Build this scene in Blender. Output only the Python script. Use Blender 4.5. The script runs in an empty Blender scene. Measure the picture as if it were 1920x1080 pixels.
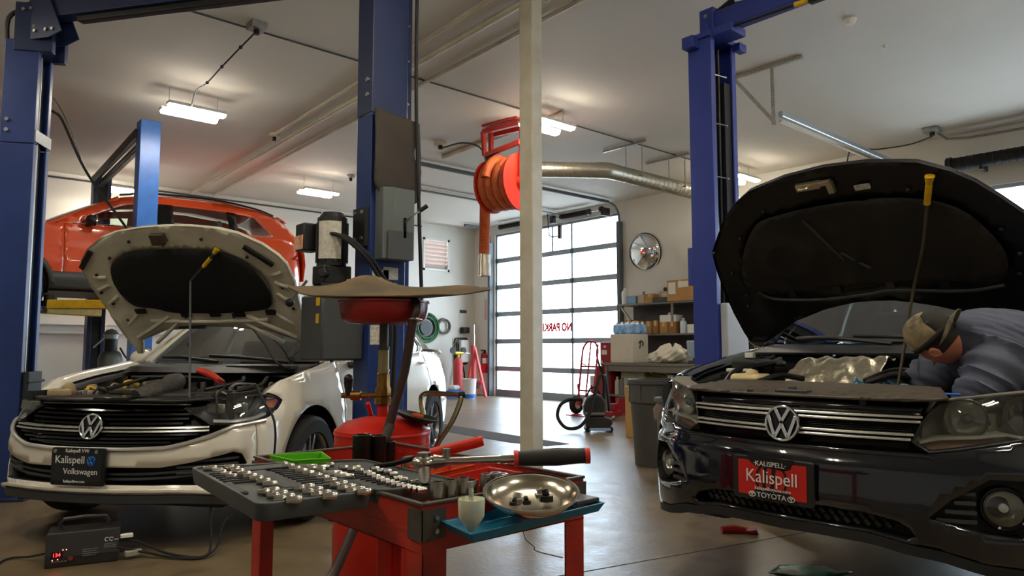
import bpy, bmesh, math, random
from mathutils import Vector, Matrix, geometry
random.seed(7)
PI = math.pi
sc = bpy.context.scene
COL = sc.collection

# ------------------------------------------------------------------ materials
def lin(c):
    o = []
    for v in c[:3]:
        v = v / 255.0
        o.append(v / 12.92 if v <= .04045 else ((v + .055) / 1.055) ** 2.4)
    return (o[0], o[1], o[2], 1.0)

MATS = {}
def mat(name, rgb, rough=.5, metal=0.0, coat=0.0, var=0.0, vscale=6.0, bump=0.0, bscale=40.0, emit=0.0,
        trans=0.0, ior=1.45, spec=.5, rgb2=None, stretch=None, rvar=0.0):
    if name in MATS: return MATS[name]
    m = bpy.data.materials.new(name); m.use_nodes = True
    nt = m.node_tree; b = nt.nodes['Principled BSDF']; L = nt.links.new
    b.inputs['Base Color'].default_value = lin(rgb)
    b.inputs['Roughness'].default_value = rough
    b.inputs['Metallic'].default_value = metal
    b.inputs['Coat Weight'].default_value = coat
    b.inputs['Coat Roughness'].default_value = .04
    b.inputs['IOR'].default_value = ior
    b.inputs['Specular IOR Level'].default_value = spec
    b.inputs['Transmission Weight'].default_value = trans
    if emit:
        b.inputs['Emission Color'].default_value = lin(rgb); b.inputs['Emission Strength'].default_value = emit
    tc = None
    def coords():
        nonlocal tc
        if tc is None:
            t = nt.nodes.new('ShaderNodeTexCoord'); tc = t.outputs['Object']
            if stretch:
                mp = nt.nodes.new('ShaderNodeMapping'); mp.inputs['Scale'].default_value = stretch
                L(tc, mp.inputs['Vector']); tc = mp.outputs['Vector']
        return tc
    if var or rvar:
        n = nt.nodes.new('ShaderNodeTexNoise'); n.inputs['Scale'].default_value = vscale
        n.inputs['Detail'].default_value = 5; n.inputs['Roughness'].default_value = .6
        L(coords(), n.inputs['Vector'])
        if var:
            r = nt.nodes.new('ShaderNodeValToRGB'); c0 = lin(rgb)
            c1 = lin(rgb2) if rgb2 else tuple(max(0, v * (1 - var)) for v in c0[:3]) + (1,)
            r.color_ramp.elements[0].position = .32; r.color_ramp.elements[1].position = .68
            r.color_ramp.elements[0].color = c1; r.color_ramp.elements[1].color = c0
            L(n.outputs['Fac'], r.inputs['Fac']); L(r.outputs['Color'], b.inputs['Base Color'])
        if rvar:
            mr = nt.nodes.new('ShaderNodeMapRange'); mr.inputs['To Min'].default_value = max(.02, rough - rvar)
            mr.inputs['To Max'].default_value = rough + rvar
            L(n.outputs['Fac'], mr.inputs['Value']); L(mr.outputs['Result'], b.inputs['Roughness'])
    if bump:
        n2 = nt.nodes.new('ShaderNodeTexNoise'); n2.inputs['Scale'].default_value = bscale; n2.inputs['Detail'].default_value = 3
        L(coords(), n2.inputs['Vector'])
        bp = nt.nodes.new('ShaderNodeBump'); bp.inputs['Strength'].default_value = bump; bp.inputs['Distance'].default_value = .02
        L(n2.outputs['Fac'], bp.inputs['Height']); L(bp.outputs['Normal'], b.inputs['Normal'])
    MATS[name] = m
    return m

def glass(name, tint=(255, 255, 255), gloss=.12, rough=.02):
    """thin pane: see-through with a Fresnel-weighted reflection"""
    if name in MATS: return MATS[name]
    m = bpy.data.materials.new(name); m.use_nodes = True
    nt = m.node_tree; nt.nodes.clear(); L = nt.links.new
    o = nt.nodes.new('ShaderNodeOutputMaterial'); mx = nt.nodes.new('ShaderNodeMixShader')
    t = nt.nodes.new('ShaderNodeBsdfTransparent'); t.inputs['Color'].default_value = lin(tint)
    g = nt.nodes.new('ShaderNodeBsdfGlossy'); g.inputs['Roughness'].default_value = rough
    lw = nt.nodes.new('ShaderNodeLayerWeight'); lw.inputs['Blend'].default_value = .25
    mr = nt.nodes.new('ShaderNodeMapRange'); mr.inputs['To Min'].default_value = gloss * .5; mr.inputs['To Max'].default_value = min(1, gloss * 5)
    L(lw.outputs['Fresnel'], mr.inputs['Value']); L(mr.outputs['Result'], mx.inputs['Fac'])
    L(t.outputs[0], mx.inputs[1]); L(g.outputs[0], mx.inputs[2]); L(mx.outputs[0], o.inputs['Surface'])
    MATS[name] = m
    return m

# ------------------------------------------------------------------ mesh builder
def frame(p0, p1):
    """matrix whose z axis runs p0 -> p1, origin p0"""
    p0 = Vector(p0); d = Vector(p1) - p0; l = d.length
    q = Vector((0, 0, 1)).rotation_difference(d.normalized()) if l > 1e-9 else Vector((0, 0, 1)).rotation_difference(Vector((0, 0, 1)))
    return Matrix.Translation(p0) @ q.to_matrix().to_4x4(), l

def catm(pts, n=6):
    P = [Vector(p) for p in pts]
    if len(P) < 3 or n < 2: return P
    P = [2 * P[0] - P[1]] + P + [2 * P[-1] - P[-2]]; o = []
    for i in range(1, len(P) - 2):
        for k in range(n):
            t = k / n
            o.append(.5 * (2 * P[i] + (P[i+1] - P[i-1]) * t + (2*P[i-1] - 5*P[i] + 4*P[i+1] - P[i+2]) * t*t + (3*P[i] - P[i-1] - 3*P[i+1] + P[i+2]) * t*t*t))
    o.append(P[-2]); return o

def inpoly(p, poly):
    x, y = p; r = False; j = len(poly) - 1
    for i in range(len(poly)):
        xi, yi = poly[i]; xj, yj = poly[j]
        if (yi > y) != (yj > y) and x < (xj - xi) * (y - yi) / (yj - yi) + xi: r = not r
        j = i
    return r

def resamp(loop, step):
    o = []
    for i in range(len(loop)):
        a = loop[i]; b = loop[(i+1) % len(loop)]
        n = max(1, int(math.ceil(math.hypot(b[0]-a[0], b[1]-a[1]) / step)))
        for k in range(n): o.append((a[0] + (b[0]-a[0])*k/n, a[1] + (b[1]-a[1])*k/n))
    return o

def curve2(pts, n=6, closed=False):
    """smoothed 2-D polyline"""
    if closed:
        pts = list(pts); q = [pts[-1]] + pts + [pts[0], pts[1]]
        c = catm([(a, b, 0) for a, b in q], n)
        c = c[n:n * (len(pts) + 1)]
        return [(v.x, v.y) for v in c]
    return [(v.x, v.y) for v in catm([(a, b, 0) for a, b in pts], n)]

def ellipse(cx, cy, rx, ry=None, n=24, a0=0, a1=2 * PI):
    ry = ry or rx; full = abs(a1 - a0 - 2 * PI) < 1e-6
    return [(cx + rx * math.cos(a0 + (a1 - a0) * i / (n if full else n - 1)), cy + ry * math.sin(a0 + (a1 - a0) * i / (n if full else n - 1))) for i in range(n)]

def rrect(x0, x1, y0, y1, r, n=4):
    o = []
    for cx, cy, a in ((x1 - r, y1 - r, 0), (x0 + r, y1 - r, PI/2), (x0 + r, y0 + r, PI), (x1 - r, y0 + r, 1.5 * PI)):
        for k in range(n + 1): o.append((cx + r * math.cos(a + PI/2*k/n), cy + r * math.sin(a + PI/2*k/n)))
    return o

def T(x, y, z): return Matrix.Translation((x, y, z))
def R(ax, deg): return Matrix.Rotation(math.radians(deg), 4, ax)
def axes(o, x, y):
    """matrix with origin o, local x along x, local y along y (made square)"""
    x = Vector(x).normalized(); z = x.cross(Vector(y)).normalized(); y = z.cross(x)
    m = Matrix((x, y, z)).transposed().to_4x4(); m.translation = Vector(o); return m

SPLIT = {'hose', 'arch_liner', 'rubber_seal', 'clip', 'winding_cone', 'bolt', 'splice_plate', 'plate_screw', 'hanging_wire', 'indicator', 'cable_clip', 'wiper', 'holder_tab', 'instruction_decal', 'warning_decal', 'yellow_sticker', 'push_pin', 'pad_rib', 'gusset_plate', 'hinge', 'intake_slat', 'chrome_bar', 'grille_slat', 'dipstick_loop', 'wheel_pair', 'head_bracket', 'fog_slat', 'decal', 'loop', 'crossbar', 'fitting', 'oval_mark', 'print'}
class MB:
    def __init__(s): s.bm = bmesh.new(); s.M = Matrix(); s.mi = 0
    def at(s, M): s.M = M; return s
    def m(s, i): s.mi = i; return s
    def v(s, p): return s.bm.verts.new(s.M @ Vector(p))
    def f(s, vs):
        try:
            f = s.bm.faces.new(vs); f.material_index = s.mi; return f
        except ValueError: return None
    def bx(s, x0, x1, y0, y1, z0, z1):
        p = [s.v((x, y, z)) for z in (z0, z1) for x, y in ((x0, y0), (x1, y0), (x1, y1), (x0, y1))]
        for q in ((3, 2, 1, 0), (4, 5, 6, 7), (0, 1, 5, 4), (1, 2, 6, 5), (2, 3, 7, 6), (3, 0, 4, 7)): s.f([p[i] for i in q])
        return s
    def box(s, c, sz, rot=None):
        M0 = s.M; s.M = M0 @ T(*c) @ (rot or Matrix())
        s.bx(-sz[0]/2, sz[0]/2, -sz[1]/2, sz[1]/2, -sz[2]/2, sz[2]/2); s.M = M0; return s
    def bar(s, p0, p1, w, h, up=(0, 0, 1)):
        """rectangular bar from p0 to p1, w across, h along up"""
        p0 = Vector(p0); p1 = Vector(p1); d = (p1 - p0); l = d.length; d.normalize(); u = Vector(up)
        if abs(d.dot(u)) > .98: u = Vector((1, 0, 0))
        sx = d.cross(u).normalized(); u = sx.cross(d)
        M0 = s.M; m = Matrix((sx, d, u)).transposed().to_4x4(); m.translation = p0; s.M = M0 @ m
        s.bx(-w/2, w/2, 0, l, -h/2, h/2); s.M = M0; return s
    def ring(s, pts): return [s.v(p) for p in pts]
    def bridge(s, a, b, closed=True):
        n = len(a)
        for i in range(n if closed else n - 1): s.f([a[i], a[(i+1) % n], b[(i+1) % n], b[i]])
    def rings(s, rows, closed=True, cap0=True, cap1=True):
        rr = [s.ring(r) for r in rows]
        for i in range(len(rr) - 1): s.bridge(rr[i], rr[i+1], closed)
        if cap0: s.f(list(reversed(rr[0])))
        if cap1: s.f(rr[-1])
        return s
    def cyl(s, p0, p1, r0, r1=None, n=16, cap=True):
        F, l = frame(p0, p1); r1 = r0 if r1 is None else r1
        c = [(math.cos(2*PI*i/n), math.sin(2*PI*i/n)) for i in range(n)]
        s.rings([[F @ Vector((x*r0, y*r0, 0)) for x, y in c], [F @ Vector((x*r1, y*r1, l)) for x, y in c]], True, cap, cap)
        return s
    def lathe(s, prof, p0=(0, 0, 0), ax=(0, 0, 1), n=24, a0=0, a1=2*PI):
        F, l = frame(p0, Vector(p0) + Vector(ax)); full = abs(a1 - a0 - 2*PI) < 1e-6
        k = n if full else n + 1; rows = []
        for r, z in prof:
            rows.append([F @ Vector((max(r, 1e-4) * math.cos(a0 + (a1-a0)*i/n), max(r, 1e-4) * math.sin(a0 + (a1-a0)*i/n), z)) for i in range(k)])
        rr = [s.ring(r) for r in rows]
        for i in range(len(rr) - 1): s.bridge(rr[i], rr[i+1], full)
        return s
    def tube(s, pts, r, n=8, sm=5, cap=True):
        P = catm(pts, sm); k = len(P); rr = []; up = None
        for i in range(k):
            d = (P[min(i+1, k-1)] - P[max(i-1, 0)])
            if d.length < 1e-9: d = Vector((0, 0, 1))
            d.normalize()
            if up is None: up = d.orthogonal().normalized()
            up = (up - d * up.dot(d)); up = up.normalized() if up.length > 1e-6 else d.orthogonal().normalized()
            w = d.cross(up)
            if isinstance(r, (list, tuple)):
                q = i / (k - 1) * (len(r) - 1); j = min(int(q), len(r) - 2); rad = r[j] + (r[j+1] - r[j]) * (q - j)
            else: rad = r
            rr.append([P[i] + (up * math.cos(2*PI*j/n) + w * math.sin(2*PI*j/n)) * rad for j in range(n)])
        return s.rings(rr, True, cap, cap)
    def prism(s, poly, z0, z1):
        a = s.ring([(x, y, z0) for x, y in poly]); b = s.ring([(x, y, z1) for x, y in poly])
        s.f(list(reversed(a))); s.f(b); s.bridge(a, b); return s
    def torus(s, c, ax, R0, r, n=32, k=10, a0=0, a1=2*PI):
        F, l = frame(c, Vector(c) + Vector(ax)); full = abs(a1 - a0 - 2*PI) < 1e-6; N = n if full else n + 1
        rr = []
        for i in range(N):
            a = a0 + (a1-a0)*i/n
            rr.append([F @ Vector(((R0 + r*math.cos(2*PI*j/k))*math.cos(a), (R0 + r*math.cos(2*PI*j/k))*math.sin(a), r*math.sin(2*PI*j/k))) for j in range(k)])
        rg = [s.ring(q) for q in rr]
        for i in range(len(rg) - (0 if full else 1)): s.bridge(rg[i], rg[(i+1) % len(rg)])
        if not full: s.f(list(reversed(rg[0]))); s.f(rg[-1])
        return s
    def ball(s, c, r, n=16, k=10, sx=(1, 1, 1)):
        rows = []
        for i in range(k + 1):
            a = -PI/2 + PI*i/k
            rows.append([(c[0] + sx[0]*max(r*math.cos(a), 1e-4)*math.cos(2*PI*j/n), c[1] + sx[1]*max(r*math.cos(a), 1e-4)*math.sin(2*PI*j/n), c[2] + sx[2]*r*math.sin(a)) for j in range(n)])
        return s.rings(rows)
    def grid(s, fn, nu, nv, closeu=False):
        V = [[s.v(fn(i / (nu if closeu else nu - 1), j / (nv - 1))) for i in range(nu)] for j in range(nv)]
        for j in range(nv - 1): s.bridge(V[j], V[j+1], closeu)
        return s
    def loft(s, rows, closed=False): 
        rr = [s.ring(r) for r in rows]
        for i in range(len(rr) - 1): s.bridge(rr[i], rr[i+1], closed)
        return s
    def patch(s, outer, holes, fn, step=.05, flip=False):
        """curved, trimmed sheet: outline and holes in a 2-D domain, mapped into space by fn"""
        loops = [resamp(outer, step)] + [resamp(h, step) for h in holes]
        pts = []; edges = []
        for lp in loops:
            b = len(pts); pts += lp; edges += [(b + i, b + (i+1) % len(lp)) for i in range(len(lp))]
        bnd = list(pts)
        xs = [p[0] for p in loops[0]]; ys = [p[1] for p in loops[0]]
        cell = {}
        for p in bnd: cell.setdefault((int(p[0] // step), int(p[1] // step)), []).append(p)
        y = min(ys) + step * .5; row = 0
        while y < max(ys):
            x = min(xs) + step * (.5 if row % 2 else 1.0)
            while x < max(xs):
                ok = inpoly((x, y), loops[0]) and not any(inpoly((x, y), h) for h in loops[1:])
                if ok:
                    ci, cj = int(x // step), int(y // step)
                    for di in (-1, 0, 1):
                        for dj in (-1, 0, 1):
                            for q in cell.get((ci+di, cj+dj), ()):
                                if (q[0]-x)**2 + (q[1]-y)**2 < (step*.45)**2: ok = False
                if ok: pts.append((x, y))
                x += step
            y += step * .87; row += 1
        res = geometry.delaunay_2d_cdt([Vector(p) for p in pts], edges, [], 0, 1e-7)
        V2, F2 = res[0], res[2]
        V = {}
        for fc in F2:
            c = (sum(V2[i].x for i in fc) / len(fc), sum(V2[i].y for i in fc) / len(fc))
            if inpoly(c, loops[0]) and not any(inpoly(c, h) for h in loops[1:]):
                for i in fc:
                    if i not in V: V[i] = s.v(fn(V2[i].x, V2[i].y))
                s.f([V[i] for i in (reversed(fc) if flip else fc)])
        return s
    def text(s, body, size, M, depth=.001, align='CENTER', font=None, sx=1.0, sp=1.0, bold=0.0):
        cu = bpy.data.curves.new('t', 'FONT'); cu.body = body; cu.size = size; cu.extrude = depth
        cu.align_x = align; cu.align_y = 'CENTER'; cu.resolution_u = 3; cu.space_character = sp; cu.offset = bold
        ob = bpy.data.objects.new('t', cu); COL.objects.link(ob)
        dg = bpy.context.evaluated_depsgraph_get(); me = bpy.data.meshes.new_from_object(ob.evaluated_get(dg))
        bpy.data.objects.remove(ob); bpy.data.curves.remove(cu)
        MM = s.M @ M @ Matrix.Diagonal((sx, 1, 1, 1)); vs = [s.bm.verts.new(MM @ v.co) for v in me.vertices]
        for p in me.polygons:
            s.f([vs[i] for i in p.vertices])
        bpy.data.meshes.remove(me); return s
    def build(s, name, mats, parent=None, smooth=35, bevel=0, seg=2, solid=0, sub=0, off=0, split=False):
        if split or name in SPLIT:      # every separate piece becomes a part of its own
            bmesh.ops.remove_doubles(s.bm, verts=s.bm.verts, dist=2e-5)
            left = set(s.bm.verts); out = []
            while left:
                st = [left.pop()]; comp = set(st)
                while st:
                    for e in st.pop().link_edges:
                        for w in e.verts:
                            if w in left: left.discard(w); comp.add(w); st.append(w)
                k = MB(); mp = {v: k.bm.verts.new(v.co) for v in comp}
                for f in {f for v in comp for f in v.link_faces}:
                    k.bm.faces.new([mp[v] for v in f.verts]).material_index = f.material_index
                out.append(k._one(name, mats, parent, smooth, bevel, seg, solid, sub, off))
            s.bm.free(); return out[0]
        return s._one(name, mats, parent, smooth, bevel, seg, solid, sub, off)
    def _one(s, name, mats, parent, smooth, bevel, seg, solid, sub, off):
        bmesh.ops.remove_doubles(s.bm, verts=s.bm.verts, dist=2e-5)
        if not solid: bmesh.ops.recalc_face_normals(s.bm, faces=s.bm.faces)
        me = bpy.data.meshes.new(name); s.bm.to_mesh(me); s.bm.free()
        if not isinstance(mats, (list, tuple)): mats = [mats]
        for m in mats: me.materials.append(m)
        if smooth:
            me.polygons.foreach_set('use_smooth', [True] * len(me.polygons))
            me.set_sharp_from_angle(angle=math.radians(smooth))
        o = bpy.data.objects.new(name, me); COL.objects.link(o)
        if parent is not None: o.parent = parent
        if solid:
            md = o.modifiers.new('s', 'SOLIDIFY'); md.thickness = solid; md.offset = off
        if bevel:
            md = o.modifiers.new('b', 'BEVEL'); md.width = bevel; md.segments = seg; md.limit_method = 'ANGLE'; md.angle_limit = math.radians(40)
            md.harden_normals = False
        if sub:
            md = o.modifiers.new('u', 'SUBSURF'); md.levels = sub; md.render_levels = sub
        return o

def tag(o, label, cat, group=None):
    o['label'] = label; o['category'] = cat
    if group: o['group'] = group
    return o
def thing(name, label, cat, loc=(0, 0, 0), rz=0, group=None):
    o = bpy.data.objects.new(name, None); o.empty_display_size = .1; COL.objects.link(o)
    o.location = loc; o.rotation_euler = (0, 0, rz); return tag(o, label, cat, group)
def struct(o): o['kind'] = 'structure'; return o
def dup(o, parent=None):
    c = o.copy(); COL.objects.link(c)
    if parent is not None: c.parent = parent
    for ch in list(o.children): dup(ch, c)
    return c
# ------------------------------------------------------------------ palette
M_blue   = mat('lift_blue_shaded', (34, 56, 112), .38, var=.25, vscale=3, rvar=.08)  # lift blue with the shading of its bay put into the colour
M_blued  = mat('lift_blue_dark', (32, 44, 80), .4, var=.2, vscale=3)
M_blue2  = mat('lift_blue_lit', (48, 62, 140), .4, var=.15, vscale=4)  # lift blue as lit beside the dark car, light kept in the colour
M_blue3  = mat('lift_blue_lit_post', (52, 108, 190), .35, var=.25, vscale=5)  # near post of the orange lift, its lit look put into the colour
M_black  = mat('black_plastic', (22, 22, 22), .5)
M_rub    = mat('rubber', (26, 25, 24), .75, var=.3, vscale=20)
M_gloss  = mat('gloss_black', (10, 10, 11), .12)
M_chrome = mat('chrome', (225, 225, 225), .12, 1.0)
M_steel  = mat('steel', (170, 168, 162), .35, 1.0, rvar=.12, vscale=20)
M_galv   = mat('galvanised', (172, 172, 168), .42, .85, var=.25, vscale=14)
M_dgrey  = mat('dark_grey', (62, 64, 64), .5)
M_grey   = mat('grey_paint', (120, 124, 122), .5)
M_white  = mat('white_paint', (226, 224, 216), .5)
M_cream  = mat('cream_paint', (204, 196, 176), .55, var=.15, vscale=5, rgb2=(184, 174, 150))
M_brass  = mat('brass', (150, 110, 52), .35, .9, var=.4, vscale=30)
M_red    = mat('red_paint', (178, 34, 24), .38, var=.35, vscale=5, rvar=.1)
M_card   = mat('cardboard', (186, 142, 86), .8, var=.15, vscale=8)
M_yel    = mat('yellow_paint', (222, 176, 24), .5, var=.3, vscale=12)
M_paper  = mat('paper', (222, 220, 208), .7)
M_wall   = mat('wall_paint', (222, 218, 208), .7, var=.06, vscale=.8)
M_ceil   = mat('ceiling_paint', (212, 205, 194), .75, var=.08, vscale=.5, bump=.04, bscale=3)
M_led    = mat('led_diffuser', (255, 246, 228), .5, emit=44.0)
M_tracks = mat('door_track', (96, 102, 106), .55, .3)
M_track2 = mat('door_track_bright', (178, 186, 192), .3, .9)

def floor_mat():
    m = bpy.data.materials.new('polished_concrete'); m.use_nodes = True
    nt = m.node_tree; b = nt.nodes['Principled BSDF']; L = nt.links.new; N = nt.nodes.new
    tc = N('ShaderNodeTexCoord')
    n1 = N('ShaderNodeTexNoise'); n1.inputs['Scale'].default_value = .55; n1.inputs['Detail'].default_value = 7; n1.inputs['Roughness'].default_value = .62
    n2 = N('ShaderNodeTexNoise'); n2.inputs['Scale'].default_value = 5.5; n2.inputs['Detail'].default_value = 6; n2.inputs['Roughness'].default_value = .7
    n3 = N('ShaderNodeTexNoise'); n3.inputs['Scale'].default_value = 30; n3.inputs['Detail'].default_value = 3
    for n in (n1, n2, n3): L(tc.outputs['Object'], n.inputs['Vector'])
    r1 = N('ShaderNodeValToRGB'); r1.color_ramp.elements[0].position = .33; r1.color_ramp.elements[1].position = .66
    r1.color_ramp.elements[0].color = lin((92, 77, 55)); r1.color_ramp.elements[1].color = lin((134, 116, 88))
    r2 = N('ShaderNodeValToRGB'); r2.color_ramp.elements[0].position = .36; r2.color_ramp.elements[1].position = .6
    r2.color_ramp.elements[0].color = (.52, .5, .47, 1); r2.color_ramp.elements[1].color = (1, 1, 1, 1)
    mx = N('ShaderNodeMix'); mx.data_type = 'RGBA'; mx.blend_type = 'MULTIPLY'; mx.inputs['Factor'].default_value = .75
    L(n1.outputs['Fac'], r1.inputs['Fac']); L(n2.outputs['Fac'], r2.inputs['Fac'])
    L(r1.outputs['Color'], mx.inputs[6]); L(r2.outputs['Color'], mx.inputs[7])
    # oil spots
    v = N('ShaderNodeTexVoronoi'); v.inputs['Scale'].default_value = 1.6; L(tc.outputs['Object'], v.inputs['Vector'])
    r3 = N('ShaderNodeValToRGB'); r3.color_ramp.elements[0].position = .015; r3.color_ramp.elements[1].position = .03
    r3.color_ramp.elements[0].color = (.35, .33, .3, 1); r3.color_ramp.elements[1].color = (1, 1, 1, 1)
    L(v.outputs['Distance'], r3.inputs['Fac'])
    mx2 = N('ShaderNodeMix'); mx2.data_type = 'RGBA'; mx2.blend_type = 'MULTIPLY'; mx2.inputs['Factor'].default_value = .8
    L(mx.outputs[2], mx2.inputs[6]); L(r3.outputs['Color'], mx2.inputs[7])
    L(mx2.outputs[2], b.inputs['Base Color'])
    mr = N('ShaderNodeMapRange'); mr.inputs['To Min'].default_value = .20; mr.inputs['To Max'].default_value = .52
    L(n2.outputs['Fac'], mr.inputs['Value']); L(mr.outputs['Result'], b.inputs['Roughness'])
    bp = N('ShaderNodeBump'); bp.inputs['Strength'].default_value = .12; bp.inputs['Distance'].default_value = .01
    L(n3.outputs['Fac'], bp.inputs['Height']); L(bp.outputs['Normal'], b.inputs['Normal'])
    return m

# ------------------------------------------------------------------ room shell
XW, YW, H = 10.75, 13.5, 3.95          # wall with the glass doors, far wall, ceiling
X0, Y0 = -6.0, -6.0
fl = MB(); fl.bx(X0 - .2, XW + .2, Y0 - .2, YW + .2, -.2, 0); struct(fl.build('floor', floor_mat(), smooth=0))
ce = MB(); ce.bx(X0 - .2, XW + .2, Y0 - .2, YW + .2, H, H + .15); struct(ce.build('ceiling', M_ceil, smooth=0))
D1 = (8.97, 12.72, 3.74); D2 = (-1.1, 3.32, 3.20)   # door openings along y, height
wr = MB()
for a, b in ((Y0, D2[0]), (D2[1], D1[0]), (D1[1], YW)): wr.bx(XW, XW + .2, a, b, 0, H)
for d in (D1, D2): wr.bx(XW, XW + .2, d[0], d[1], d[2], H)
struct(wr.build('wall_right', M_wall, smooth=0))
LV = (9.26, 10.0, 2.87, 3.62)          # louvred window in the far wall
wb = MB()
wb.bx(X0, LV[0], YW, YW + .2, 0, H); wb.bx(LV[1], XW + .2, YW, YW + .2, 0, H)
wb.bx(LV[0], LV[1], YW, YW + .2, 0, LV[2]); wb.bx(LV[0], LV[1], YW, YW + .2, LV[3], H)
struct(wb.build('wall_back', M_wall, smooth=0))
w = MB(); w.bx(X0 - .2, X0, Y0, YW + .2, 0, H); struct(w.build('wall_left', M_wall, smooth=0))
w = MB(); w.bx(X0 - .2, XW + .2, Y0 - .2, Y0, 0, H); struct(w.build('wall_front', M_wall, smooth=0))
w = MB(); w.bx(XW - .012, XW, D2[1] + .1, D1[0] - .12, 0, .1); struct(w.build('baseboard_right', M_dgrey, smooth=0))
w = MB(); w.bx(X0, XW, YW - .012, YW, 0, .1); struct(w.build('baseboard_back', M_dgrey, smooth=0))
w = MB(); w.bx(X0, 4.6, YW - .05, YW, 1.33, 1.49); w.bx(X0, 4.6, YW - .09, YW, 1.47, 1.50); struct(w.build('trim_1', M_white, smooth=0))

# ------------------------------------------------------------------ glass sectional doors
M_pane = glass('door_glass', (250, 253, 255), .06)
M_frame = mat('door_aluminium', (150, 158, 166), .42, .6)
M_sign = mat('red_sign_paint', (236, 34, 54), .6)
def sectional_door(name, d, rows, mulls, sign=False):
    y0, y1, h = d; x = XW + .06
    f = MB(); rh = h / rows
    for i in range(rows + 1):
        zc = i * rh; hh = .105 if i not in (0, rows) else .1
        z0 = max(0, zc - hh/2); z1 = min(h, zc + hh/2)
        if i == 0: z0, z1 = 0, .15
        f.bx(x - .025, x + .025, y0, y1, z0, z1)
    for i in range(len(mulls)):
        f.bx(x - .024, x + .024, mulls[i] - .022, mulls[i] + .022, 0, h)
    for yy in (y0, y1): f.bx(x - .0255, x + .0255, yy - .05 if yy == y1 else yy, yy if yy == y1 else yy + .05, 0, h)
    o = struct(f.build(name, M_frame, smooth=0))
    ys = [y0] + list(mulls) + [y1]
    for i in range(rows):
        for j in range(len(ys) - 1):
            p = MB(); p.bx(x - .004, x + .004, ys[j] + .02, ys[j+1] - .02, i * rh + (.15 if i == 0 else .05), (i+1) * rh - .05)
            p.build('pane', M_pane, o, smooth=0)
    h_ = MB()
    for i in range(1, rows):
        for yy in [y0 + .03] + list(mulls) + [y1 - .03]:
            h_.bx(x - .04, x - .024, yy - .035, yy + .035, i * rh - .05, i * rh + .05)
    h_.build('hinge', M_tracks, o, smooth=0)
    return o
d1 = sectional_door('door_1', D1, 6, (10.275, 11.5))
b = MB(); b.bx(XW + .036, XW + .084, 10.83, 10.87, 3.12, 3.70); b.build('mullion', M_frame, d1, smooth=0)
sg = MB(); MS = axes((XW + .048, 10.87, 1.525), (0, 1, 0), (0, 0, 1))
sg.text('NO PARKING', .235, MS, .002, sx=.80, bold=.012)      # painted to be read from outside
sg.build('lettering', M_sign, d1, smooth=0)
d2 = sectional_door('door_2', D2, 5, (.2, 1.6))

def door_tracks(name, lab, d, xin, zt, grp, M_tracks=M_tracks):
    t = thing(name, lab, 'garage door track', (XW - .07, d, 0), 0, grp)
    b = MB(); b.bx(-.06, .06, -.035, .035, 0, zt - .34); b.build('vertical_track', M_tracks, t, smooth=0, bevel=.006)
    b = MB(); pts = [(0, 0, zt - .36), (-.03, 0, zt - .18), (-.14, 0, zt - .05), (-.34, 0, zt)]
    b.tube(pts, .022, 8); b.build('curved_track', M_tracks, t)
    b = MB(); b.bar((-.32, 0, zt), (xin - XW + .07, 0, zt), .05, .06); b.build('horizontal_track', M_tracks, t, smooth=0, bevel=.008)
    return t
door_tracks('door_track', 'steel track along near edge of the far glass door, running under ceiling', D1[0] - .07, 5.9, 3.88, None)
door_tracks('door_track', 'dark steel track at the far glass door edge near the room corner', D1[1] + .07, 9.9, 3.88, None)
tr2 = door_tracks('door_track', 'long bright double steel track under ceiling above the dark car bonnet', D2[1] + .12, 6.62, 3.42, None, M_track2)
b = MB(); b.bar((6.62 - XW + .07, 0, 3.35), (-.3, 0, 3.35), .03, .03); b.build('lower_rail', M_chrome, tr2, smooth=0)
# perforated angle hanger holding its free end
M_perf = mat('perforated_angle', (196, 192, 182), .5, .6, var=.5, vscale=60)
t = thing('hanger_bracket', 'perforated steel angle bracket on ceiling holding the bright door track', 'bracket', (6.62, 3.44, H))
b = MB(); b.bar((0, -.25, -.02), (0, .5, -.02), .035, .035); b.build('ceiling_angle', M_perf, t, smooth=0)
b = MB(); b.bar((0, .07, 0), (0, .07, -.62), .035, .02); b.bar((.015, .07, 0), (.015, .07, -.62), .006, .035); b.build('drop_angle', M_perf, t, smooth=0)
b = MB(); b.bar((.01, .5, -.03), (.01, .08, -.58), .035, .03); b.build('brace', M_perf, t, smooth=0)

def spring(name, lab, x, ya, yb, z, r, sag=0):
    t = thing(name, lab, 'door spring', (x, ya, z))
    L_ = yb - ya
    b = MB(); b.tube([(0, L_ * k / 6, -sag * math.sin(PI * k / 6)) for k in range(7)], r, 14)
    for k in range(46):
        y = L_ * k / 46; b.torus((0, y + .01, -sag * math.sin(PI * k / 46)), (0, 1, 0), r, .007, 14, 5)
    b.build('coil', M_rub, t)
    b = MB(); b.cyl((0, -.03, 0), (0, .03, 0), r * 1.22, n=14); b.cyl((0, L_ - .03, 0), (0, L_ + .03, 0), r * 1.22, n=14); b.build('winding_cone', M_black, t)
    b = MB(); b.cyl((0, -.35, 0), (0, L_ + .35, 0), .014, n=8); b.build('shaft', M_steel, t)
    b = MB(); b.bx(-.03, .2, -.38, -.34, -.12, .04); b.cyl((0, -.36, 0), (0, -.31, 0), .065, n=16); b.build('drum', M_black, t)
    return t
spring('torsion_spring', 'dark coiled torsion spring above near part of the far glass door', 10.52, 9.55, 10.3, 3.80, .05)
spring('torsion_spring', 'dark coiled torsion spring above the far glass door beside the white pole', 10.52, 11.5, 12.25, 3.83, .045)
spring('torsion_spring', 'thick black torsion spring above right edge glass door', 10.5, 3.12, -.3, 3.50, .085)
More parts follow.
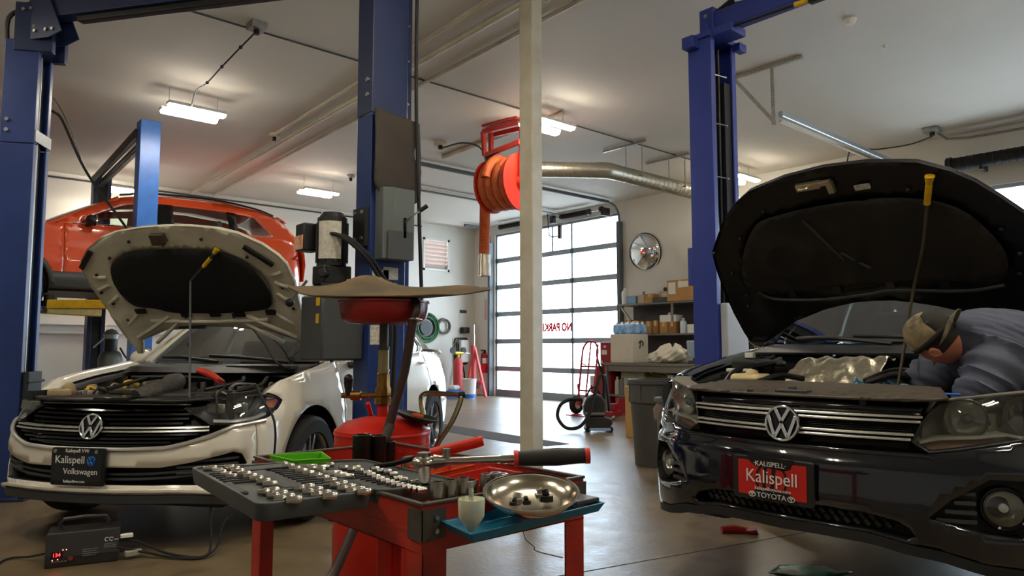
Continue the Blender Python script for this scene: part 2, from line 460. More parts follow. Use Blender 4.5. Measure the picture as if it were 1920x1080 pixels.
t = thing('door_opener', 'black chain hoist hanging at the far glass door with a hooked chain', 'door opener', (10.45, 10.5, 3.7))
b = MB(); b.bx(-.05, .05, -.05, .05, -.02, .14); b.build('body', M_black, t, bevel=.01)
b = MB(); b.tube([(0, .15, .2), (0, .12, -.1), (0, .1, -.25), (0, 0, -.3), (0, -.2, -.3)], .012); b.build('chain', M_black, t)
b = MB(); b.bx(-.03, .03, -.25, -.17, -.36, -.08); b.build('handle', M_black, t, bevel=.01)
t = thing('opener_rail', 'grey opener rail under ceiling running to middle of the far glass door', 'rail', (6.9, 10.36, 3.88))
b = MB(); b.bx(-.9, 3.6, -.035, .035, -.03, .03); b.build('rail', M_tracks, t, smooth=0)
b = MB(); b.bx(-.9, 3.6, -.06, -.036, -.01, .02); b.build('chain_guard', M_white, t, smooth=0)

# louvred window
o = MB()
for a, b_, c, d in ((LV[0], LV[0] + .05, LV[2], LV[3]), (LV[1] - .05, LV[1], LV[2], LV[3]), (LV[0], LV[1], LV[2], LV[2] + .05), (LV[0], LV[1], LV[3] - .05, LV[3])):
    o.bx(a, b_, YW - .02, YW + .1, c, d)
wn = struct(o.build('window_1', M_white, smooth=0))
M_slat = mat('louvre_slat', (206, 186, 176), .5)
for k in range(7):
    s_ = MB(); s_.box(((LV[0] + LV[1]) / 2, YW + .06, LV[2] + .1 + k * .093), (LV[1] - LV[0] - .1, .135, .012), R('X', -58)); s_.build('slat', M_slat, wn, smooth=0)

# ------------------------------------------------------------------ pipes, conduits, ceiling fittings
def pipe(name, lab, pts, r, m, cat='pipe', clips=(), sm=1):
    b = MB(); b.tube(pts, r, 10, sm)
    for p in clips: b.bx(p[0] - r*1.6, p[0] + r*1.6, p[1] - .015, p[1] + .015, p[2] - r, H)
    return tag(b.build(name, m), lab, cat)
pipe('ceiling_pipe', 'short painted ceiling pipe ending at round box left of the centre lift', [(3.40, 1.2, 3.91), (3.62, 5.2, 3.91), (3.81, 9.05, 3.91)], .02, M_cream)
pipe('ceiling_pipe', 'thickest painted ceiling pipe passing the top of the white pole', [(3.68, 1.3, 3.90), (3.80, 4.3, 3.90), (4.17, 13.45, 3.90)], .034, M_cream)
pipe('ceiling_pipe', 'painted ceiling pipe with fittings, right of the thick pipe', [(4.06, 1.6, 3.92), (4.14, 3.79, 3.92), (4.55, 13.45, 3.92)], .022, M_cream)
pipe('ceiling_pipe', 'painted ceiling pipe running to the red hose reel', [(6.06, 5.9, 3.92), (6.11, 6.89, 3.92), (6.165, 8.5, 3.92)], .03, M_cream)
pipe('ceiling_wire', 'thin dark conduit wire stretched across the whole ceiling', [(1.2, 6.17, 3.935), (5.2, 6.17, 3.935), (10.74, 6.17, 3.935)], .009, M_dgrey, 'wire')
pipe('air_line', 'white wall conduit under ceiling on far wall behind the orange car', [(1.0, 13.47, 3.86), (6.0, 13.47, 3.86), (9.2, 13.47, 3.86)], .016, M_dgrey, 'conduit')
pipe('wall_conduit', 'grey conduit along ceiling edge at right above dark bonnet', [(10.3, 3.2, 3.93), (10.72, 2.95, 3.88), (10.72, .8, 3.88)], .016, M_galv, 'conduit', sm=3)
def jbox(lab, x, y, r=.06, sq=False, m=M_galv, group=None):
    t = thing('junction_box', lab, 'junction box', (x, y, H), 0, group)
    b = MB()
    if sq: b.bx(-r, r, -r, r, -.06, 0)
    else: b.cyl((0, 0, 0), (0, 0, -.05), r, n=18)
    b.build('box', m, t, bevel=.006)
    b = MB(); b.cyl((0, 0, -.05), (0, 0, -.1), r * .35, n=12); b.build('connector', M_black, t)
    return t
jbox('square metal junction box on ceiling feeding the hanging light at left', 2.37, 6.06, .07, True)
jbox('round painted junction box at end of the short ceiling pipe', 3.84, 9.1, .07, False, M_cream)
jbox('round junction box with drooping cord left of the hose reel', 5.74, 7.97, .09, False, M_cream)
jbox('metal junction box with black plug on ceiling at upper right', 10.15, 3.2, .09, True)
jbox('round junction box above the small light left of the black lift motor', 5.75, 10.5, .07, False)
b = MB(); b.lathe([(0, -.05), (.03, -.045), (.045, -.02), (.05, 0), (0, 0)]); o = b.build('smoke_detector', M_white); o.location = (6.2, 2.55, H); tag(o, 'small white dome on ceiling at upper right, beside beam end', 'ceiling fitting')
b = MB(); b.lathe([(0, -.03), (.012, -.03), (.02, -.01), (.03, 0), (0, 0)]); o = b.build('ceiling_hook', M_white); o.location = (7.0, 2.58, H); tag(o, 'tiny white ceiling fitting right of the small dome', 'ceiling fitting')
def cord(name, lab, pts, r=.007, m=M_black, cat='cord', knots=()):
    b = MB(); b.tube(pts, r, 6, 6)
    for k in knots: b.ball(k, r * 2.2, 6, 5)
    return tag(b.build(name, m), lab, cat)
cord('light_cord', 'black cord with clips drooping from junction box to the hanging light', [(2.37, 6.06, 3.88), (2.36, 6.4, 3.84), (2.37, 6.9, 3.81), (2.40, 7.4, 3.80), (2.42, 7.8, 3.83), (2.45, 8.05, 3.72)], .008, knots=((2.36, 6.4, 3.84), (2.37, 6.9, 3.81), (2.4, 7.4, 3.8)))
cord('plug_cord', 'thin dark cord hanging from ceiling box toward the bright door track', [(10.15, 3.2, 3.84), (9.95, 3.4, 3.74), (9.8, 3.75, 3.72), (9.75, 4.05, 3.78), (9.72, 4.12, 3.6), (9.7, 4.15, 3.35)], .008)
cord('reel_cord', 'grey cord looping from round ceiling box down to the hose reel', [(5.74, 7.97, 3.86), (5.85, 7.6, 3.88), (5.9, 7.25, 3.72), (5.85, 7.05, 3.3)], .012, M_dgrey)

# ------------------------------------------------------------------ lights
def ceiling_light(loc, lab, grp=None, rz=0.0, cordz=True):
    t = thing('ceiling_light', lab, 'ceiling light', loc, rz, grp)
    b = MB()
    for sy in (-1, 1): b.bx(-.31, .31, sy*.13 - .055, sy*.13 + .055, 0, .035)
    b.bx(-.06, .06, -.09, .09, 0, .05); b.build('housing', M_white, t, bevel=.006)
    for sy in (-1, 1):
        b = MB(); b.bx(-.3, .3, sy*.13 - .045, sy*.13 + .045, -.03, 0); b.build('diffuser', M_led, t, bevel=.012)
    b = MB()
    for sx in (-1, 1):
        b.cyl((sx*.26, 0, .03), (sx*.26, 0, H - loc[2]), .003, n=5)
    b.build('hanging_wire', M_steel, t)
    return t
ceiling_light((2.53, 8.22, 3.72), 'double strip ceiling light hanging left of the centre lift post')
ceiling_light((5.45, 11.05, 3.70), 'small double strip light hanging above the black lift motor')
ceiling_light((5.82, 5.93, 3.72), 'double strip ceiling light half behind the white pole')
ceiling_light((9.95, 5.86, 3.72), 'ceiling light half behind the right blue lift post')
ceiling_light((2.80, 12.72, 3.64), 'ceiling light behind windscreen of the orange car')
for i, (x, y) in enumerate(((2.2, 2.4), (-1.2, 2.0), (-.8, 6.4), (5.6, .9), (1.4, -1.6), (-.15, 3.4), (3.3, .1))):  # unseen lamps added for the shop's light; last two fill the car fronts
    ceiling_light((x, y, 3.72), 'double strip ceiling light above the camera, out of view', 'ceiling lights out of view')

def portal(loc, rot, sx, sy):
    l = bpy.data.lights.new('daylight', 'AREA'); l.shape = 'RECTANGLE'; l.size = sx; l.size_y = sy
    l.cycles.is_portal = True
    o = bpy.data.objects.new('daylight_portal', l); COL.objects.link(o); o.location = loc; o.rotation_euler = rot
    return o
portal((XW + .25, (D1[0] + D1[1]) / 2, D1[2] / 2), (0, PI/2, 0), D1[2], D1[1] - D1[0])
portal((XW + .25, (D2[0] + D2[1]) / 2, D2[2] / 2), (0, PI/2, 0), D2[2], D2[1] - D2[0])
wd = bpy.data.worlds.new('world'); sc.world = wd; wd.use_nodes = True
bg = wd.node_tree.nodes['Background']; bg.inputs['Color'].default_value = (.74, .87, 1.0, 1); bg.inputs['Strength'].default_value = 7.0
yard = MB(); yard.bx(XW + .2, XW + 30, -25, 35, -.25, -.05); struct(yard.build('trim_9', mat('yard_concrete', (190, 188, 184), .8), smooth=0))

# ------------------------------------------------------------------ camera
cam = bpy.data.cameras.new('camera'); co = bpy.data.objects.new('camera', cam); COL.objects.link(co); sc.camera = co
cam.sensor_width = 36; cam.lens = 36 * 1344 / 1920; cam.clip_start = .02
az = math.atan2(1520, math.hypot(1344, 112)); pit = math.atan(112 / 1344)
hd = Vector((math.cos(az), math.sin(az), 0)); rt = Vector((math.sin(az), -math.cos(az), 0))
Fw = hd * math.cos(pit) + Vector((0, 0, math.sin(pit))); Up = rt.cross(Fw)
mm = Matrix((rt, Up, -Fw)).transposed().to_4x4(); mm.translation = (0, 0, 1.1); co.matrix_world = mm
sc.view_settings.view_transform = 'Standard'; sc.view_settings.look = 'None'; sc.view_settings.gamma = 1
sc.view_settings.exposure = 0.95
try: sc.view_settings.use_curve_mapping = False
except Exception: pass
sc.cycles.use_denoising = True
sc.cycles.max_bounces = 8; sc.cycles.diffuse_bounces = 4; sc.cycles.glossy_bounces = 4; sc.cycles.transparent_max_bounces = 12
sc.cycles.sample_clamp_indirect = 6
# ------------------------------------------------------------------ two-post lifts
def chan(w, d, t=.014, lip=.045):
    """C section: closed side at y=0, opening toward +y"""
    return [(0, 0), (w, 0), (w, d), (w - lip, d), (w - lip, d - t), (w - t, d - t), (w - t, t), (t, t), (t, d - t), (lip, d - t), (lip, d), (0, d)]

def bolts(b, pts, ax, r=.011):
    for p in pts: b.cyl(p, Vector(p) + Vector(ax) * .012, r, n=6)

# --- lift of the white sedan
L1 = thing('two_post_lift', 'dark blue two-post lift holding the white sedan, posts at left and centre', 'car lift', (2.33, 3.99, 0))
W1 = T(-2.33, -3.99, 0)
cp = MB(); cp.at(Matrix())                                   # centre post, closed side toward camera
prof = [(0, 0), (.262, 0), (.275, .015), (.275, .05), (.33, .05), (.33, .19), (.285, .19), (.285, .178), (.316, .178), (.316, .062), (.014, .03), (.014, .178), (.045, .178), (.045, .19), (0, .19)]
cp.prism(prof, 0, 2.62)
c1 = cp.build('column', M_blue, L1, smooth=0, bevel=.004)
cp = MB(); prof2 = [(x * 1.02 - .004, y * 1.02 - .004) for x, y in prof]; cp.prism(prof2, 2.625, 3.7)
cp.build('column_extension', M_blued, L1, smooth=0, bevel=.004)
b = MB(); bolts(b, [(-.004, .05, 2.75), (-.004, .05, 2.85)], (-1, 0, 0), .016); bolts(b, [(.30, .046, 2.75), (.30, .046, 3.05), (.30, .046, 3.3)], (0, -1, 0), .008)
b.build('bolt', M_steel, L1)
b = MB(); b.bx(-.1, .43, -.1, .3, 0, .02); b.build('base_plate', M_blued, L1, smooth=0, bevel=.004)
# left post (turned)
lp = thing  # (alias keeps the block short)
PL = W1 @ T(.62, 6.505, 0) @ R('Z', -31) @ Matrix(((0, 1, 0, 0), (1, 0, 0, 0), (0, 0, 1, 0), (0, 0, 0, 1)))
b = MB(); b.at(PL); b.prism([(x, y) for x, y in chan(.26, .235, .014, .05)], 0, 2.64); b.build('column', M_blue, L1, smooth=0, bevel=.004)
b = MB(); b.at(PL); b.prism([(x, y) for x, y in chan(.26, .235, .014, .05)], 2.645, 3.45); b.build('column_extension', M_blue, L1, smooth=0, bevel=.004)
b = MB(); b.at(PL); bolts(b, [(-.002, .045, 2.74), (-.002, .045, 2.82)], (-1, 0, 0), .016); b.bx(.0, .26, .236, .246, 2.66, 2.75); b.build('splice_plate', M_steel, L1, smooth=0)
b = MB(); b.at(PL); b.bx(.07, .19, .05, .2, .5, 3.3); b.build('hydraulic_cylinder', M_black, L1, smooth=0)
b = MB(); b.at(PL); b.cyl((.10, .21, .1), (.10, .21, 3.35), .012); b.build('lift_chain', M_steel, L1)
b = MB(); b.at(PL); b.bx(-.012, .05, .06, .33, 3.36, 3.74); b.bx(.21, .272, .06, .33, 3.36, 3.74); b.build('head_bracket', M_blued, L1, smooth=0, bevel=.004)
b = MB(); b.at(PL); bolts(b, [(-.013, .12, 3.68), (-.013, .17, 3.69), (-.013, .2, 3.55), (-.013, .26, 3.50)], (-1, 0, 0), .013); b.build('bolt', M_steel, L1)
b = MB(); b.at(PL); b.bx(-.1, .36, -.1, .34, 0, .02); b.build('base_plate', M_blued, L1, smooth=0, bevel=.004)
b = MB(); b.at(PL); b.tube([(.05, -.01, 3.40), (.03, .0, 3.62), (.03, .12, 3.70), (.05, .3, 3.72)], .017); b.build('hose', M_black, L1)
# overhead beam between the heads
p0 = W1 @ Vector((.80, 6.50, 3.71)); p1 = W1 @ Vector((2.5, 4.1, 3.71))
b = MB(); b.bar(p0, p1, .12, .17); b.build('overhead_beam', M_blued, L1, smooth=0, bevel=.006)
b = MB(); b.at(Matrix()); d = (p1 - p0).normalized(); b.bar(p0 + d*.42 - Vector((0, 0, .11)), p1 - d*.2 - Vector((0, 0, .11)), .07, .05); b.build('padded_bar', M_black, L1, smooth=0, bevel=.012)
b = MB()
for s_ in (-1, 1):
    n = Vector((d.y, -d.x, 0)) * .075 * s_
    q = [p0 + d*.0 + n + Vector((0, 0, -.26)), p0 + d*.22 + n + Vector((0, 0, -.26)), p0 + d*.34 + n + Vector((0, 0, -.22)), p0 + d*.22 + n + Vector((0, 0, .04)), p0 + n + Vector((0, 0, .04))]
    nn = n.normalized() * .01; a = b.ring(q); c = b.ring([v + nn for v in q]); b.f(a); b.f(list(reversed(c))); b.bridge(a, c)
b.build('gusset_plate', M_blued, L1, smooth=0)
b = MB()
for s_ in (.1, .2, .26): bolts(b, [p0 + d*s_ + Vector((d.y, -d.x, 0)) * .086 + Vector((0, 0, -.2))], (d.y, -d.x, 0), .014)
b.build('bolt', M_steel, L1)
# power unit on the side of the centre post
pu = MB(); pu.cyl((-.16, .20, 1.62), (-.16, .20, 1.93), .095, n=24); pu.cyl((-.16, .20, 1.93), (-.16, .20, 1.965), .09, .07, 24)
for k in range(10):
    a = 2*PI*k/10; pu.box((-.16 + .097*math.cos(a), .2 + .097*math.sin(a), 1.77), (.012, .012, .26), R('Z', math.degrees(a)))
pu_o = pu.build('power_unit', M_black, L1)
b = MB(); b.bx(-.255, -.06, .12, .28, 1.50, 1.62); b.bx(-.25, -.02, .06, .3, 1.44, 1.5); b.cyl((-.25, .1, 1.56), (-.3, .06, 1.56), .03); b.build('pump_block', M_black, pu_o, bevel=.008)
b = MB(); b.bx(-.29, .0, .06, .36, 1.02, 1.43); b.build('oil_tank', M_dgrey, pu_o, bevel=.015)
b = MB(); b.cyl((-.24, .1, 1.43), (-.24, .1, 1.5), .045, .04); b.build('filler_cap', M_black, pu_o, bevel=.006)
b = MB(); b.bx(-.32, -.2, .28, .40, 1.72, 1.9); b.build('switch_box', M_black, pu_o, bevel=.01)
b = MB(); b.bx(-.324, -.32, .285, .395, 1.73, 1.82); b.build('warning_label', mat('warning_label', (214, 190, 160), .5, var=.5, vscale=30, rgb2=(190, 110, 50)), pu_o, smooth=0)
b = MB(); b.lathe([(.1045, 0), (.1045, .24)], (-.16, .2, 1.66), (0, 0, 1), 12, math.radians(190), math.radians(275)); b.build('rating_label', mat('rating_label', (206, 200, 184), .6, var=.35, vscale=40), pu_o)
b = MB(); b.cyl((-.27, .32, 1.53), (-.33, .42, 1.40), .009); b.build('release_lever', M_steel, pu_o)
b = MB(); b.ball((-.333, .425, 1.39), .028); b.build('lever_knob', M_black, pu_o)
b = MB(); b.tube([(-.1, .1, 1.52), (-.02, -.02, 1.5), (.03, -.03, 1.48), (.06, -.03, 1.5)], .018); b.build('brass_pipe', M_brass, pu_o)
b = MB(); b.bx(-.292, -.289, .09, .14, 1.36, 1.41); b.bx(-.292, -.289, .10, .14, 1.25, 1.31); b.build('yellow_sticker', M_yel, pu_o, smooth=0)
b = MB(); b.bx(-.03, .02, .02, .17, 1.75, 2.0); b.build('mounting_plate', M_black, pu_o, smooth=0)
b = MB(); bolts(b, [(-.03, .05, 1.97), (-.03, .14, 1.97), (-.03, .05, 1.8), (-.03, .14, 1.8)], (-1, 0, 0), .013); b.build('bolt', M_steel, pu_o)
for k, (dx, lab) in enumerate(((0, 'a'), (.035, 'b'))):
    b = MB(); b.tube([(-.23 + dx, .24, 1.83 - dx), (-.19 + dx, .05, 1.80), (-.08 + dx, -.06, 1.68), (.02 + dx, -.06, 1.56), (.10 + dx, -.05, 1.45), (.14 + dx, -.04, 1.2), (.12 + dx, -.03, .6)], .013, 8); b.build('hydraulic_hose', M_rub, pu_o)
b = MB(); b.box((.06, -.06, 1.52), (.07, .04, .02), R('Y', 30)); b.build('hose_clip', M_steel, pu_o, smooth=0)
# grey lock cover with handle
b = MB(); b.prism([(.03, -.001), (.03, -.10), (.09, -.13), (.25, -.13), (.25, -.001)], 1.66, 2.12); lc = b.build('lock_cover', mat('lock_cover_grey', (86, 92, 90), .45), L1, smooth=0, bevel=.006)
b = MB(); b.bx(.05, .235, -.135, -.13, 1.66, 1.84); b.build('lower_flap', M_dgrey, lc, smooth=0)
b = MB(); b.bx(.165, .185, -.135, -.128, 1.8, 1.93); b.build('handle_slot', M_gloss, lc, smooth=0)
b = MB(); b.tube([(.175, -.13, 1.9), (.18, -.2, 1.93), (.22, -.24, 1.97)], .006); b.build('handle_rod', M_steel, lc)
b = MB(); b.cyl((.215, -.235, 1.965), (.255, -.265, 2.0), .014, n=10); b.build('handle_grip', M_black, lc)
b = MB()
for xa, xb, za, zb in ((.02, .14, 1.5, 1.6), (.15, .2, 1.44, 1.52), (.10, .21, 1.54, 1.62)): b.bx(xa, xb, -.003, -.0005, za, zb)
b.build('instruction_decal', mat('decal_paper', (205, 200, 186), .6, var=.4, vscale=60), L1, smooth=0)
b = MB()
for xa, xb, za, zb in ((.01, .13, 1.12, 1.26), (.075, .12, .85, 1.1)): b.bx(xa, xb, -.003, -.0005, za, zb)
b.build('warning_decal', mat('decal_paper2', (214, 208, 192), .6, var=.6, vscale=45), L1, smooth=0)
# swing arms reaching under the white car (near the floor) and pads
for (pa, pb) in (((1.0, 6.6), (1.75, 6.0)), ((2.4, 4.3), (2.2, 4.95))):
    b = MB(); q0 = W1 @ Vector((*pa, .14)); q1 = W1 @ Vector((*pb, .14)); b.bar(q0, q1, .13, .09); b.cyl(q1, q1 + Vector((0, 0, .1)), .06)
    b.build('swing_arm', M_yel, L1, smooth=0, bevel=.01)
# ribbed guard at the foot of the left post
b = MB(); b.at(PL); b.bx(.02, .24, .24, .28, .2, .92)
for k in range(7): b.bx(.0, .26, .275, .295, .24 + k*.1, .26 + k*.1)
b.build('door_guard', mat('guard_dark', (40, 44, 48), .6), L1, smooth=0, bevel=.006)

# --- lift of the dark car: only its left post stands in the picture
L2 = thing('two_post_lift', 'bright blue lift post and overhead beam standing beside the dark car', 'car lift', (4.5, 2.86, 0))
b = MB(); b.at(Matrix(((1, 0, 0, 0), (0, -1, 0, .2), (0, 0, 1, 0), (0, 0, 0, 1)))); b.prism(chan(.335, .2, .016, .05), 0, 3.40); b.build('column', M_blue2, L2, smooth=0, bevel=.004)
b = MB(); b.bx(-.02, .355, -.01, .22, 3.40, 3.44); b.bx(-.08, 0, .10, .2, 3.33, 3.42); b.bx(.0, .05, .02, .06, 3.44, 3.5)
b.bx(.3, .4, -.06, .0, 3.36, 3.42); b.build('top_plate', M_blue2, L2, smooth=0, bevel=.005)
b = MB(); b.bx(-.1, .44, -.1, .3, 0, .02); b.build('base_plate', M_blue2, L2, smooth=0, bevel=.004)
b = MB(); b.cyl((.12, .09, .3), (.12, .09, 3.3), .045, n=20); b.build('hydraulic_cylinder', M_gloss, L2)
b = MB(); b.cyl((.165, .05, .2), (.165, .05, 3.35), .012); b.build('cable', M_black, L2)
b = MB(); b.bx(.2, .318, .02, .18, .25, 3.1); b.build('inner_guide', mat('guide_dark', (16, 17, 22), .7), L2, smooth=0)
b = MB()
for z_ in (1.1, 1.9, 2.35, 2.75, 3.12): b.cyl((.05, .01, z_), (.17, -.012, z_), .005, n=6); b.ball((.17, -.012, z_), .009, 6, 4)
b.build('cable_clip', M_steel, L2)
b = MB(); b.bar((.12, .05, 3.53), (.12, -3.2, 3.53), .12, .15); b.build('overhead_beam', M_blue2, L2, smooth=0, bevel=.006)
b = MB(); b.bx(.04, .2, .0, .12, 3.42, 3.64); b.bx(.02, .22, -.16, .0, 3.40, 3.46); b.build('head_bracket', M_blue2, L2, smooth=0, bevel=.006)
b = MB(); bolts(b, [(.04, .06, 3.58), (.04, .06, 3.47)], (-1, 0, 0), .016); b.build('bolt', M_steel, L2)
b = MB(); b.cyl((.06, -.1, 3.44), (.06, -.75, 3.42), .009); b.build('shutoff_rod', M_black, L2)
b = MB(); b.cyl((.06, -.62, 3.425), (.06, -.75, 3.42), .018); b.build('yellow_sleeve', M_yel, L2)
b = MB(); b.bar((.06, -.72, 3.42), (.06, -3.0, 3.42), .06, .06); b.build('padded_bar', M_black, L2, smooth=0, bevel=.012)
b = MB(); b.tube([(.1, .0, 3.62), (.1, -.2, 3.68), (.1, -.45, 3.66), (.1, -.6, 3.61)], .014); b.tube([(.14, .1, 3.5), (.14, -.1, 3.66), (.14, -.4, 3.63), (.14, -3, 3.63)], .01); b.build('hose', M_black, L2)
b = MB(); b.bx(.03, .3, -.06, -.005, .55, 1.42); b.build('carriage_cover', mat('carriage_grey', (176, 178, 182), .45, var=.12, vscale=5), L2, smooth=0, bevel=.01)
b = MB(); b.bx(.0, .03, .2, .24, 1.56, 1.84); b.build('release_box', M_blue2, L2, smooth=0, bevel=.005)
b = MB(); b.cyl((.33, -.03, .5), (.33, -.03, 1.9), .013); b.build('lift_chain', M_steel, L2)

for (pa, pb) in (((.15, -.1), (.55, -.75)), ((.15, -.1), (-.2, -.80))):
    b = MB(); b.bar((*pa, .22), (*pb, .22), .13, .08); b.cyl((*pb, .22), (*pb, .285), .06, n=14); b.build('swing_arm', M_yel, L2, smooth=0, bevel=.01)
# --- lift of the orange car
L3 = thing('two_post_lift', 'light blue lift raising the orange car in the far left bay', 'car lift', (2.24, 9.2, 0))
b = MB(); b.prism(chan(.225, .2, .014, .05), 0, 3.83); b.build('column', M_blue3, L3, smooth=0, bevel=.005)
b = MB(); b.at(T(.13, 3.05, 0) @ Matrix(((1, 0, 0, 0), (0, -1, 0, .2), (0, 0, 1, 0), (0, 0, 0, 1)))); b.prism(chan(.24, .2, .014, .06), 0, 3.74); b.build('column', M_blued, L3, smooth=0, bevel=.005)
b = MB(); b.bx(.19, .31, 3.08, 3.22, .3, 3.6); b.build('hydraulic_cylinder', M_black, L3, smooth=0)
b = MB(); b.bar((.0, .15, 3.68), (.14, 3.1, 3.66), .05, .12); b.bar((.16, .15, 3.72), (.26, 3.1, 3.68), .04, .05); b.build('overhead_beam', M_black, L3, smooth=0, bevel=.006)
b = MB(); b.bar((.09, .2, 3.56), (.2, 3.0, 3.54), .05, .03); b.build('padded_bar', M_dgrey, L3, smooth=0)
b = MB(); b.bx(-.06, .28, -.08, .28, 0, .02); b.build('base_plate', M_blue3, L3, smooth=0)
b = MB(); b.bx(.03, .2, .2, .3, 1.5, 2.0); b.build('carriage', M_blued, L3, smooth=0)
for k, (pa, pb) in enumerate((((.1, .3), (-.68, .95)), ((.1, .3), (1.2, 1.0)), ((.25, 3.0), (-.55, 2.35)))):
    b = MB(); b.bar((*pa, 1.62), (*pb, 1.62), .15, .11); a_ = b.build('swing_arm', M_yel, L3, smooth=0, bevel=.012)
    b = MB(); b.cyl((*pb, 1.62), (*pb, 1.735), .07, n=16); dq = Vector((pb[0]-pa[0], pb[1]-pa[1], 0)).normalized(); b.bar(Vector((*pb, 1.63)), Vector((*pb, 1.63)) + dq*.16, .09, .07); b.build('arm_pad', M_black, a_, bevel=.006)

# ------------------------------------------------------------------ rubber mat and air hose on the centre post
def matfn(u, v): return (u, -.012 - .03 * math.sin(PI * min(1, max(0, (v - 2.05) / .6))) * .4, v)
b = MB(); b.at(T(2.33, 3.955, 0)); b.patch([(-.005, 2.64), (.33, 2.60), (.345, 2.12), (.335, 2.07), (.30, 2.05), (.06, 2.085), (.01, 2.11), (-.008, 2.16)], [ellipse(.305, 2.385, .018, .055, 16)], matfn, .04)
tag(b.build('rubber_mat', mat('mat_rubber', (58, 48, 38), .7, var=.3, vscale=6), smooth=60, solid=.012), 'black-brown rubber mat hung on front of the centre lift post', 'rubber mat')
cord('air_hose', 'black air hose dropping from ceiling down the right edge of the centre post', [(2.612, 3.9, 3.92), (2.605, 3.9, 3.2), (2.612, 3.9, 2.64), (2.632, 3.9, 2.2), (2.65, 3.9, 1.8), (2.665, 3.9, 1.5), (2.67, 3.9, 1.3)], .013, M_rub, 'hose')

cord('lift_cable', 'black cable hanging from the left lift post in front of the orange car', [(1.02, 7.44, 3.23), (1.09, 7.40, 3.20), (1.15, 7.35, 3.12), (1.285, 7.26, 2.77), (1.405, 7.18, 2.533), (1.64, 7.014, 2.144), (1.75, 6.95, 1.9)], .012, M_rub, 'cable')
cord('pull_string', 'thin string beside the hanging cable in front of the orange car', [(1.076, 7.383, 3.326), (1.135, 7.342, 3.216), (1.218, 7.292, 3.008), (1.29, 7.25, 2.78)], .004, M_dgrey, 'string')
# ------------------------------------------------------------------ white steel pole
t = thing('steel_pole', 'painted square steel pole standing right of the red tool cart', 'pole', (3.83, 4.09, 0))
rp = R('Z', 8)
b = MB(); b.at(rp); b.bx(-.066, .066, -.066, .066, .015, H - .015); b.build('shaft', M_cream, t, smooth=0, bevel=.01)
b = MB(); b.at(rp); b.bx(-.13, .13, -.13, .13, 0, .015); b.build('base_plate', M_cream, t, smooth=0, bevel=.003)
b = MB(); b.at(rp); b.bx(-.16, .16, -.1, .1, H - .018, H); bolts(b, [(-.12, -.07, H - .03), (.12, -.07, H - .03), (.12, .07, H - .03), (-.12, .07, H - .03)], (0, 0, 1), .014); b.build('top_plate', M_cream, t, smooth=0, bevel=.003)

# ------------------------------------------------------------------ exhaust hose reel
RX = Vector((5.86, 6.72, 0))
M_or = mat('orange_hose', (208, 98, 44), .55, var=.25, vscale=9)
M_redb = mat('reel_red', (206, 44, 24), .4, var=.12, vscale=5)
t = thing('hose_reel', 'red exhaust hose reel with orange hose hanging from the ceiling', 'hose reel', (RX.x, RX.y, 3.15))
ax = Vector((.18, -.98, 0)).normalized(); per = Vector((.98, .18, 0)).normalized()
def rel(z, a, p=0): return ax * a + per * p + Vector((0, 0, z))
b = MB(); b.lathe([(0, .22), (.36, .22), (.36, .245), (0, .245)], (0, 0, 0), ax, 36); b.lathe([(0, .25), (.1, .25), (.09, .29), (0, .29)], (0, 0, 0), ax, 20); b.lathe([(0, -.25), (.34, -.25), (.34, -.225), (0, -.225)], (0, 0, 0), ax, 36); b.build('flange', M_redb, t)
b = MB(); b.cyl(rel(0, -.24), rel(0, .24), .2, n=28); b.build('drum', M_redb, t)
b = MB()
for k in range(4): b.torus(rel(0, -.17 + k * .115), ax, .265, .062, 40, 12)
b.torus(rel(0, -.06), ax, .33, .06, 36, 12, -.3, 3.2)
b.build('coiled_hose', mat('orange_hose_ribbed', (205, 96, 42), .55, var=.3, vscale=12, bump=.6, bscale=60), t)
b = MB(); hz = [rel(.28, -.18, -.05), rel(.1, -.27, -.05), rel(-.15, -.31, -.04), rel(-.5, -.32, -.03), rel(-.86, -.33, -.03)]; b.tube(hz, .066, 16, 8); b.build('hanging_hose', M_or, t)
b = MB()
for k in range(70):
    z_ = -.12 - k * .0106; b.torus(rel(z_, -.312 - .02*k/70, -.038 + .008*k/70), (0, 0, 1), .066, .0035, 16, 4)
b.build('hose_ribs', M_or, t)
b = MB(); b.lathe([(.07, 0), (.075, -.03), (.078, -.26), (.084, -.28), (.078, -.28), (.07, -.02)], rel(-.86, -.33, -.03), (0, 0, 1), 20); b.build('nozzle', mat('nozzle_alu', (205, 196, 180), .3, 1.0), t)
b = MB(); b.torus(rel(-.86, -.33, -.03), (0, 0, 1), .07, .006, 20, 6); b.cyl(rel(-1.0, -.41, -.03), rel(-1.13, -.42, -.03), .012); b.build('hose_clamp', M_steel, t)
b = MB(); b.lathe([(.08, -.06), (.105, -.06), (.105, .06), (.08, .06)], rel(.31, -.17, -.05), Vector((-.2, .1, 1)), 20); b.build('hose_guide', M_black, t)
b = MB()
b.bar(rel(.72, -.3, -.1), rel(.72, .32, -.1), .05, .06); b.bar(rel(.72, -.3, .1), rel(.72, .32, .1), .05, .06)
b.bar(rel(.72, -.3, -.1), rel(.4, -.27, -.1), .05, .05); b.bar(rel(.74, .3, -.06), rel(0, .29, -.06), .06, .05); b.bar(rel(.74, -.3, .06), rel(0, -.28, .06), .06, .05)
b.bar(rel(.78, -.28, 0), rel(.78, .28, 0), .3, .03); b.bar(rel(.4, -.27, -.1), rel(.48, .3, -.1), .05, .06)
b.build('bracket', mat('reel_bracket', (168, 44, 32), .45), t, smooth=0, bevel=.005)
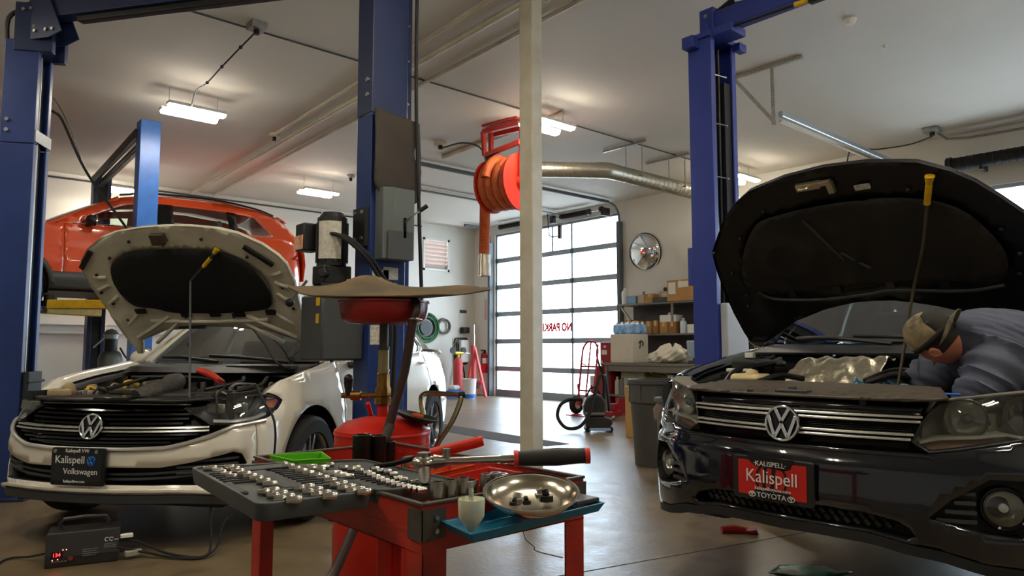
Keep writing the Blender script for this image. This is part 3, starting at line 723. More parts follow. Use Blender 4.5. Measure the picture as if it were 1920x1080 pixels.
b = MB(); b.cyl(rel(-.02, -.26, .1), rel(-.02, -.45, .16), .1, n=20); b.cyl(rel(-.02, -.45, .16), rel(-.02, -.5, .18), .07, n=20); b.build('motor', mat('reel_motor', (74, 76, 70), .5), t, bevel=.008)

# ------------------------------------------------------------------ spiral duct
t = thing('exhaust_duct', 'round spiral galvanised duct bending under ceiling, right of the white pole', 'duct', (7.18, 6.17, 3.45))
M_duct = mat('duct_steel', (190, 184, 166), .38, .9, var=.15, vscale=8)
b = MB(); b.tube([(-.98, .77, 0), (-.05, .04, 0)], .105, 20, 1)
for k in range(10):
    q = Vector((-.95, .745, 0)).lerp(Vector((-.1, .08, 0)), k/9); b.torus(q, (-.79, .61, 0), .106, .003, 20, 4)
b.build('short_run', M_duct, t)
b = MB(); b.tube([(-.12, .094, 0), (-.03, .022, 0), (.05, 0, 0), (.16, 0, 0)], .109, 20, 4); b.build('elbow', M_duct, t)
b = MB(); b.tube([(.1, 0, 0), (3.55, 0, 0)], .105, 20, 1)
for k in range(34): b.torus((.2 + k * .1, 0, 0), (1, .05, 0), .106, .003, 20, 4)
b.build('long_run', M_duct, t)
for xk in (.55, 1.55):
    b = MB()
    for sy in (-.14, .14): b.cyl((xk, sy, .48), (xk, sy, -.02), .007, n=6)
    b.bar((xk, -.22, .47), (xk, .55, .47), .035, .03); b.bar((xk, -.16, -.0), (xk, -.1, 0), .03, .02); b.build('hanger', M_galv, t, smooth=0)
# ------------------------------------------------------------------ cars: shared builders
def interp(x, pts):
    if x <= pts[0][0]: return pts[0][1]
    for (a, b), (c, d) in zip(pts, pts[1:]):
        if x <= c: return b + (d - b) * (x - a) / (c - a) if c > a else d
    return pts[-1][1]

class Wrap:
    """skin of a car body: t runs round the plan from the nose, z is height; x back, y to the car's right"""
    def __init__(s, plan, fp, sp, t0=.5, t1=1.3):
        c = catm([(a, b, 0) for a, b in plan], 12); s.c = c; s.t = [0]
        for i in range(1, len(c)): s.t.append(s.t[-1] + (c[i] - c[i-1]).length)
        s.n = []
        for i in range(len(c)):
            d = (c[min(i+1, len(c)-1)] - c[max(i-1, 0)]).normalized(); s.n.append((d.y, -d.x))
        s.fp, s.sp, s.t0, s.t1 = fp, sp, t0, t1; s.end = s.t[-1]
    def _i(s, at):
        lo, hi = 0, len(s.t) - 1
        at = min(max(at, 0), s.end)
        while hi - lo > 1:
            m = (lo + hi) // 2
            if s.t[m] <= at: lo = m
            else: hi = m
        f = (at - s.t[lo]) / max(1e-9, s.t[hi] - s.t[lo]); return lo, hi, f
    def __call__(s, t, z, ins=0):
        at = abs(t); lo, hi, f = s._i(at)
        w = min(1, max(0, (at - s.t0) / (s.t1 - s.t0))); w = w * w * (3 - 2 * w)
        o = (1 - w) * interp(z, s.fp) + w * interp(z, s.sp) + ins
        a = s.c[lo].x * (1-f) + s.c[hi].x * f; b = s.c[lo].y * (1-f) + s.c[hi].y * f
        na = s.n[lo][0] * (1-f) + s.n[hi][0] * f; nb = s.n[lo][1] * (1-f) + s.n[hi][1] * f
        return Vector((a + o * na, (b + o * nb) * (1 if t >= 0 else -1), z))
    def t_at(s, a):
        """t of a station on the flank"""
        for i in range(1, len(s.c)):
            if s.c[i].x >= a and s.c[i].y > .5 * max(v.y for v in s.c): return s.t[i-1] + (s.t[i] - s.t[i-1]) * (a - s.c[i-1].x) / max(1e-6, s.c[i].x - s.c[i-1].x)
        return s.end

def mir(poly, sg): return [(x * sg, z) for x, z in poly]
def sym(half): return [(-x, z) for x, z in reversed(half) if x > 1e-6] + list(half)

def wrapbar(b, W, t0, t1, zf, h, ins0, ins1, n=24):
    rows = []
    for i in range(n + 1):
        t = t0 + (t1 - t0) * i / n; z = zf(t)
        rows.append([W(t, z - h/2, ins1), W(t, z - h/2, ins0), W(t, z + h/2, ins0), W(t, z + h/2, ins1)])
    return b.rings(rows)

def recess(b, W, outline, depth, step=.05, shrink=.0, sg=1):
    """pocket in the skin: side walls and a back wall"""
    o = resamp(outline, step); rows = [[W(t, z, 0.001) for t, z in o], [W(t, z, depth) for t, z in o]]
    b.loft(rows, True); b.patch(outline, [], lambda t, z: W(t, z, depth), step)
    return b

def emblem(parent, M, r, mring, mback, name='badge'):
    b = MB(); b.at(M); b.lathe([(0, 0), (r * .97, 0), (r * .99, -.008), (r * .97, -.014)], (0, 0, 0), (0, 0, 1), 36); o = b.build(name, mback, parent)
    k = MB(); k.at(M); k.torus((0, 0, .002), (0, 0, 1), r * .93, r * .085, 40, 10)
    w = .19
    def seg(p, q, z1=.009):
        p = Vector((*p, 0)) * r; q = Vector((*q, 0)) * r; k.bar(p + Vector((0, 0, z1/2)), q + Vector((0, 0, z1/2)), w * r, z1, (0, 0, 1))
    seg((-.40, .80), (-.02, .13)); seg((.40, .80), (.02, .13)); seg((-.80, .42), (-.38, -.78)); seg((-.38, -.78), (0, -.04)); seg((0, -.04), (.38, -.78)); seg((.38, -.78), (.80, .42))
    k.build('emblem', mring, o, bevel=.0008); return o

def wheel(parent, x, y, z, r, sg, mrim, spokes=5, wid=.21, rr=.66):
    """sg=+1: outer face toward +y"""
    M = T(x, y, z) @ R('X', -90 * sg)
    b = MB(); b.at(M); h = wid / 2
    b.lathe([(r*rr, -h), (r*.9, -h*1.02), (r*.97, -h*.85), (r, -h*.5), (r, h*.5), (r*.97, h*.85), (r*.9, h*1.02), (r*rr*1.02, h), (r*rr, h*.9), (r*rr, -h)], (0, 0, 0), (0, 0, 1), 48)
    for k in range(4):
        zz = -h*.45 + k * h*.3; b.lathe([(r*1.001, zz), (r*1.004, zz + .002), (r*1.001, zz + h*.2)], (0, 0, 0), (0, 0, 1), 48)
    ty = b.build('wheel', M_rub, parent)
    q = MB(); q.at(M); R1 = r * rr
    q.lathe([(R1, -h*.8), (R1 * .95, -h*.2), (R1*.93, h*.5), (R1*.97, h*.8), (R1*1.02, h*.93), (R1*1.0, h*.8)], (0, 0, 0), (0, 0, 1), 40)
    q.lathe([(0, h*.75), (R1*.2, h*.72), (R1*.22, h*.4), (0, h*.3)], (0, 0, 0), (0, 0, 1), 20)
    for i in range(spokes):
        for d in (-.17, .17):
            a = 2*PI*i/spokes + .3
            p0 = Vector((math.cos(a + d*1.3) * R1*.18, math.sin(a + d*1.3) * R1*.18, h*.55)); p1 = Vector((math.cos(a + d) * R1*.95, math.sin(a + d) * R1*.95, h*.70))
            q.bar(p0, p1, R1*.1, .022)
    q.build('rim', mrim, ty, bevel=.003)
    d_ = MB(); d_.at(M); d_.cyl((0, 0, -.02), (0, 0, .005), R1*.72, n=28); d_.build('brake_disc', M_steel, ty)
    return ty

def shell(root, S):
    """flanks, doors, glasshouse, roof, wheels, underbody of one car"""
    W = S['W']; P = S['paint']; ta = W.t_at; cr = S['crown']; sill = S['sill']
    zc = lambda t: interp(t, cr)
    arches = [(ta(a), zz, r) for a, zz, r in S['arch']]
    holes = lambda sg: [[(sg * (t + dx), z + dz) for dx, dz in ellipse(0, 0, r, r, 40)] for t, z, r in arches]
    def panel(name, t0, t1, sg, front=None, back=None):
        n = max(2, int((t1 - t0) / .08)); top = [(t0 + (t1 - t0) * i / n, zc(t0 + (t1 - t0) * i / n)) for i in range(n + 1)]
        if front: top = front[:-1] + [(t1, front[-1][1])]
        poly = top + ([] if back is None else back) + [(t1, sill), (t0, sill)]
        b = MB(); b.patch(mir(poly, sg), [h for h in holes(sg)], lambda t, z: W(t, z), .06)
        return b.build(name, P, root, solid=.004, smooth=50)
    d1, d2, d3 = (ta(a) for a in S['doors'])
    g = .004
    for sg in (1, -1):
        panel('front_fender', S['tf'] + g, d1 - g, sg, S.get('fender_top'))
        dd = []
        dd.append(panel('front_door', d1, d2 - g, sg)); dd.append(panel('rear_door', d2, d3 - g, sg))
        panel('quarter_panel', d3, W.end - .0, sg)
        for k, (o, tt) in enumerate(zip(dd, (d2, d3))):
            b = MB(); zz = zc(tt) - .1
            b.tube([W(sg * (tt - .24), zz, -.002), W(sg * (tt - .21), zz, -.03), W(sg * (tt - .10), zz, -.03), W(sg * (tt - .07), zz, -.002)], .011, 8); b.build('door_handle', P, o)
        if S.get('clad'):
            b = MB(); zl = S['clad']
            n = 60; t0 = S['tf'] + .02
            b.patch(mir([(t0, sill - .05), (W.end - .05, sill - .05), (W.end - .05, sill + zl), (t0, sill + zl)], sg), holes(sg), lambda t, z: W(t, z, -.008), .08)
            for (t, z, r) in arches:
                ring = [[W(sg * (t + q * math.cos(a)), z + q * math.sin(a), -.010) for a in [PI * k / 30 for k in range(31)]] for q in (r, r + .055)]
                b.loft(ring)
            b.build('cladding', M_dgrey, root, smooth=50, solid=.006)
        b = MB()
        for (t, z, r) in arches:
            rows = []
            for ins in (.0, .28):
                rows.append([W(sg * (t + (r + .01) * math.cos(a)), z + (r + .01) * math.sin(a), ins + .006) for a in [-.25 + (PI + .5) * k / 30 for k in range(31)]])
            b.loft(rows)
            c = [W(sg * (t + (r + .02) * math.cos(a)), z + (r + .02) * math.sin(a), .28) for a in [-.25 + (PI + .5) * k / 30 for k in range(31)]]
            b.f(b.ring(c))
        b.build('arch_liner', M_black, root, smooth=50)
        for i, (a, zz, r) in enumerate(S['wheels']):
            y = S['track'] / 2 * sg
            wheel(root, a, y, zz, r, sg, S['rim'])
    # glasshouse sides
    yb, yt, zb, zt = S['gh']
    def gy(a, z): 
        f = min(1.1, max(-.1, (z - zb) / (zt - zb))); taper = 1 - .10 * max(0, (a - S['taper'])) ** 2 - S.get('tf_', .05) * max(0, 1.9 - a)
        return (yb + (yt - yb) * f ** 1.25 if f > 0 else yb) * taper
    outl = S['side']; wins = S['wins']
    for sg in (1, -1):
        b = MB(); b.patch(outl, wins, lambda a, z: Vector((a, sg * gy(a, z), z)), .07); b.build('side_frame', S.get('frame_mat', P), root, smooth=50, solid=.006)
        for wpoly in wins:
            b = MB(); b.patch(wpoly, [], lambda a, z: Vector((a, sg * (gy(a, z) - .006), z)), .08); b.build('side_window', S['glass'], root, smooth=50)
        if S.get('chrome'):
            b = MB(); b.tube([Vector((a, sg * (gy(a, z) + .006), z)) for a, z in S['chrome']], .009, 8, 5); b.build('window_trim', M_chrome, root)
        if S.get('pillar'):
            for pa in S['pillar']:
                b = MB(); b.patch(pa, [], lambda a, z: Vector((a, sg * (gy(a, z) + .004), z)), .08); b.build('pillar_cover', M_gloss, root, solid=.004)
        if S.get('rail'):
            b = MB(); b.tube([Vector((a, sg * (gy(a, z) - .03), z)) for a, z in S['rail']], .016, 8, 5); b.build('roof_rail', M_black, root)
        mx, mz = S['mirror']; b = MB()
        b.ball((mx, sg * (gy(mx, mz) + .14), mz), .1, 16, 10, (.62, 1.0, .68)); mo = b.build('door_mirror', S.get('mirror_mat', P), root)
        b = MB(); b.tube([(mx - .02, sg * gy(mx, mz), mz - .05), (mx - .01, sg * (gy(mx, mz) + .12), mz - .05)], .025); b.build('mirror_arm', M_black, mo)
        b = MB(); b.at(T(mx + .052, sg * (gy(mx, mz) + .14), mz) @ R('Y', 90)); b.lathe([(0, .008), (.075, .004), (.08, -.01)], n=20); b.build('mirror_glass', M_chrome, mo)
    # roof, windscreen, rear window
    rf = S['roof']; n = 14
    def row(a, z, camber):
        y = gy(a, min(z, zt)) ; return [Vector((a, y * (1 - 2*k/n), z + camber * (1 - (1 - 2*k/n)**2))) for k in range(n + 1)]
    b = MB(); b.loft([row(a, z, .035) for a, z in rf]); b.build('roof', P, root, smooth=60, solid=.006)
    (a0, z0, y0, bow0), (a1, z1) = S['ws']
    b = MB(); rows = []
    for j in range(9):
        f = j / 8; a = a0 + (a1 - a0) * f; z = z0 + (z1 - z0) * f + .02 * math.sin(PI * f); y = y0 + (gy(a1, min(z1, zt)) - y0) * f; bow = bow0 * (1 - f) + .06 * f
        rows.append([Vector((a - bow * (1 - (1 - 2*k/n)**2), y * (1 - 2*k/n), z + .035 * f * (1 - (1 - 2*k/n)**2))) for k in range(n + 1)])
    b.loft(rows); b.build('windscreen', S.get('wsglass', M_wsg), root, smooth=60)
    for sg in (1, -1):
        b = MB(); b.bar((a0 - .02, sg * (y0 + .01), z0 - .02), (a1, sg * (gy(a1, min(z1, zt))), z1), .06, .05); b.build('windscreen_pillar', P, root, smooth=0, bevel=.015)
    (a2, z2), (a3, z3, y3) = S['rw']
    b = MB(); rows = []
    for j in range(7):
        f = j / 6; a = a2 + (a3 - a2) * f; z = z2 + (z3 - z2) * f + .015 * math.sin(PI * f); y = gy(a2, min(z2, zt)) * (1 - f) + y3 * f
        rows.append([Vector((a + .05 * (1 - (1 - 2*k/n)**2), y * (1 - 2*k/n), z + .03 * (1-f) * (1 - (1 - 2*k/n)**2))) for k in range(n + 1)])
    b.loft(rows); b.build('rear_window', S['glass'], root, smooth=60)
    if S.get('deck'):
        b = MB(); rows = []
        for a, z, y in S['deck']: rows.append([Vector((a, y * (1 - 2*k/n), z + .02 * (1 - (1 - 2*k/n)**2))) for k in range(n + 1)])
        b.loft(rows); b.build('boot_lid' if S['kind'] == 'sedan' else 'tailgate', P, root, smooth=60, solid=.004)
    # interior and underbody
    b = MB(); b.bx(1.45, S['len'] - .5, -.72, .72, sill + .02, sill + .1); b.bx(1.25, 1.6, -.74, .74, zb - .35, zb - .08); b.build('dashboard', M_black, root, bevel=.03)
    for sx, sy in ((2.25, .36), (2.25, -.36), (3.1, .38), (3.1, -.38)):
        b = MB(); M0 = T(sx, sy, sill)
        b.at(M0); b.box((-.05, 0, .22), (.5, .5, .18)); b.box((.25, 0, .58), (.14, .48, .62), R('Y', 12)); b.box((.34, 0, .98), (.09, .26, .18), R('Y', 8)); b.build('seat', S['seat'], root, bevel=.05, seg=3)
    b = MB(); b.torus((1.78, -.38, zb - .02), (-.85, 0, .5), .18, .016, 28, 8); b.bar((1.78, -.55, zb - .02), (1.78, -.21, zb - .02), .03, .04); b.build('steering_wheel', M_black, root)
    b = MB(); b.bx(.25, S['len'] - .25, -.66, .66, sill - .06, sill + .04); b.build('underbody', M_black, root, smooth=0)

def plane_map(ha, hz, phi, crown, L, wd, lift=0.0):
    s, c = math.sin(math.radians(phi)), math.cos(math.radians(phi))
    def fn(u, v, off=0):
        k = crown * (1 - (v / wd) ** 2) - crown * 1.2 * max(0, (u / L - .5)) ** 2 + off + lift
        return Vector((ha - c * u + s * k, v, hz + s * u + c * k))
    return fn

def text_on(parent, name, rows, M, m):
    b = MB()
    for body, size, x, y, sx, al in rows: b.text(body, size, M @ T(x, y, 0), .0008, al, sx=sx)
    return b.build(name, m, parent, smooth=0)

M_chrome2 = mat('trim_chrome', (222, 220, 212), .28, .85)
M_wpaint = mat('white_car_paint', (222, 216, 200), .22, coat=.8)
M_wunder = mat('bonnet_underside', (208, 202, 180), .5, var=.25, vscale=5)
M_dpaint = mat('dark_blue_car_paint', (13, 17, 26), .1, coat=1.0)
M_opaint = mat('orange_car_paint', (214, 74, 24), .25, coat=.8)
M_glass  = glass('car_glass', (214, 224, 220), .16)
M_glassd = glass('car_glass_dark', (84, 94, 94), .16)
M_lens   = glass('lamp_lens', (240, 244, 246), .2)
M_wsg = glass('windscreen_glass', (170, 182, 176), .5)
M_wsgd = glass('windscreen_glass_dark', (90, 104, 100), .5)
M_rim    = mat('alloy_rim', (150, 152, 156), .3, .9)
M_seat   = mat('seat_fabric', (72, 70, 66), .9)
M_insul  = mat('insulation', (20, 19, 17), .95, bump=.3, bscale=80)
M_lampin = mat('lamp_inner', (120, 118, 108), .3, .7)
M_lampdk = mat('lamp_dark', (34, 35, 36), .3, .3)
M_amber  = mat('amber_lens', (214, 110, 40), .25)
M_engine = mat('engine_black', (36, 35, 32), .6, var=.45, vscale=14)
M_engcast= mat('engine_cast', (92, 88, 78), .55, .5, var=.4, vscale=18)
M_redpl  = mat('red_plastic', (196, 52, 36), .45)
M_bluepl = mat('blue_plastic', (40, 110, 200), .4)
M_textw  = mat('plate_white', (228, 228, 222), .5)
M_platek = mat('plate_black', (18, 18, 18), .35)
# ------------------------------------------------------------------ white sedan, bonnet open
WW = Wrap([(0,0),(.012,.2),(.05,.4),(.12,.58),(.22,.72),(.38,.82),(.6,.872),(.88,.893),(1.6,.90),(3.0,.90),(3.6,.89),(4.2,.84),(4.5,.74),(4.68,.5),(4.7,0)],
 [(.1,.10),(.18,.04),(.26,.015),(.40,0),(.55,.005),(.62,.02),(.75,.09),(.85,.2),(1.1,.5)], [(.1,.10),(.2,.04),(.35,.01),(.55,0),(.75,.015),(.95,.07),(1.1,.14)])
wc = thing('car', 'white sedan with its bonnet propped open at left of the shop', 'car', (.895, 4.50, 0), math.radians(38))
HL = [(.504,.761),(.545,.785),(.68,.798),(.833,.81),(.97,.821),(1.08,.823),(1.125,.806),(1.161,.786),(1.11,.741),(1.038,.70),(.942,.674),(.805,.666),(.667,.671),(.606,.707)]
ftop = [(.936,.673),(1.038,.697),(1.113,.739),(1.166,.786),(1.13,.812),(1.09,.828),(1.195,.893),(1.371,.924),(1.514,.947),(1.683,.967),(1.80,.985),(1.896,1.0)]
SW = dict(kind='sedan', W=WW, paint=M_wpaint, len=4.7, sill=.27, tf=.93, fender_top=ftop,
 crown=[(.9,.82),(1.9,1.0),(2.4,1.02),(3.6,1.04),(4.3,1.06),(4.75,1.05),(5.0,1.02),(5.3,.99),(5.8,.98)],
 arch=[(.92,.36,.37),(3.60,.36,.37)], wheels=[(.90,.335,.332),(3.575,.335,.332)], track=1.60, doors=(1.38,2.56,3.5), rim=M_rim,
 gh=(.80,.60,1.03,1.43), taper=2.6, side=[(1.40,.99),(1.72,1.22),(2.08,1.40),(2.55,1.435),(3.0,1.43),(3.35,1.39),(3.66,1.315),(3.95,1.215),(4.18,1.10),(4.24,1.05),(4.24,1.0),(2.5,.99)],
 wins=[[(1.64,1.035),(2.10,1.35),(2.52,1.385),(2.52,1.035)],[(2.60,1.04),(2.60,1.385),(2.95,1.385),(3.19,1.355),(3.19,1.055)],[(3.24,1.06),(3.24,1.335),(3.45,1.275),(3.76,1.13),(3.60,1.065)]],
 chrome=[(1.60,1.022),(2.5,1.022),(3.2,1.04),(3.62,1.052),(3.80,1.125),(3.46,1.29)], pillar=[[(2.52,1.03),(2.60,1.03),(2.60,1.39),(2.52,1.39)]],
 mirror=(1.62,1.02), roof=[(2.08,1.405),(2.3,1.43),(2.6,1.44),(3.0,1.435),(3.45,1.37)], ws=((1.42,1.0,.70,.16),(2.08,1.405)), rw=((3.45,1.37),(4.16,1.09,.66)),
 deck=[(4.14,1.085,.70),(4.3,1.07,.74),(4.45,1.04,.72),(4.6,1.0,.6),(4.66,.97,.5)], glass=M_glass, seat=M_seat)
shell(wc, SW)
# bumper skin with the lower intake
bump = sym([(0,.552),(.24,.553),(.444,.56),(.66,.615),(.80,.664),(.93,.672),(.928,.26),(.83,.251),(.49,.289),(0,.305)])
intake = sym([(0,.456),(.417,.454),(.566,.476),(.68,.50),(.79,.523),(.84,.508),(.872,.455),(.84,.40),(.80,.345),(.49,.358),(0,.362)])
b = MB(); b.patch(bump, [intake], lambda t, z: WW(t, z), .045); bo = b.build('front_bumper', M_wpaint, wc, smooth=50, solid=.004)
b = MB(); recess(b, WW, intake, .09); b.build('lower_intake', M_black, bo, smooth=40)
b = MB()
for zz, t1 in ((.415,.76),(.388,.8)): wrapbar(b, WW, -t1, t1, lambda t: zz + .05 * (abs(t)/.8)**3, .012, .02, .06, 40)
for sg in (1, -1):
    for k in range(3): wrapbar(b, WW, sg*.5, sg*.83, lambda t: .41 + k*.03 + .02*abs(t), .012, .012, .05, 10)
b.build('intake_slat', M_dgrey, bo)
b = MB(); wrapbar(b, WW, -.86, .86, lambda t: .334 - .06 * max(0, (abs(t) - .45)/.4)**2, .02, -.035, .02, 48); b.build('lip_strip', M_wpaint, bo, bevel=.004)
b = MB(); wrapbar(b, WW, -.88, .88, lambda t: .285 - .045 * max(0, (abs(t) - .45)/.4)**2, .05, -.02, .05, 48); b.build('spoiler', M_dgrey, bo, bevel=.006)
# grille
gr = sym([(0,.79),(.40,.789),(.535,.783),(.606,.70),(.655,.628),(.55,.585),(.444,.566),(.24,.558),(0,.557)])
b = MB(); recess(b, WW, gr, .06); go = b.build('grille', M_gloss, wc, smooth=40)
b = MB()
for k, zz in enumerate((.752,.728,.704,.680,.622,.602,.582)):
    tl = .60 - .03*k if zz > .66 else (.60 if zz > .61 else .53 if zz > .59 else .46)
    wrapbar(b, WW, -tl, tl, lambda t: zz + .006 * abs(t), .010, .012, .04, 30)
b.build('grille_slat', M_gloss, go)
b = MB()
for zz in (.660, .642): wrapbar(b, WW, -.66, .66, lambda t: zz + .004*abs(t), .008, -.004, .03, 34)
b.build('chrome_bar', M_chrome2, go)
b = MB(); wrapbar(b, WW, -.545, .545, lambda t: .797 - .004*(abs(t)/.5)**2, .03, -.006, .05, 34); b.build('top_trim', mat('satin_grey', (150, 146, 136), .25, .7), go, bevel=.006)
b = MB()
fr = [(t, interp(abs(t), [(0,.549),(.24,.55),(.444,.558),(.55,.580),(.66,.612),(.80,.661),(1.0,.680)])) for t in [-1.0 + 2.0 * k / 60 for k in range(61)]]
b.tube([WW(t, z, -.005) for t, z in fr], .012, 8, 2); b.build('chrome_frame', M_chrome2, go)
p = WW(.0, .668, -.02); q = WW(.0, .70, -.02); nrm = Vector((-1, 0, -.3))
emblem(go, axes(p, (0, -1, 0), (.25, 0, 1)), .071, M_chrome, M_gloss)
# headlamps
for sg in (1, -1):
    o_ = mir(HL, sg)
    b = MB(); recess(b, WW, o_, .05); ho = b.build('headlamp', M_lampdk, wc, smooth=40)
    b = MB(); wrapbar(b, WW, sg*.68, sg*1.03, lambda t: interp(abs(t), [(.66,.690),(.80,.683),(.942,.692),(1.04,.717)]), .018, .012, .045, 14); b.build('light_guide', mat('lamp_strip', (235, 235, 228), .25, .3), ho, bevel=.006)
    for tt in (.70, .86):
        b = MB(); b.at(axes(WW(sg*tt, .755, .03), (0, -1, 0), (.2, 0, 1))); b.bx(-.055, .055, -.028, .028, 0, .012); b.build('projector', M_lampin, ho, bevel=.008)
    b = MB(); b.patch(mir([(1.04,.75),(1.07,.805),(1.125,.798),(1.148,.784),(1.10,.745)], sg), [], lambda t, z: WW(t, z, .02), .04); b.build('side_marker', M_amber, ho)
    b = MB(); b.patch(o_, [], lambda t, z: WW(t, z, -.001), .04); b.build('lens', M_lens, ho, smooth=60)
# dealer plate
PM = axes(WW(.02, .46, -.03), (0, -1, 0), (.02, 0, 1))
b = MB(); b.at(PM); b.prism(rrect(-.165, .165, -.1, .1, .014), -.012, .004); po = b.build('plate_holder', M_platek, wc, smooth=0, bevel=.002)
b = MB(); b.at(PM); b.prism(rrect(-.15, .15, -.078, .08, .01), .004, .006); b.build('plate', mat('plate_dark', (30, 30, 30), .4), po, smooth=0)
TM = PM @ T(0, 0, .0065)
text_on(po, 'lettering', [('Kalispell VW', .028, -.005, .084, 1, 'CENTER'), ('Kalispell', .057, -.048, .035, .98, 'CENTER'), ('Volkswagen', .045, .02, -.026, .98, 'CENTER'), ('kalispellvw.com', .021, -.015, -.078, 1, 'CENTER')], TM, M_textw)
b = MB(); b.at(TM)
for sx in (-.14, .115): b.cyl((sx, .082, -.001), (sx, .082, .004), .011, n=12)
b.build('plate_screw', M_steel, po)
emblem(po, PM @ T(.087, .033, .009), .026, mat('logo_blue', (40, 110, 190), .5), M_platek, 'plate_logo')
# bonnet
HW = plane_map(1.28, 1.03, 48, .035, 1.1, .75)
hol = [(.02,.70),(.07,.70),(.157,.715),(.457,.735),(.66,.76),(.80,.752),(.872,.715),(.957,.63),(1.038,.49),(1.074,.37),(1.098,.17),(1.103,0)]
rear = [(.02,.66),(.15,.60),(.23,.38),(.252,.15),(.254,0)]
outl = [(u, v) for u, v in hol] + [(u, -v) for u, v in reversed(hol[:-1])] + [(u, -v) for u, v in rear] + [(u, v) for u, v in reversed(rear[:-1])]
ins = curve2([(.81,.517),(.867,.454),(.911,.348),(.924,.19),(.924,.0),(.911,-.18),(.887,-.33),(.831,-.445),(.729,-.53),(.625,-.56),(.538,-.555),(.443,-.50),(.41,-.35),(.39,-.152),(.39,.073),(.40,.25),(.443,.36),(.47,.483),(.542,.535),(.684,.552)], 3, True)
b = MB(); b.patch(outl, [], lambda u, v: HW(u, v, .03), .06); bn = b.build('bonnet', M_wpaint, wc, smooth=60, solid=.004)
def undr(u, v):
    e = 1.0
    d = min(abs(u - .98 + .35*(abs(v)/.7)**3), .5) ; rib = .010 * math.sin(min(1, abs(v)/.6) * 9 + u * 5) * (1 if u < .42 else .35)
    return HW(u, v, .012 + rib)
b = MB(); b.patch(outl, [ins], undr, .035); b.build('bonnet_frame', M_wunder, bn, smooth=60, solid=.004)
b = MB(); ee = resamp(outl, .04); b.loft([[HW(u, v, .008) for u, v in ee], [HW(u, v, .032) for u, v in ee]], True); b.build('bonnet_edge', M_wunder, bn, smooth=50)
b = MB()
for (q0, q1, q2, q3) in (((.46,.66),(.60,.71),(.60,.62),(.50,.58)),): pass
for sg in (1, -1):
    for u0, v0, u1, v1, r in ((.5,.69,.56,.60,.012),(.62,.71,.66,.62,.014),(.74,.69,.72,.61,.012),(.18,.62,.36,.30,.016),(.12,.50,.33,.22,.014),(.30,.64,.40,.52,.012)):
        b.tube([HW(u0, sg*v0, .008), HW((u0+u1)/2, sg*(v0+v1)/2, -.002), HW(u1, sg*v1, .008)], r, 8)
b.tube([HW(.33, .45, .006), HW(.315, .2, .0), HW(.31, 0, 0), HW(.315, -.2, .0), HW(.33, -.45, .006)], .014, 8)
b.build('stamped_rib', M_wunder, bn)
b = MB(); b.patch(ins, [], lambda u, v: HW(u, v, .0 - .02 * math.sin(PI * min(1, max(0, (u - .39)/.53)))), .05)
tabs = ((.435,.49),(.415,-.50),(.39,.16),(.39,-.06),(.39,-.25))
for u, v in tabs: b.box(HW(u - .015, v, .0), (.03, .07, .012), R('Y', 48))
b.build('insulation_pad', M_insul, bn, smooth=60, solid=.008)
b = MB(); M_ = axes(HW(1.025, .07, -.012), (0, 1, 0), (-.67, 0, .74))
b.at(M_); b.bx(-.05, .05, -.03, .03, -.015, .015); b.bx(-.02, .06, -.05, -.02, -.01, .02); b.tube([(0, -.03, 0), (-.01, -.07, .03), (.02, -.08, .02)], .006); b.build('bonnet_latch', mat('latch_steel', (90, 84, 70), .5, .7), bn)
b = MB(); 
for (u0, v0), (u1, v1) in (((.815,.735),(.945,.60)), ((.945,-.50),(.80,-.66))): b.bar(HW(u0, v0, -.004), HW(u1, v1, -.004), .035, .016, (.74, 0, .67))
b.build('rubber_seal', M_black, bn, smooth=0, bevel=.004)
b = MB()
for u, v in ((1.0,.30),(1.0,-.22),(.88,.50),(.75,.66),(.60,.70),(.62,-.66),(.86,-.49),(.50,.66),(.44,-.68),(.35,.62)): b.ball(HW(u, v, .0), .011, 8, 6)
for v in (.17, -.2): b.tube([HW(.385, v, -.005), HW(.35, v, -.01)], .006)
for v in (.06,): b.tube([HW(.262, v + .2, .0), HW(.258, v, .0)], .012)
b.build('clip', M_black, bn)
b = MB(); b.tube([HW(.25, -.30, 0), Vector((1.12, -.40, 1.13)), Vector((1.08, -.52, 1.0)), Vector((1.1, -.62, .95))], .007); b.build('washer_hose', M_black, bn)
# prop rod with yellow grip
b = MB(); r0 = Vector((.36, -.365, .80)); r1 = HW(.715, -.055, -.07); r2 = HW(.86, -.235, -.05); r3 = HW(.93, -.31, -.01)
b.tube([r0, r0.lerp(r1, .5), r1], .007, 8, 1); b.tube([r1, r2, r3], .007, 8, 1); pr = b.build('prop_rod', M_dgrey, wc)
b = MB(); b.tube([r1.lerp(r2, .75), r2.lerp(r3, .25)], .013, 10, 1); b.tube([r2.lerp(r3, .65), r3], [.013, .018], 10, 1); b.build('yellow_grip', M_yel, pr)
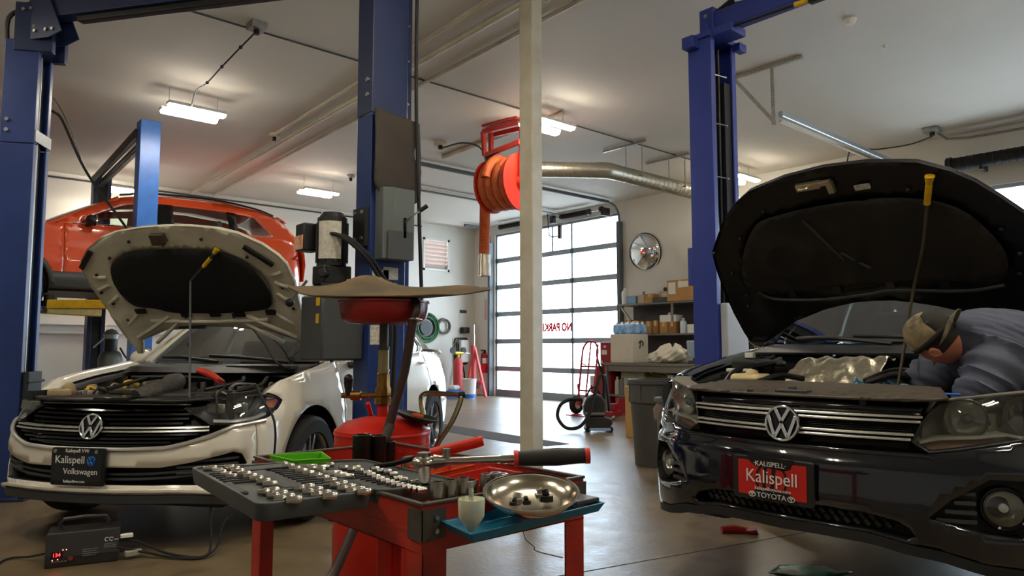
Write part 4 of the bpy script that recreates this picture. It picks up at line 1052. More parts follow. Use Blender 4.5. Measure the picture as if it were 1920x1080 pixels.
# engine bay
b = MB()
b.bx(.30, 1.2, -.66, .66, .40, .45); b.bx(1.18, 1.22, -.70, .70, .45, .90); b.bx(.22, .26, -.46, .46, .4, .74)
for sg in (1, -1): b.bx(.3, 1.2, sg*.66 - .02, sg*.66 + .02, .45, .84)
eb = b.build('engine_bay', M_engine, wc, smooth=0)
b = MB(); b.patch(sym([(0,.10),(.35,.13),(.55,.22),(.60,.32),(.45,.42),(.0,.42)]), [], lambda y, x: Vector((x + .0, y, .806 + .015*math.sin(x*30)*.3)), .05); b.build('radiator_cover', M_black, eb, solid=.012)
b = MB(); b.bx(.10, .30, -.16, .06, .806, .822); b.build('lock_carrier', M_gloss, eb, bevel=.004)
def inner_flange(b, W, t0, t1, zf, inner, drop, n=20, sg=1):
    rows = [[], [], []]
    for i in range(n + 1):
        t = t0 + (t1 - t0) * i / n; p = W(sg * t, zf(t)); y = p.y - sg * inner
        rows[0].append(p); rows[1].append(Vector((p.x + .01, p.y - sg*.03, p.z + .004))); rows[2].append(Vector((p.x + .02, y, p.z - drop)))
    b.loft(rows)
for sg in (1, -1):
    b = MB(); inner_flange(b, WW, 1.09, 1.9, lambda t: interp(t, ftop[5:]), .10, .03, 20, sg); b.build('fender_flange', M_wpaint, wc, smooth=60, solid=.003)
    b = MB(); inner_flange(b, WW, 1.05, 1.88, lambda t: interp(t, ftop[5:]) - .035, .20, .03, 20, sg); b.build('fender_gutter', M_black, wc, smooth=60, solid=.003)
b = MB(); b.at(Matrix())
b.bx(.42, .82, -.45, .02, .60, .83); b.bx(.50, .86, -.62, -.40, .55, .80); eo = b.build('airbox', M_engine, eb, bevel=.03, seg=3)
b = MB(); b.tube([(.36, -.02, .80), (.46, -.06, .84), (.60, -.05, .86), (.78, .02, .88), (.9, .15, .87)], .055, 14); b.build('intake_hose', mat('intake_hose', (64, 60, 54), .6, bump=.6, bscale=50), eb)
b = MB(); b.bx(.55, .98, .05, .50, .58, .80); b.bx(.62, .9, .12, .4, .80, .84)
for k in range(5): b.cyl((.62 + .07*k, .44, .78), (.62 + .07*k, .44, .85), .022, n=10)
b.build('engine_block', M_engcast, eb, bevel=.012)
b = MB(); b.bx(.58, .8, .52, .64, .6, .825); b.cyl((.7, .58, .82), (.7, .58, .86), .035); b.build('coolant_tank', mat('tank_plastic', (120, 112, 104), .4), eb, bevel=.025)
b = MB(); b.tube([(.70, .34, .82), (.72, .35, .87), (.76, .33, .875), (.78, .30, .85)], .014); b.tube([(.46, .42, .83), (.5, .43, .855), (.53, .41, .84)], .01); b.build('dipstick_loop', M_yel, eb)
b = MB(); b.box((.44, .57, .822), (.10, .14, .05), R('Z', 20)); b.ball((.46, .54, .845), .04, 10, 6); b.build('sound_pad', mat('beige_foam', (168, 148, 112), .9, var=.3, vscale=40), eb, bevel=.015)
b = MB(); b.cyl((.49, -.335, .79), (.49, -.335, .815), .05, n=20); b.build('washer_cap', M_bluepl, eb, bevel=.004)
b = MB()
for pts in (((.5,.3,.84),(.7,.28,.88),(.95,.36,.9)), ((.6,-.3,.84),(.8,-.42,.88),(1.05,-.3,.9)), ((.5,-.5,.82),(.75,-.58,.86),(1.0,-.5,.9)), ((1.1,-.6,.9),(1.12,0,.92),(1.1,.55,.92)), ((.95,-.2,.88),(1.0,.1,.9),(.9,.45,.9))): b.tube(pts, .012, 8)
b.build('hose', M_black, eb)
b = MB()
for pts in (((.55,-.5,.83),(.7,-.45,.87),(.85,-.5,.86)), ((.6,.1,.86),(.7,.2,.87),(.85,.2,.88))): b.tube(pts, .01, 8)
for k in range(7): b.cyl((.6 + .05*k, -.48 - .03*(k % 3), .80), (.6 + .05*k, -.48 - .03*(k % 3), .86), .018, n=8)
b.build('fitting', M_steel, eb)
rnd = random.Random(3)
for k in range(34):
    x, y = rnd.uniform(.42, 1.08), rnd.uniform(-.6, .6); z = .80 + .05*(x - .4) + rnd.uniform(-.03, .035); s_ = rnd.uniform(.012, .04)
    b = MB()
    if k % 3 == 0: b.cyl((x, y, z - .03), (x, y, z + s_*.6), s_*.6, n=10)
    elif k % 3 == 1: b.box((x, y, z), (s_*2, s_*1.4, s_), R('Z', rnd.uniform(0, 90)))
    else: b.tube([(x - .06, y, z), (x, y + .02, z + .025), (x + .07, y + .01, z)], .008, 6)
    b.build('engine_fitting', [M_engcast, M_black, M_engine, M_steel, M_engine, mat('engine_pale', (150, 142, 120), .6)][k % 6], eb, bevel=.002)
# cowl and wipers
b = MB(); rows = []
for xx, zz in ((1.12,.93),(1.2,.965),(1.36,.985)): rows.append([Vector((xx - .13*(1 - (k/8 - 1)**2), .70 * (1 - k/8), zz)) for k in range(17)])
b.loft(rows)
for k in range(26): b.bx(1.09 + .0, 1.2, -.62 + k*.019, -.612 + k*.019, .955, .975)
b.build('cowl', M_black, wc, smooth=0)
b = MB(); b.tube([(1.2, -.55, 1.0), (1.2, -.2, 1.03), (1.26, .1, 1.04)], .012); b.tube([(1.2, .0, 1.0), (1.22, .3, 1.03), (1.36, .55, 1.03)], .012); b.build('wiper', M_black, wc)

# battery charger and its clamp leads -------------------------------------------------
# ------------------------------------------------------------------ dark SUV, bonnet open
DW = Wrap([(0,0),(.015,.2),(.06,.4),(.13,.58),(.25,.74),(.42,.84),(.62,.885),(.9,.905),(1.6,.905),(3.0,.905),(3.5,.90),(4.0,.86),(4.3,.74),(4.42,.5),(4.43,0)],
 [(.15,.12),(.25,.05),(.38,.015),(.55,0),(.68,.01),(.75,.03),(.9,.07),(1.0,.14),(1.2,.3)], [(.15,.10),(.25,.04),(.4,.0),(.6,0),(.8,.01),(1.0,.05),(1.15,.11)])
dc = thing('car', 'dark blue SUV with its bonnet propped open at right of the shop', 'car', (2.56, 1.37, 0), math.radians(1))
HD = [(.44,.778),(.47,.84),(.534,.912),(.60,.924),(.683,.932),(.76,.940),(.88,.948),(1.0,.955),(1.075,.957),(1.105,.925),(1.07,.875),(.98,.828),(.88,.803),(.785,.798),(.689,.781),(.589,.762),(.489,.747)]
dtop = [(.86,.80),(.98,.826),(1.07,.873),(1.106,.925),(1.085,.958),(1.2,.985),(1.5,1.03),(1.8,1.08),(1.93,1.10)]
SD = dict(kind='suv', W=DW, paint=M_dpaint, len=4.43, sill=.45, tf=.86, fender_top=dtop,
 crown=[(.8,.95),(1.2,.985),(1.9,1.10),(2.4,1.12),(3.6,1.14),(4.3,1.17),(4.6,1.18),(4.8,1.16),(5.4,1.12)],
 arch=[(.92,.52,.40),(3.52,.52,.40)], wheels=[(.90,.54,.335),(3.50,.54,.335)], track=1.60, doors=(1.40,2.45,3.3), rim=M_rim,
 gh=(.83,.64,1.12,1.62), taper=3.0, side=[(1.36,1.08),(1.66,1.30),(2.05,1.52),(2.45,1.61),(3.2,1.63),(3.8,1.60),(4.1,1.55),(4.28,1.30),(4.36,1.12),(2.5,1.08)],
 wins=[[(1.68,1.14),(2.05,1.45),(2.42,1.55),(2.42,1.15)],[(2.52,1.15),(2.52,1.56),(3.2,1.57),(3.25,1.18)],[(3.34,1.19),(3.32,1.56),(3.75,1.53),(3.95,1.26)]],
 pillar=[[(2.42,1.14),(2.52,1.14),(2.52,1.56),(2.42,1.56)]], rail=[(2.2,1.66),(2.6,1.70),(3.4,1.70),(4.0,1.65)],
 mirror=(1.66,1.17), roof=[(2.1,1.56),(2.4,1.63),(3.0,1.665),(3.6,1.65),(4.1,1.57)], ws=((1.34,1.13,.72,.14),(2.1,1.56)), rw=((4.1,1.57),(4.34,1.15,.66)),
 deck=[(4.34,1.15,.68),(4.40,1.0,.66),(4.43,.85,.6)], glass=M_glassd, wsglass=M_wsgd, seat=M_black)
shell(dc, SD)
bot = [(0,.462),(.138,.465),(.30,.46),(.417,.437),(.51,.428),(.631,.396),(.746,.385),(.855,.37)]
dbump = sym([(0,.742),(.44,.742),(.489,.742),(.589,.757),(.689,.776),(.785,.793),(.858,.797)] + list(reversed(bot)))
fogo = [(.475,.535),(.545,.60),(.66,.672),(.80,.668),(.845,.60),(.84,.52),(.74,.488),(.64,.497)]
low = sym([(0,.538),(.18,.538),(.317,.527),(.41,.50),(.44,.47),(.41,.455),(.30,.475),(0,.48)])
b = MB(); b.patch(dbump, [mir(fogo, 1), mir(fogo, -1), low], lambda t, z: DW(t, z, .012 * max(0, 1 - abs(z - .722) / .018) ), .03); db = b.build('front_bumper', M_dpaint, dc, smooth=50, solid=.004)
b = MB(); recess(b, DW, low, .06); b.build('lower_grille', M_black, db, smooth=40)
b = MB()
for k in range(22):
    for r_ in range(2): b.box(DW(-.36 + k*.034 + r_*.017, .495 + r_*.022, .03), (.03, .022, .012), R('X', 45))
b.build('grille_mesh', mat('mesh_black', (30, 29, 27), .6), db, smooth=0)
b = MB(); rows = []
for i in range(41):
    t = -.8 + 1.6 * i / 40; z = interp(abs(t), bot); rows.append([DW(t, z + .004, -.004), DW(t, z - .03, -.012), DW(t, z - .035, .03), DW(t, z - .0, .06)])
b.loft(rows); b.build('chin_spoiler', M_black, db)
for sg in (1, -1):
    b = MB(); recess(b, DW, mir(fogo, sg), .05); fo = b.build('fog_recess', M_black, db, smooth=40)
    b = MB()
    for zz in (.53, .56, .59, .62): wrapbar(b, DW, sg*(.50 + (zz-.53)*.9), sg*.62, lambda t: zz, .012, .015, .05, 8)
    b.build('fog_slat', M_dgrey, fo)
    fm = axes(DW(sg*.705, .578, .025), (0, -1, 0), (.05, 0, 1)) @ R('Y', -22 * sg)
    b = MB(); b.at(fm); b.lathe([(.058, .0), (.068, .012), (.074, .004), (.07, -.03), (.05, -.03)], n=32); fl_ = b.build('fog_ring', M_gloss, fo)
    b = MB(); b.at(fm); b.lathe([(.0, -.035), (.03, -.03), (.056, -.005), (.058, .002)], n=28); b.build('fog_reflector', mat('reflector', (190, 186, 176), .22, 1.0), fl_)
    b = MB(); b.at(fm); b.cyl((0, 0, -.03), (0, 0, -.005), .014, n=12); b.build('fog_bulb', M_paper, fl_)
    b = MB(); b.at(fm); b.lathe([(0, .014), (.03, .011), (.058, .002)], n=24); b.build('fog_lens', M_lens, fl_)
# grille
dg = sym([(0,.912),(.30,.912),(.50,.912),(.475,.86),(.437,.79),(.425,.752),(0,.752)])
b = MB(); recess(b, DW, dg, .05); gd = b.build('grille', M_gloss, dc, smooth=40)
b = MB(); b.patch(sym([(0,.912),(.50,.912),(.478,.868),(0,.868)]), [], lambda t, z: DW(t, z, .008), .05); b.build('upper_panel', M_gloss, gd, smooth=50, solid=.004)
b = MB()
for zz, tl in ((.862,.475),(.846,.468),(.802,.445),(.786,.436)): wrapbar(b, DW, -tl, tl, lambda t: zz, .0085, -.008, .02, 34)
b.build('chrome_bar', M_chrome2, gd, bevel=.002)
b = MB()
for k in range(5): wrapbar(b, DW, -.44, .44, lambda t: .812 + .007*k, .002, .02, .04, 24)
b.build('grille_slat', M_black, gd)
b = MB(); b.cyl(DW(-.28, .905, .0), DW(-.28, .905, .02), .012, n=12); b.cyl(DW(.19, .92, .0), DW(.19, .92, .02), .012, n=12); b.build('push_pin', M_black, gd)
emblem(gd, axes(DW(.008, .815, -.018), (0, -1, 0), (.12, 0, 1)), .068, M_chrome, M_gloss)
# headlamps
for sg in (1, -1):
    o_ = mir(HD, sg)
    b = MB(); recess(b, DW, o_, .09); ho = b.build('headlamp', mat('lamp_housing', (128, 122, 102), .45, .1), dc, smooth=40)
    for tt, zz, rr in ((.625,.858,.064),(.845,.875,.062)):
        fm = axes(DW(sg*tt, zz, .035), (0, -1, 0), (.1, 0, 1)) @ R('Y', -12 * sg)
        b = MB(); b.at(fm); b.lathe([(rr*1.08, .012), (rr*1.02, .02), (rr*.98, .0)], n=36); rg = b.build('lamp_ring', M_chrome, ho)
        b = MB(); b.at(fm); b.lathe([(0, -.04), (rr*.5, -.03), (rr*.85, -.008), (rr, .004)], n=32); b.build('lamp_reflector', mat('reflector_dull', (226, 218, 192), .4, .25, var=.3, vscale=40), rg)
        b = MB(); b.at(fm); b.ball((0, 0, -.015), .018, 12, 8); b.build('lamp_bulb', M_lampin, rg)
        b = MB(); b.at(fm); b.lathe([(0, .025), (rr*.5, .02), (rr*.98, .004)], n=28); b.build('lamp_glass', M_lens, rg)
    b = MB()
    pts = [(.46,.776),(.52,.792),(.64,.800),(.74,.812),(.80,.800),(.86,.806),(1.0,.850)]
    for k in range(len(pts) - 1):
        (ta_, za), (tb, zb_) = pts[k], pts[k+1]; wrapbar(b, DW, sg*ta_, sg*tb, lambda t, ta_=ta_, tb=tb, za=za, zb_=zb_: za + (zb_ - za) * (abs(t) - ta_)/(tb - ta_), .012, .012, .08, 6)
    b.build('light_strip', mat('strip_beige', (196, 188, 164), .4, .2), ho, bevel=.003)
    b = MB(); b.patch(mir([(.47,.768),(.52,.785),(.64,.793),(.73,.803),(.76,.797),(.69,.786),(.589,.767),(.495,.752)], sg), [], lambda t, z: DW(t, z, .03), .04); b.build('side_marker', mat('amber_dull', (150, 112, 88), .3), ho)
    b = MB(); b.patch(o_, [], lambda t, z: DW(t, z, -.001), .04); b.build('lens', M_lens, ho, smooth=60)
    b = MB(); e_ = resamp(o_, .05) + [o_[0]]; b.tube([DW(t, z, .002) for t, z in e_], .005, 6, 1); b.build('lamp_seal', M_black, ho)
# dealer plate
PM = axes(DW(.03, .607, -.022), (0, -1, 0), (.02, 0, 1))
b = MB(); b.at(PM); b.prism(rrect(-.16, .16, -.082, .08, .012), -.012, .002); po = b.build('plate_holder', mat('holder_black', (34, 34, 32), .35), dc, smooth=0, bevel=.004)
b = MB(); b.at(PM); b.prism(rrect(-.135, .135, -.064, .064, .004), .002, .004); b.build('plate', mat('plate_red', (196, 34, 26), .4), po, smooth=0)
b = MB(); b.at(PM)
b.prism([(-.10, .085), (.09, .08), (.075, .045), (.05, .037), (-.065, .045), (-.085, .06)], .004, .0055)
b.prism([(-.09, -.075), (.10, -.078), (.085, -.05), (.06, -.04), (-.06, -.042), (-.075, -.055)], .004, .0055)
b.lathe([(.056, .004), (.056, .0055), (.064, .0055), (.064, .004)], n=36); b.bar((-.022, .05, .0045), (-.03, -.04, .0045), .012, .002); b.bar((.012, .05, .0045), (.0, -.05, .0045), .014, .002)
b.build('holder_tab', M_platek, po, smooth=0)
TM = PM @ T(0, 0, .0065)
text_on(po, 'lettering', [('·KALISPELL·', .026, -.005, .055, 1, 'CENTER'), ('Kalispell', .068, .0, .006, .92, 'CENTER'), ('kalispelltoyota.com', .0185, .005, -.036, 1, 'CENTER'), ('TOYOTA', .027, .0, -.061, 1.05, 'CENTER')], TM, M_textw)
b = MB(); b.at(TM)
for sx in (-.077, .077): 
    b.at(TM @ T(sx, -.061, 0) @ Matrix.Diagonal((1.35, 1, 1, 1))); b.torus((0, 0, 0), (0, 0, 1), .0095, .0014, 20, 6); b.torus((0, .004, 0), (0, 0, 1), .004, .0012, 14, 5); b.bar((0, .005, 0), (0, -.008, 0), .002, .0015)
b.build('oval_mark', M_textw, po)
# bonnet
HDm = plane_map(1.15, 1.03, 48, .04, 1.1, .72)
hol = [(.13,.705),(.20,.715),(.34,.72),(.50,.715),(.64,.70),(.745,.678),(.85,.60),(.93,.535),(.99,.465),(1.05,.36),(1.088,.18),(1.10,0)]
rear = [(.12,.62),(.16,.55),(.25,.41),(.32,.22),(.346,.08),(.348,0)]
outl = hol + [(u, -v) for u, v in reversed(hol[:-1])] + [(u, -v) for u, v in rear] + [(u, v) for u, v in reversed(rear[:-1])]
b = MB(); b.patch(outl, [], lambda u, v: HDm(u, v, .03), .06); bn = b.build('bonnet', M_dpaint, dc, smooth=60, solid=.004)
M_dund = mat('bonnet_inner_black', (14, 15, 17), .45, var=.3, vscale=9)
ins = curve2([(.86,.40),(.90,.26),(.915,0),(.90,-.26),(.83,-.45),(.68,-.55),(.55,-.575),(.47,-.52),(.455,-.3),(.46,0),(.45,.3),(.47,.52),(.55,.575),(.70,.52)], 3, True)
b = MB(); b.patch(outl, [ins], lambda u, v: HDm(u, v, .012 + .008*math.sin(abs(v)*22)*(1 if u < .45 else .5)), .035); b.build('bonnet_frame', M_dund, bn, smooth=60, solid=.004)
b = MB(); ee = resamp(outl, .04); b.loft([[HDm(u, v, .006) for u, v in ee], [HDm(u, v, .032) for u, v in ee]], True); b.build('bonnet_edge', M_dpaint, bn, smooth=50)
def pad(u, v):
    d = math.hypot(u - .65, v - .30); rg = -.018 * math.exp(-((d - .10)/.03)**2) - .006*math.exp(-((d-.03)/.03)**2)
    return HDm(u, v, -.004 + rg - .012*math.exp(-((v + .02 + (u - .65)*.35)/.02)**2) - .01*math.sin(PI*min(1, max(0, (u - .45)/.46))))
b = MB(); b.patch(ins, [], pad, .03); b.build('insulation_pad', mat('pad_black', (20, 20, 19), .8, var=.45, vscale=5, rgb2=(36, 30, 22)), bn, smooth=60, solid=.008)
b = MB(); b.tube([HDm(u, v, -.012) for u, v in ((.47,.53),(.415,.45),(.388,.21),(.405,0),(.42,-.1),(.405,-.3),(.405,-.42),(.43,-.54))], .008, 8); b.build('weather_strip', mat('strip_grey', (52, 52, 54), .5), bn)
M_ = axes(HDm(1.03, .05, -.004), (0, 1, 0), (-.67, 0, .74))
b = MB(); b.at(M_); b.bx(-.02, .085, -.02, .012, -.012, .01); b.bx(-.075, -.05, -.05, .0, -.02, .006); b.bx(-.07, -.02, -.006, .012, -.02, .004); b.torus((.045, 0, -.02), (0, 1, .2), .02, .006, 20, 6); b.build('bonnet_latch', mat('latch_zinc', (200, 186, 160), .35, .9), bn)
b = MB(); b.at(axes(HDm(.98, -.135, -.006), (0, -1, 0), (-.67, .05, .74))); b.prism(rrect(-.032, .032, -.013, .013, .003), 0, .003); b.build('info_sticker', mat('sticker', (200, 198, 186), .5, var=.4, vscale=60), bn, smooth=0)
b = MB()
for u, v in ((.74,.665),(.8,.5),(.84,-.36),(.93,.33),(.93,-.3),(.6,.62),(.45,.60),(.58,-.62),(.48,-.60),(.7,-.58),(.38,.62)): b.ball(HDm(u, v, .0), .010, 8, 6)
for v in (.52,.36,.14,-.1,-.32): b.box(HDm(.44, v, -.006), (.05, .035, .012), R('Y', 48))
b.build('clip', M_black, bn)
b = MB(); b.bar(HDm(.66, .05, -.02), HDm(.56, -.05, -.02), .012, .008, (.74, 0, .67)); b.bar(HDm(.86, .16, -.02), HDm(.62, .05, -.02), .01, .01, (.74, 0, .67)); b.build('pad_rib', M_dgrey, bn, smooth=0)
# prop rod
b = MB(); r0 = Vector((.50, -.245, .945)); r1 = HDm(.50, -.235, -.12); r2 = HDm(.868, -.36, -.025); r3 = HDm(.99, -.398, -.012)
b.tube([r0, r0.lerp(r1, .5), r1, r1.lerp(r2, .5) - Vector((0, .01, 0)), r2], .0065, 8, 4); pr = b.build('prop_rod', mat('rod_brown', (84, 74, 58), .45, .5), dc)
b = MB(); b.tube([r2, r2.lerp(r3, .7)], .013, 10, 1); b.tube([r2.lerp(r3, .7), r3], [.011, .019], 10, 1); b.build('yellow_grip', M_yel, pr)
# engine bay
b = MB(); b.bx(.30, 1.15, -.70, .70, .45, .5); b.bx(1.13, 1.17, -.72, .72, .5, 1.05); b.bx(.2, .24, -.42, .42, .45, .86)
for sg in (1, -1): b.bx(.3, 1.15, sg*.72 - .02, sg*.72 + .02, .5, .93)
eb = b.build('engine_bay', M_engine, dc, smooth=0)
b = MB()
def slam(y, x): return Vector((x, y, .918 + .035 * min(1, max(0, (x - .1)/.28)) + (.006*math.sin(y*60)*math.sin(x*90) if .12 < x < .24 and abs(y) < .42 and abs(y) > .08 else 0)))
b.patch(sym([(0,.075),(.3,.09),(.48,.125),(.52,.17),(.44,.36),(.36,.40),(0,.40)]), [], slam, .022); b.build('radiator_cover', mat('cover_brownblack', (74, 66, 54), .5, var=.2, vscale=10), eb, smooth=60, solid=.01)
b = MB(); b.bx(.12, .17, -.05, .08, .925, .938); b.bx(.13, .15, -.0, .03, .93, .95); b.build('lock_plate', M_dgrey, eb, bevel=.004)
for sg in (1, -1):
    b = MB(); inner_flange(b, DW, 1.085, 1.93, lambda t: interp(t, dtop[4:]), .09, .03, 20, sg); b.build('fender_flange', M_dpaint, dc, smooth=60, solid=.003)
    b = MB(); inner_flange(b, DW, 1.0, 1.9, lambda t: interp(t, [(1.0,.93)] + dtop[5:]) - .035, .22, .04, 20, sg); b.build('fender_gutter', M_black, dc, smooth=60, solid=.003)
def foil(u, v):   # crinkled heat shield
    x = .60 + .36 * v; y = .29 - .40 * u + .03*v
    z = .905 + .145 * min(1, v * 1.5) ** .7 - .02 * max(0, v - .7)
    z += .008 * math.sin(u * 11 + v * 5) * math.sin(v * 9 + u * 7) + .005 * math.sin(u * 29 + 8*v*v + 1.3) + .004 * math.sin(u * 17 - v * 21)
    return Vector((x, y, z))
b = MB(); b.grid(foil, 34, 22); b.build('heat_shield', mat('foil', (206, 196, 170), .36, .85, var=.25, vscale=20, bump=.35, bscale=26), eb, smooth=60, solid=.004)
b = MB(); b.bx(.55, 1.0, -.14, .32, .6, .90); b.bx(.62, .95, -.24, -.12, .6, 1.0); b.build('engine_block', M_engine, eb, bevel=.02)
b = MB(); b.box((.52, .40, .955), (.13, .16, .05)); b.cyl((.50, .385, .95), (.50, .385, 1.0), .03, n=16); b.build('coolant_tank', mat('tank_beige', (206, 184, 130), .4), eb, bevel=.02)
b = MB()
for pts in (((.45,.5,.93),(.6,.52,.99),(.8,.46,1.02),(1.0,.5,1.04)), ((.55,-.1,.96),(.66,-.16,1.0),(.8,-.2,1.0)), ((.4,.3,.95),(.5,.25,.975),(.62,.2,.96)), ((.6,.6,.96),(.85,.62,1.0),(1.05,.56,1.05)), ((.5,-.12,.955),(.55,-.2,.985),(.66,-.24,.97))): b.tube(pts, .013, 8)
b.build('hose', M_black, eb)
b = MB(); b.bx(.85, 1.05, .55, .7, .95, 1.04); b.box((.9, .5, 1.02), (.10, .14, .03), R('Z', 20)); b.build('fuse_box', M_engine, eb, bevel=.02)
b = MB(); b.box((.64, .53, .99), (.05, .12, .016), R('Z', 25)); b.box((.98, .66, 1.06), (.03, .05, .03)); b.build('bracket', M_paper, eb, bevel=.004)
b = MB(); b.cyl((.36, -.37, .86), (.36, -.37, .925), .055, n=20); b.build('washer_tank', mat('tank_white', (190, 186, 170), .4), eb, bevel=.01)
b = MB(); b.cyl((.36, -.37, .925), (.36, -.37, .935), .075, n=24); b.box((.36, -.45, .932), (.03, .10, .008)); b.build('washer_cap', M_bluepl, eb, bevel=.003)
b = MB(); rows = []
for xx, zz in ((1.10,1.07),(1.2,1.09),(1.33,1.115)): rows.append([Vector((xx - .10*(1 - (k/8 - 1)**2), .72 * (1 - k/8), zz)) for k in range(17)])
b.loft(rows); b.build('cowl', M_black, dc, smooth=0, solid=.01)
b = MB(); b.tube([(1.16, -.5, 1.12), (1.14, -.1, 1.15), (1.2, .2, 1.16)], .011); b.tube([(1.14, .0, 1.12), (1.16, .3, 1.15), (1.3, .55, 1.15)], .011); b.build('wiper', M_black, dc)
# ------------------------------------------------------------------ orange SUV raised on the far lift
OW = Wrap([(0,0),(.015,.2),(.06,.4),(.13,.58),(.25,.75),(.42,.85),(.62,.90),(.9,.92),(1.6,.92),(3.0,.92),(3.7,.915),(4.2,.885),(4.5,.80),(4.66,.55),(4.70,0)],
 [(.15,.12),(.25,.05),(.38,.015),(.55,0),(.68,.01),(.75,.03),(.9,.07),(1.0,.14),(1.2,.3)], [(.2,.09),(.3,.04),(.45,.01),(.65,0),(.82,.012),(.92,.03),(1.05,.04),(1.2,.08)])
oc = thing('car', 'orange SUV raised high on the lift in the far left bay', 'car', (.20, 10.97, 1.5))
otop = [(.80,.92),(1.0,.985),(1.3,1.03),(1.6,1.07),(1.98,1.115)]
SO = dict(kind='suv', W=OW, paint=M_opaint, len=4.7, sill=.36, tf=.80, fender_top=otop,
 crown=[(.8,.95),(1.98,1.115),(2.4,1.14),(3.6,1.17),(4.5,1.205),(4.9,1.20),(5.3,1.12),(5.9,1.05)],
 arch=[(.93,.36,.395),(3.72,.36,.395)], wheels=[(.93,.28,.35),(3.72,.28,.35)], track=1.62, doors=(1.46,2.60,3.55), rim=M_rim, clad=.16,
 gh=(.865,.66,1.12,1.60), taper=3.2, side=[(1.36,1.10),(1.62,1.29),(1.86,1.45),(2.15,1.56),(2.57,1.625),(3.3,1.645),(3.92,1.60),(4.26,1.51),(4.46,1.34),(4.58,1.15),(4.4,1.12),(2.6,1.10)],
 wins=[[(1.62,1.145),(1.80,1.275),(2.10,1.435),(2.30,1.49),(2.52,1.515),(2.52,1.172)],[(2.73,1.18),(2.73,1.525),(3.46,1.525),(3.48,1.205)],[(3.60,1.21),(3.58,1.52),(3.86,1.495),(4.08,1.26),(4.02,1.235)]],
 chrome=[(1.56,1.12),(1.62,1.13),(2.5,1.160),(3.11,1.182),(3.81,1.207),(4.06,1.235),(4.11,1.26),(3.9,1.49)], pillar=[[(2.52,1.16),(2.73,1.17),(2.73,1.53),(2.52,1.52)],[(3.47,1.2),(3.6,1.2),(3.58,1.53),(3.46,1.53)]],
 rail=[(2.1,1.60),(2.5,1.672),(3.3,1.70),(3.9,1.655),(4.2,1.58)], mirror=(1.72,1.17), mirror_mat=M_black,
 roof=[(2.08,1.545),(2.4,1.615),(2.8,1.66),(3.4,1.67),(4.0,1.61),(4.3,1.52)], ws=((1.28,1.10,.74,.16),(2.08,1.545)), rw=((4.3,1.52),(4.56,1.16,.70)),
 deck=[(4.56,1.16,.72),(4.64,1.02,.74),(4.66,.85,.74),(4.64,.60,.72)], glass=M_glass, seat=mat('grey_seat', (92, 90, 86), .8))
shell(oc, SO)
b = MB(); b.patch(sym([(0,.90),(.4,.90),(.8,.93),(.8,.34),(.4,.30),(0,.30)]), [], lambda t, z: OW(t, z), .08); b.build('front_bumper', M_opaint, oc, smooth=50, solid=.004)
b = MB(); rows = []
for xx, zz, yy in ((.12,.92,.62),(.35,.99,.76),(.8,1.05,.80),(1.28,1.11,.80)): rows.append([Vector((xx, yy * (1 - k/8), zz + .03*(1 - (k/8 - 1)**2))) for k in range(17)])
b.loft(rows); b.build('bonnet', M_opaint, oc, smooth=60, solid=.006)
for sg in (1, -1):
    t0 = OW.t_at(4.40); b = MB(); b.patch(mir([(t0, .915), (t0 + .34, .90), (t0 + .34, 1.00), (t0 + .20, 1.03)], sg), [], lambda t, z: OW(t, z, -.008), .05); b.build('tail_lamp', mat('tail_lamp_red', (170, 16, 18), .15, coat=.6), oc, smooth=50, solid=.006)
    b = MB(); b.patch(mir([(OW.t_at(4.2), .52), (OW.t_at(4.45), .52), (OW.t_at(4.45), .56), (OW.t_at(4.2), .56)], sg), [], lambda t, z: OW(t, z, -.006), .05); b.build('rear_reflector', M_amber, oc, smooth=50)
b = MB(); rows = [[Vector((4.25, .60*(1 - k/6), 1.56)) for k in range(13)], [Vector((4.42, .57*(1 - k/6), 1.50)) for k in range(13)]]; b.loft(rows); b.build('roof_spoiler', M_opaint, oc, solid=.02)
# ------------------------------------------------------------------ red tool cart
M_cart = mat('cart_red', (192, 46, 28), .42, var=.35, vscale=7, rgb2=(140, 32, 22), rvar=.1)
M_worn = mat('worn_grey', (88, 82, 72), .5, .3, var=.4, vscale=25)
M_case = mat('case_grey', (66, 70, 68), .5, var=.12, vscale=12)
M_caset = mat('case_inside', (54, 56, 54), .6)
M_sock = mat('socket_chrome', (214, 210, 200), .22, 1.0)
M_impact = mat('impact_black', (40, 38, 36), .35, .7)
ct = thing('tool_cart', 'red steel tool cart with worn edges in the foreground', 'tool cart', (.955, 1.458, 0))
CX0, CX1, CY0, CY1 = -.21, .21, -.378, .377
b = MB(); b.bx(CX0, CX1, CY0, CY1, .765, .772)
for q in ((CX0, CX0 + .004, CY0, CY1), (CX1 - .004, CX1, CY0, CY1), (CX0, CX1, CY0, CY0 + .004), (CX0, CX1, CY1 - .004, CY1)): b.bx(*q, .735, .82)
b.build('tray_top', M_cart, ct, smooth=0, bevel=.0015)
b = MB()
for q in ((CX0 - .003, CX0 + .008, CY0 - .003, CY1 + .003), (CX1 - .008, CX1 + .003, CY0 - .003, CY1 + .003), (CX0, CX1, CY0 - .003, CY0 + .008), (CX0, CX1, CY1 - .008, CY1 + .003)): b.bx(*q, .818, .824)
b.build('rim', M_worn, ct, smooth=0, bevel=.002)
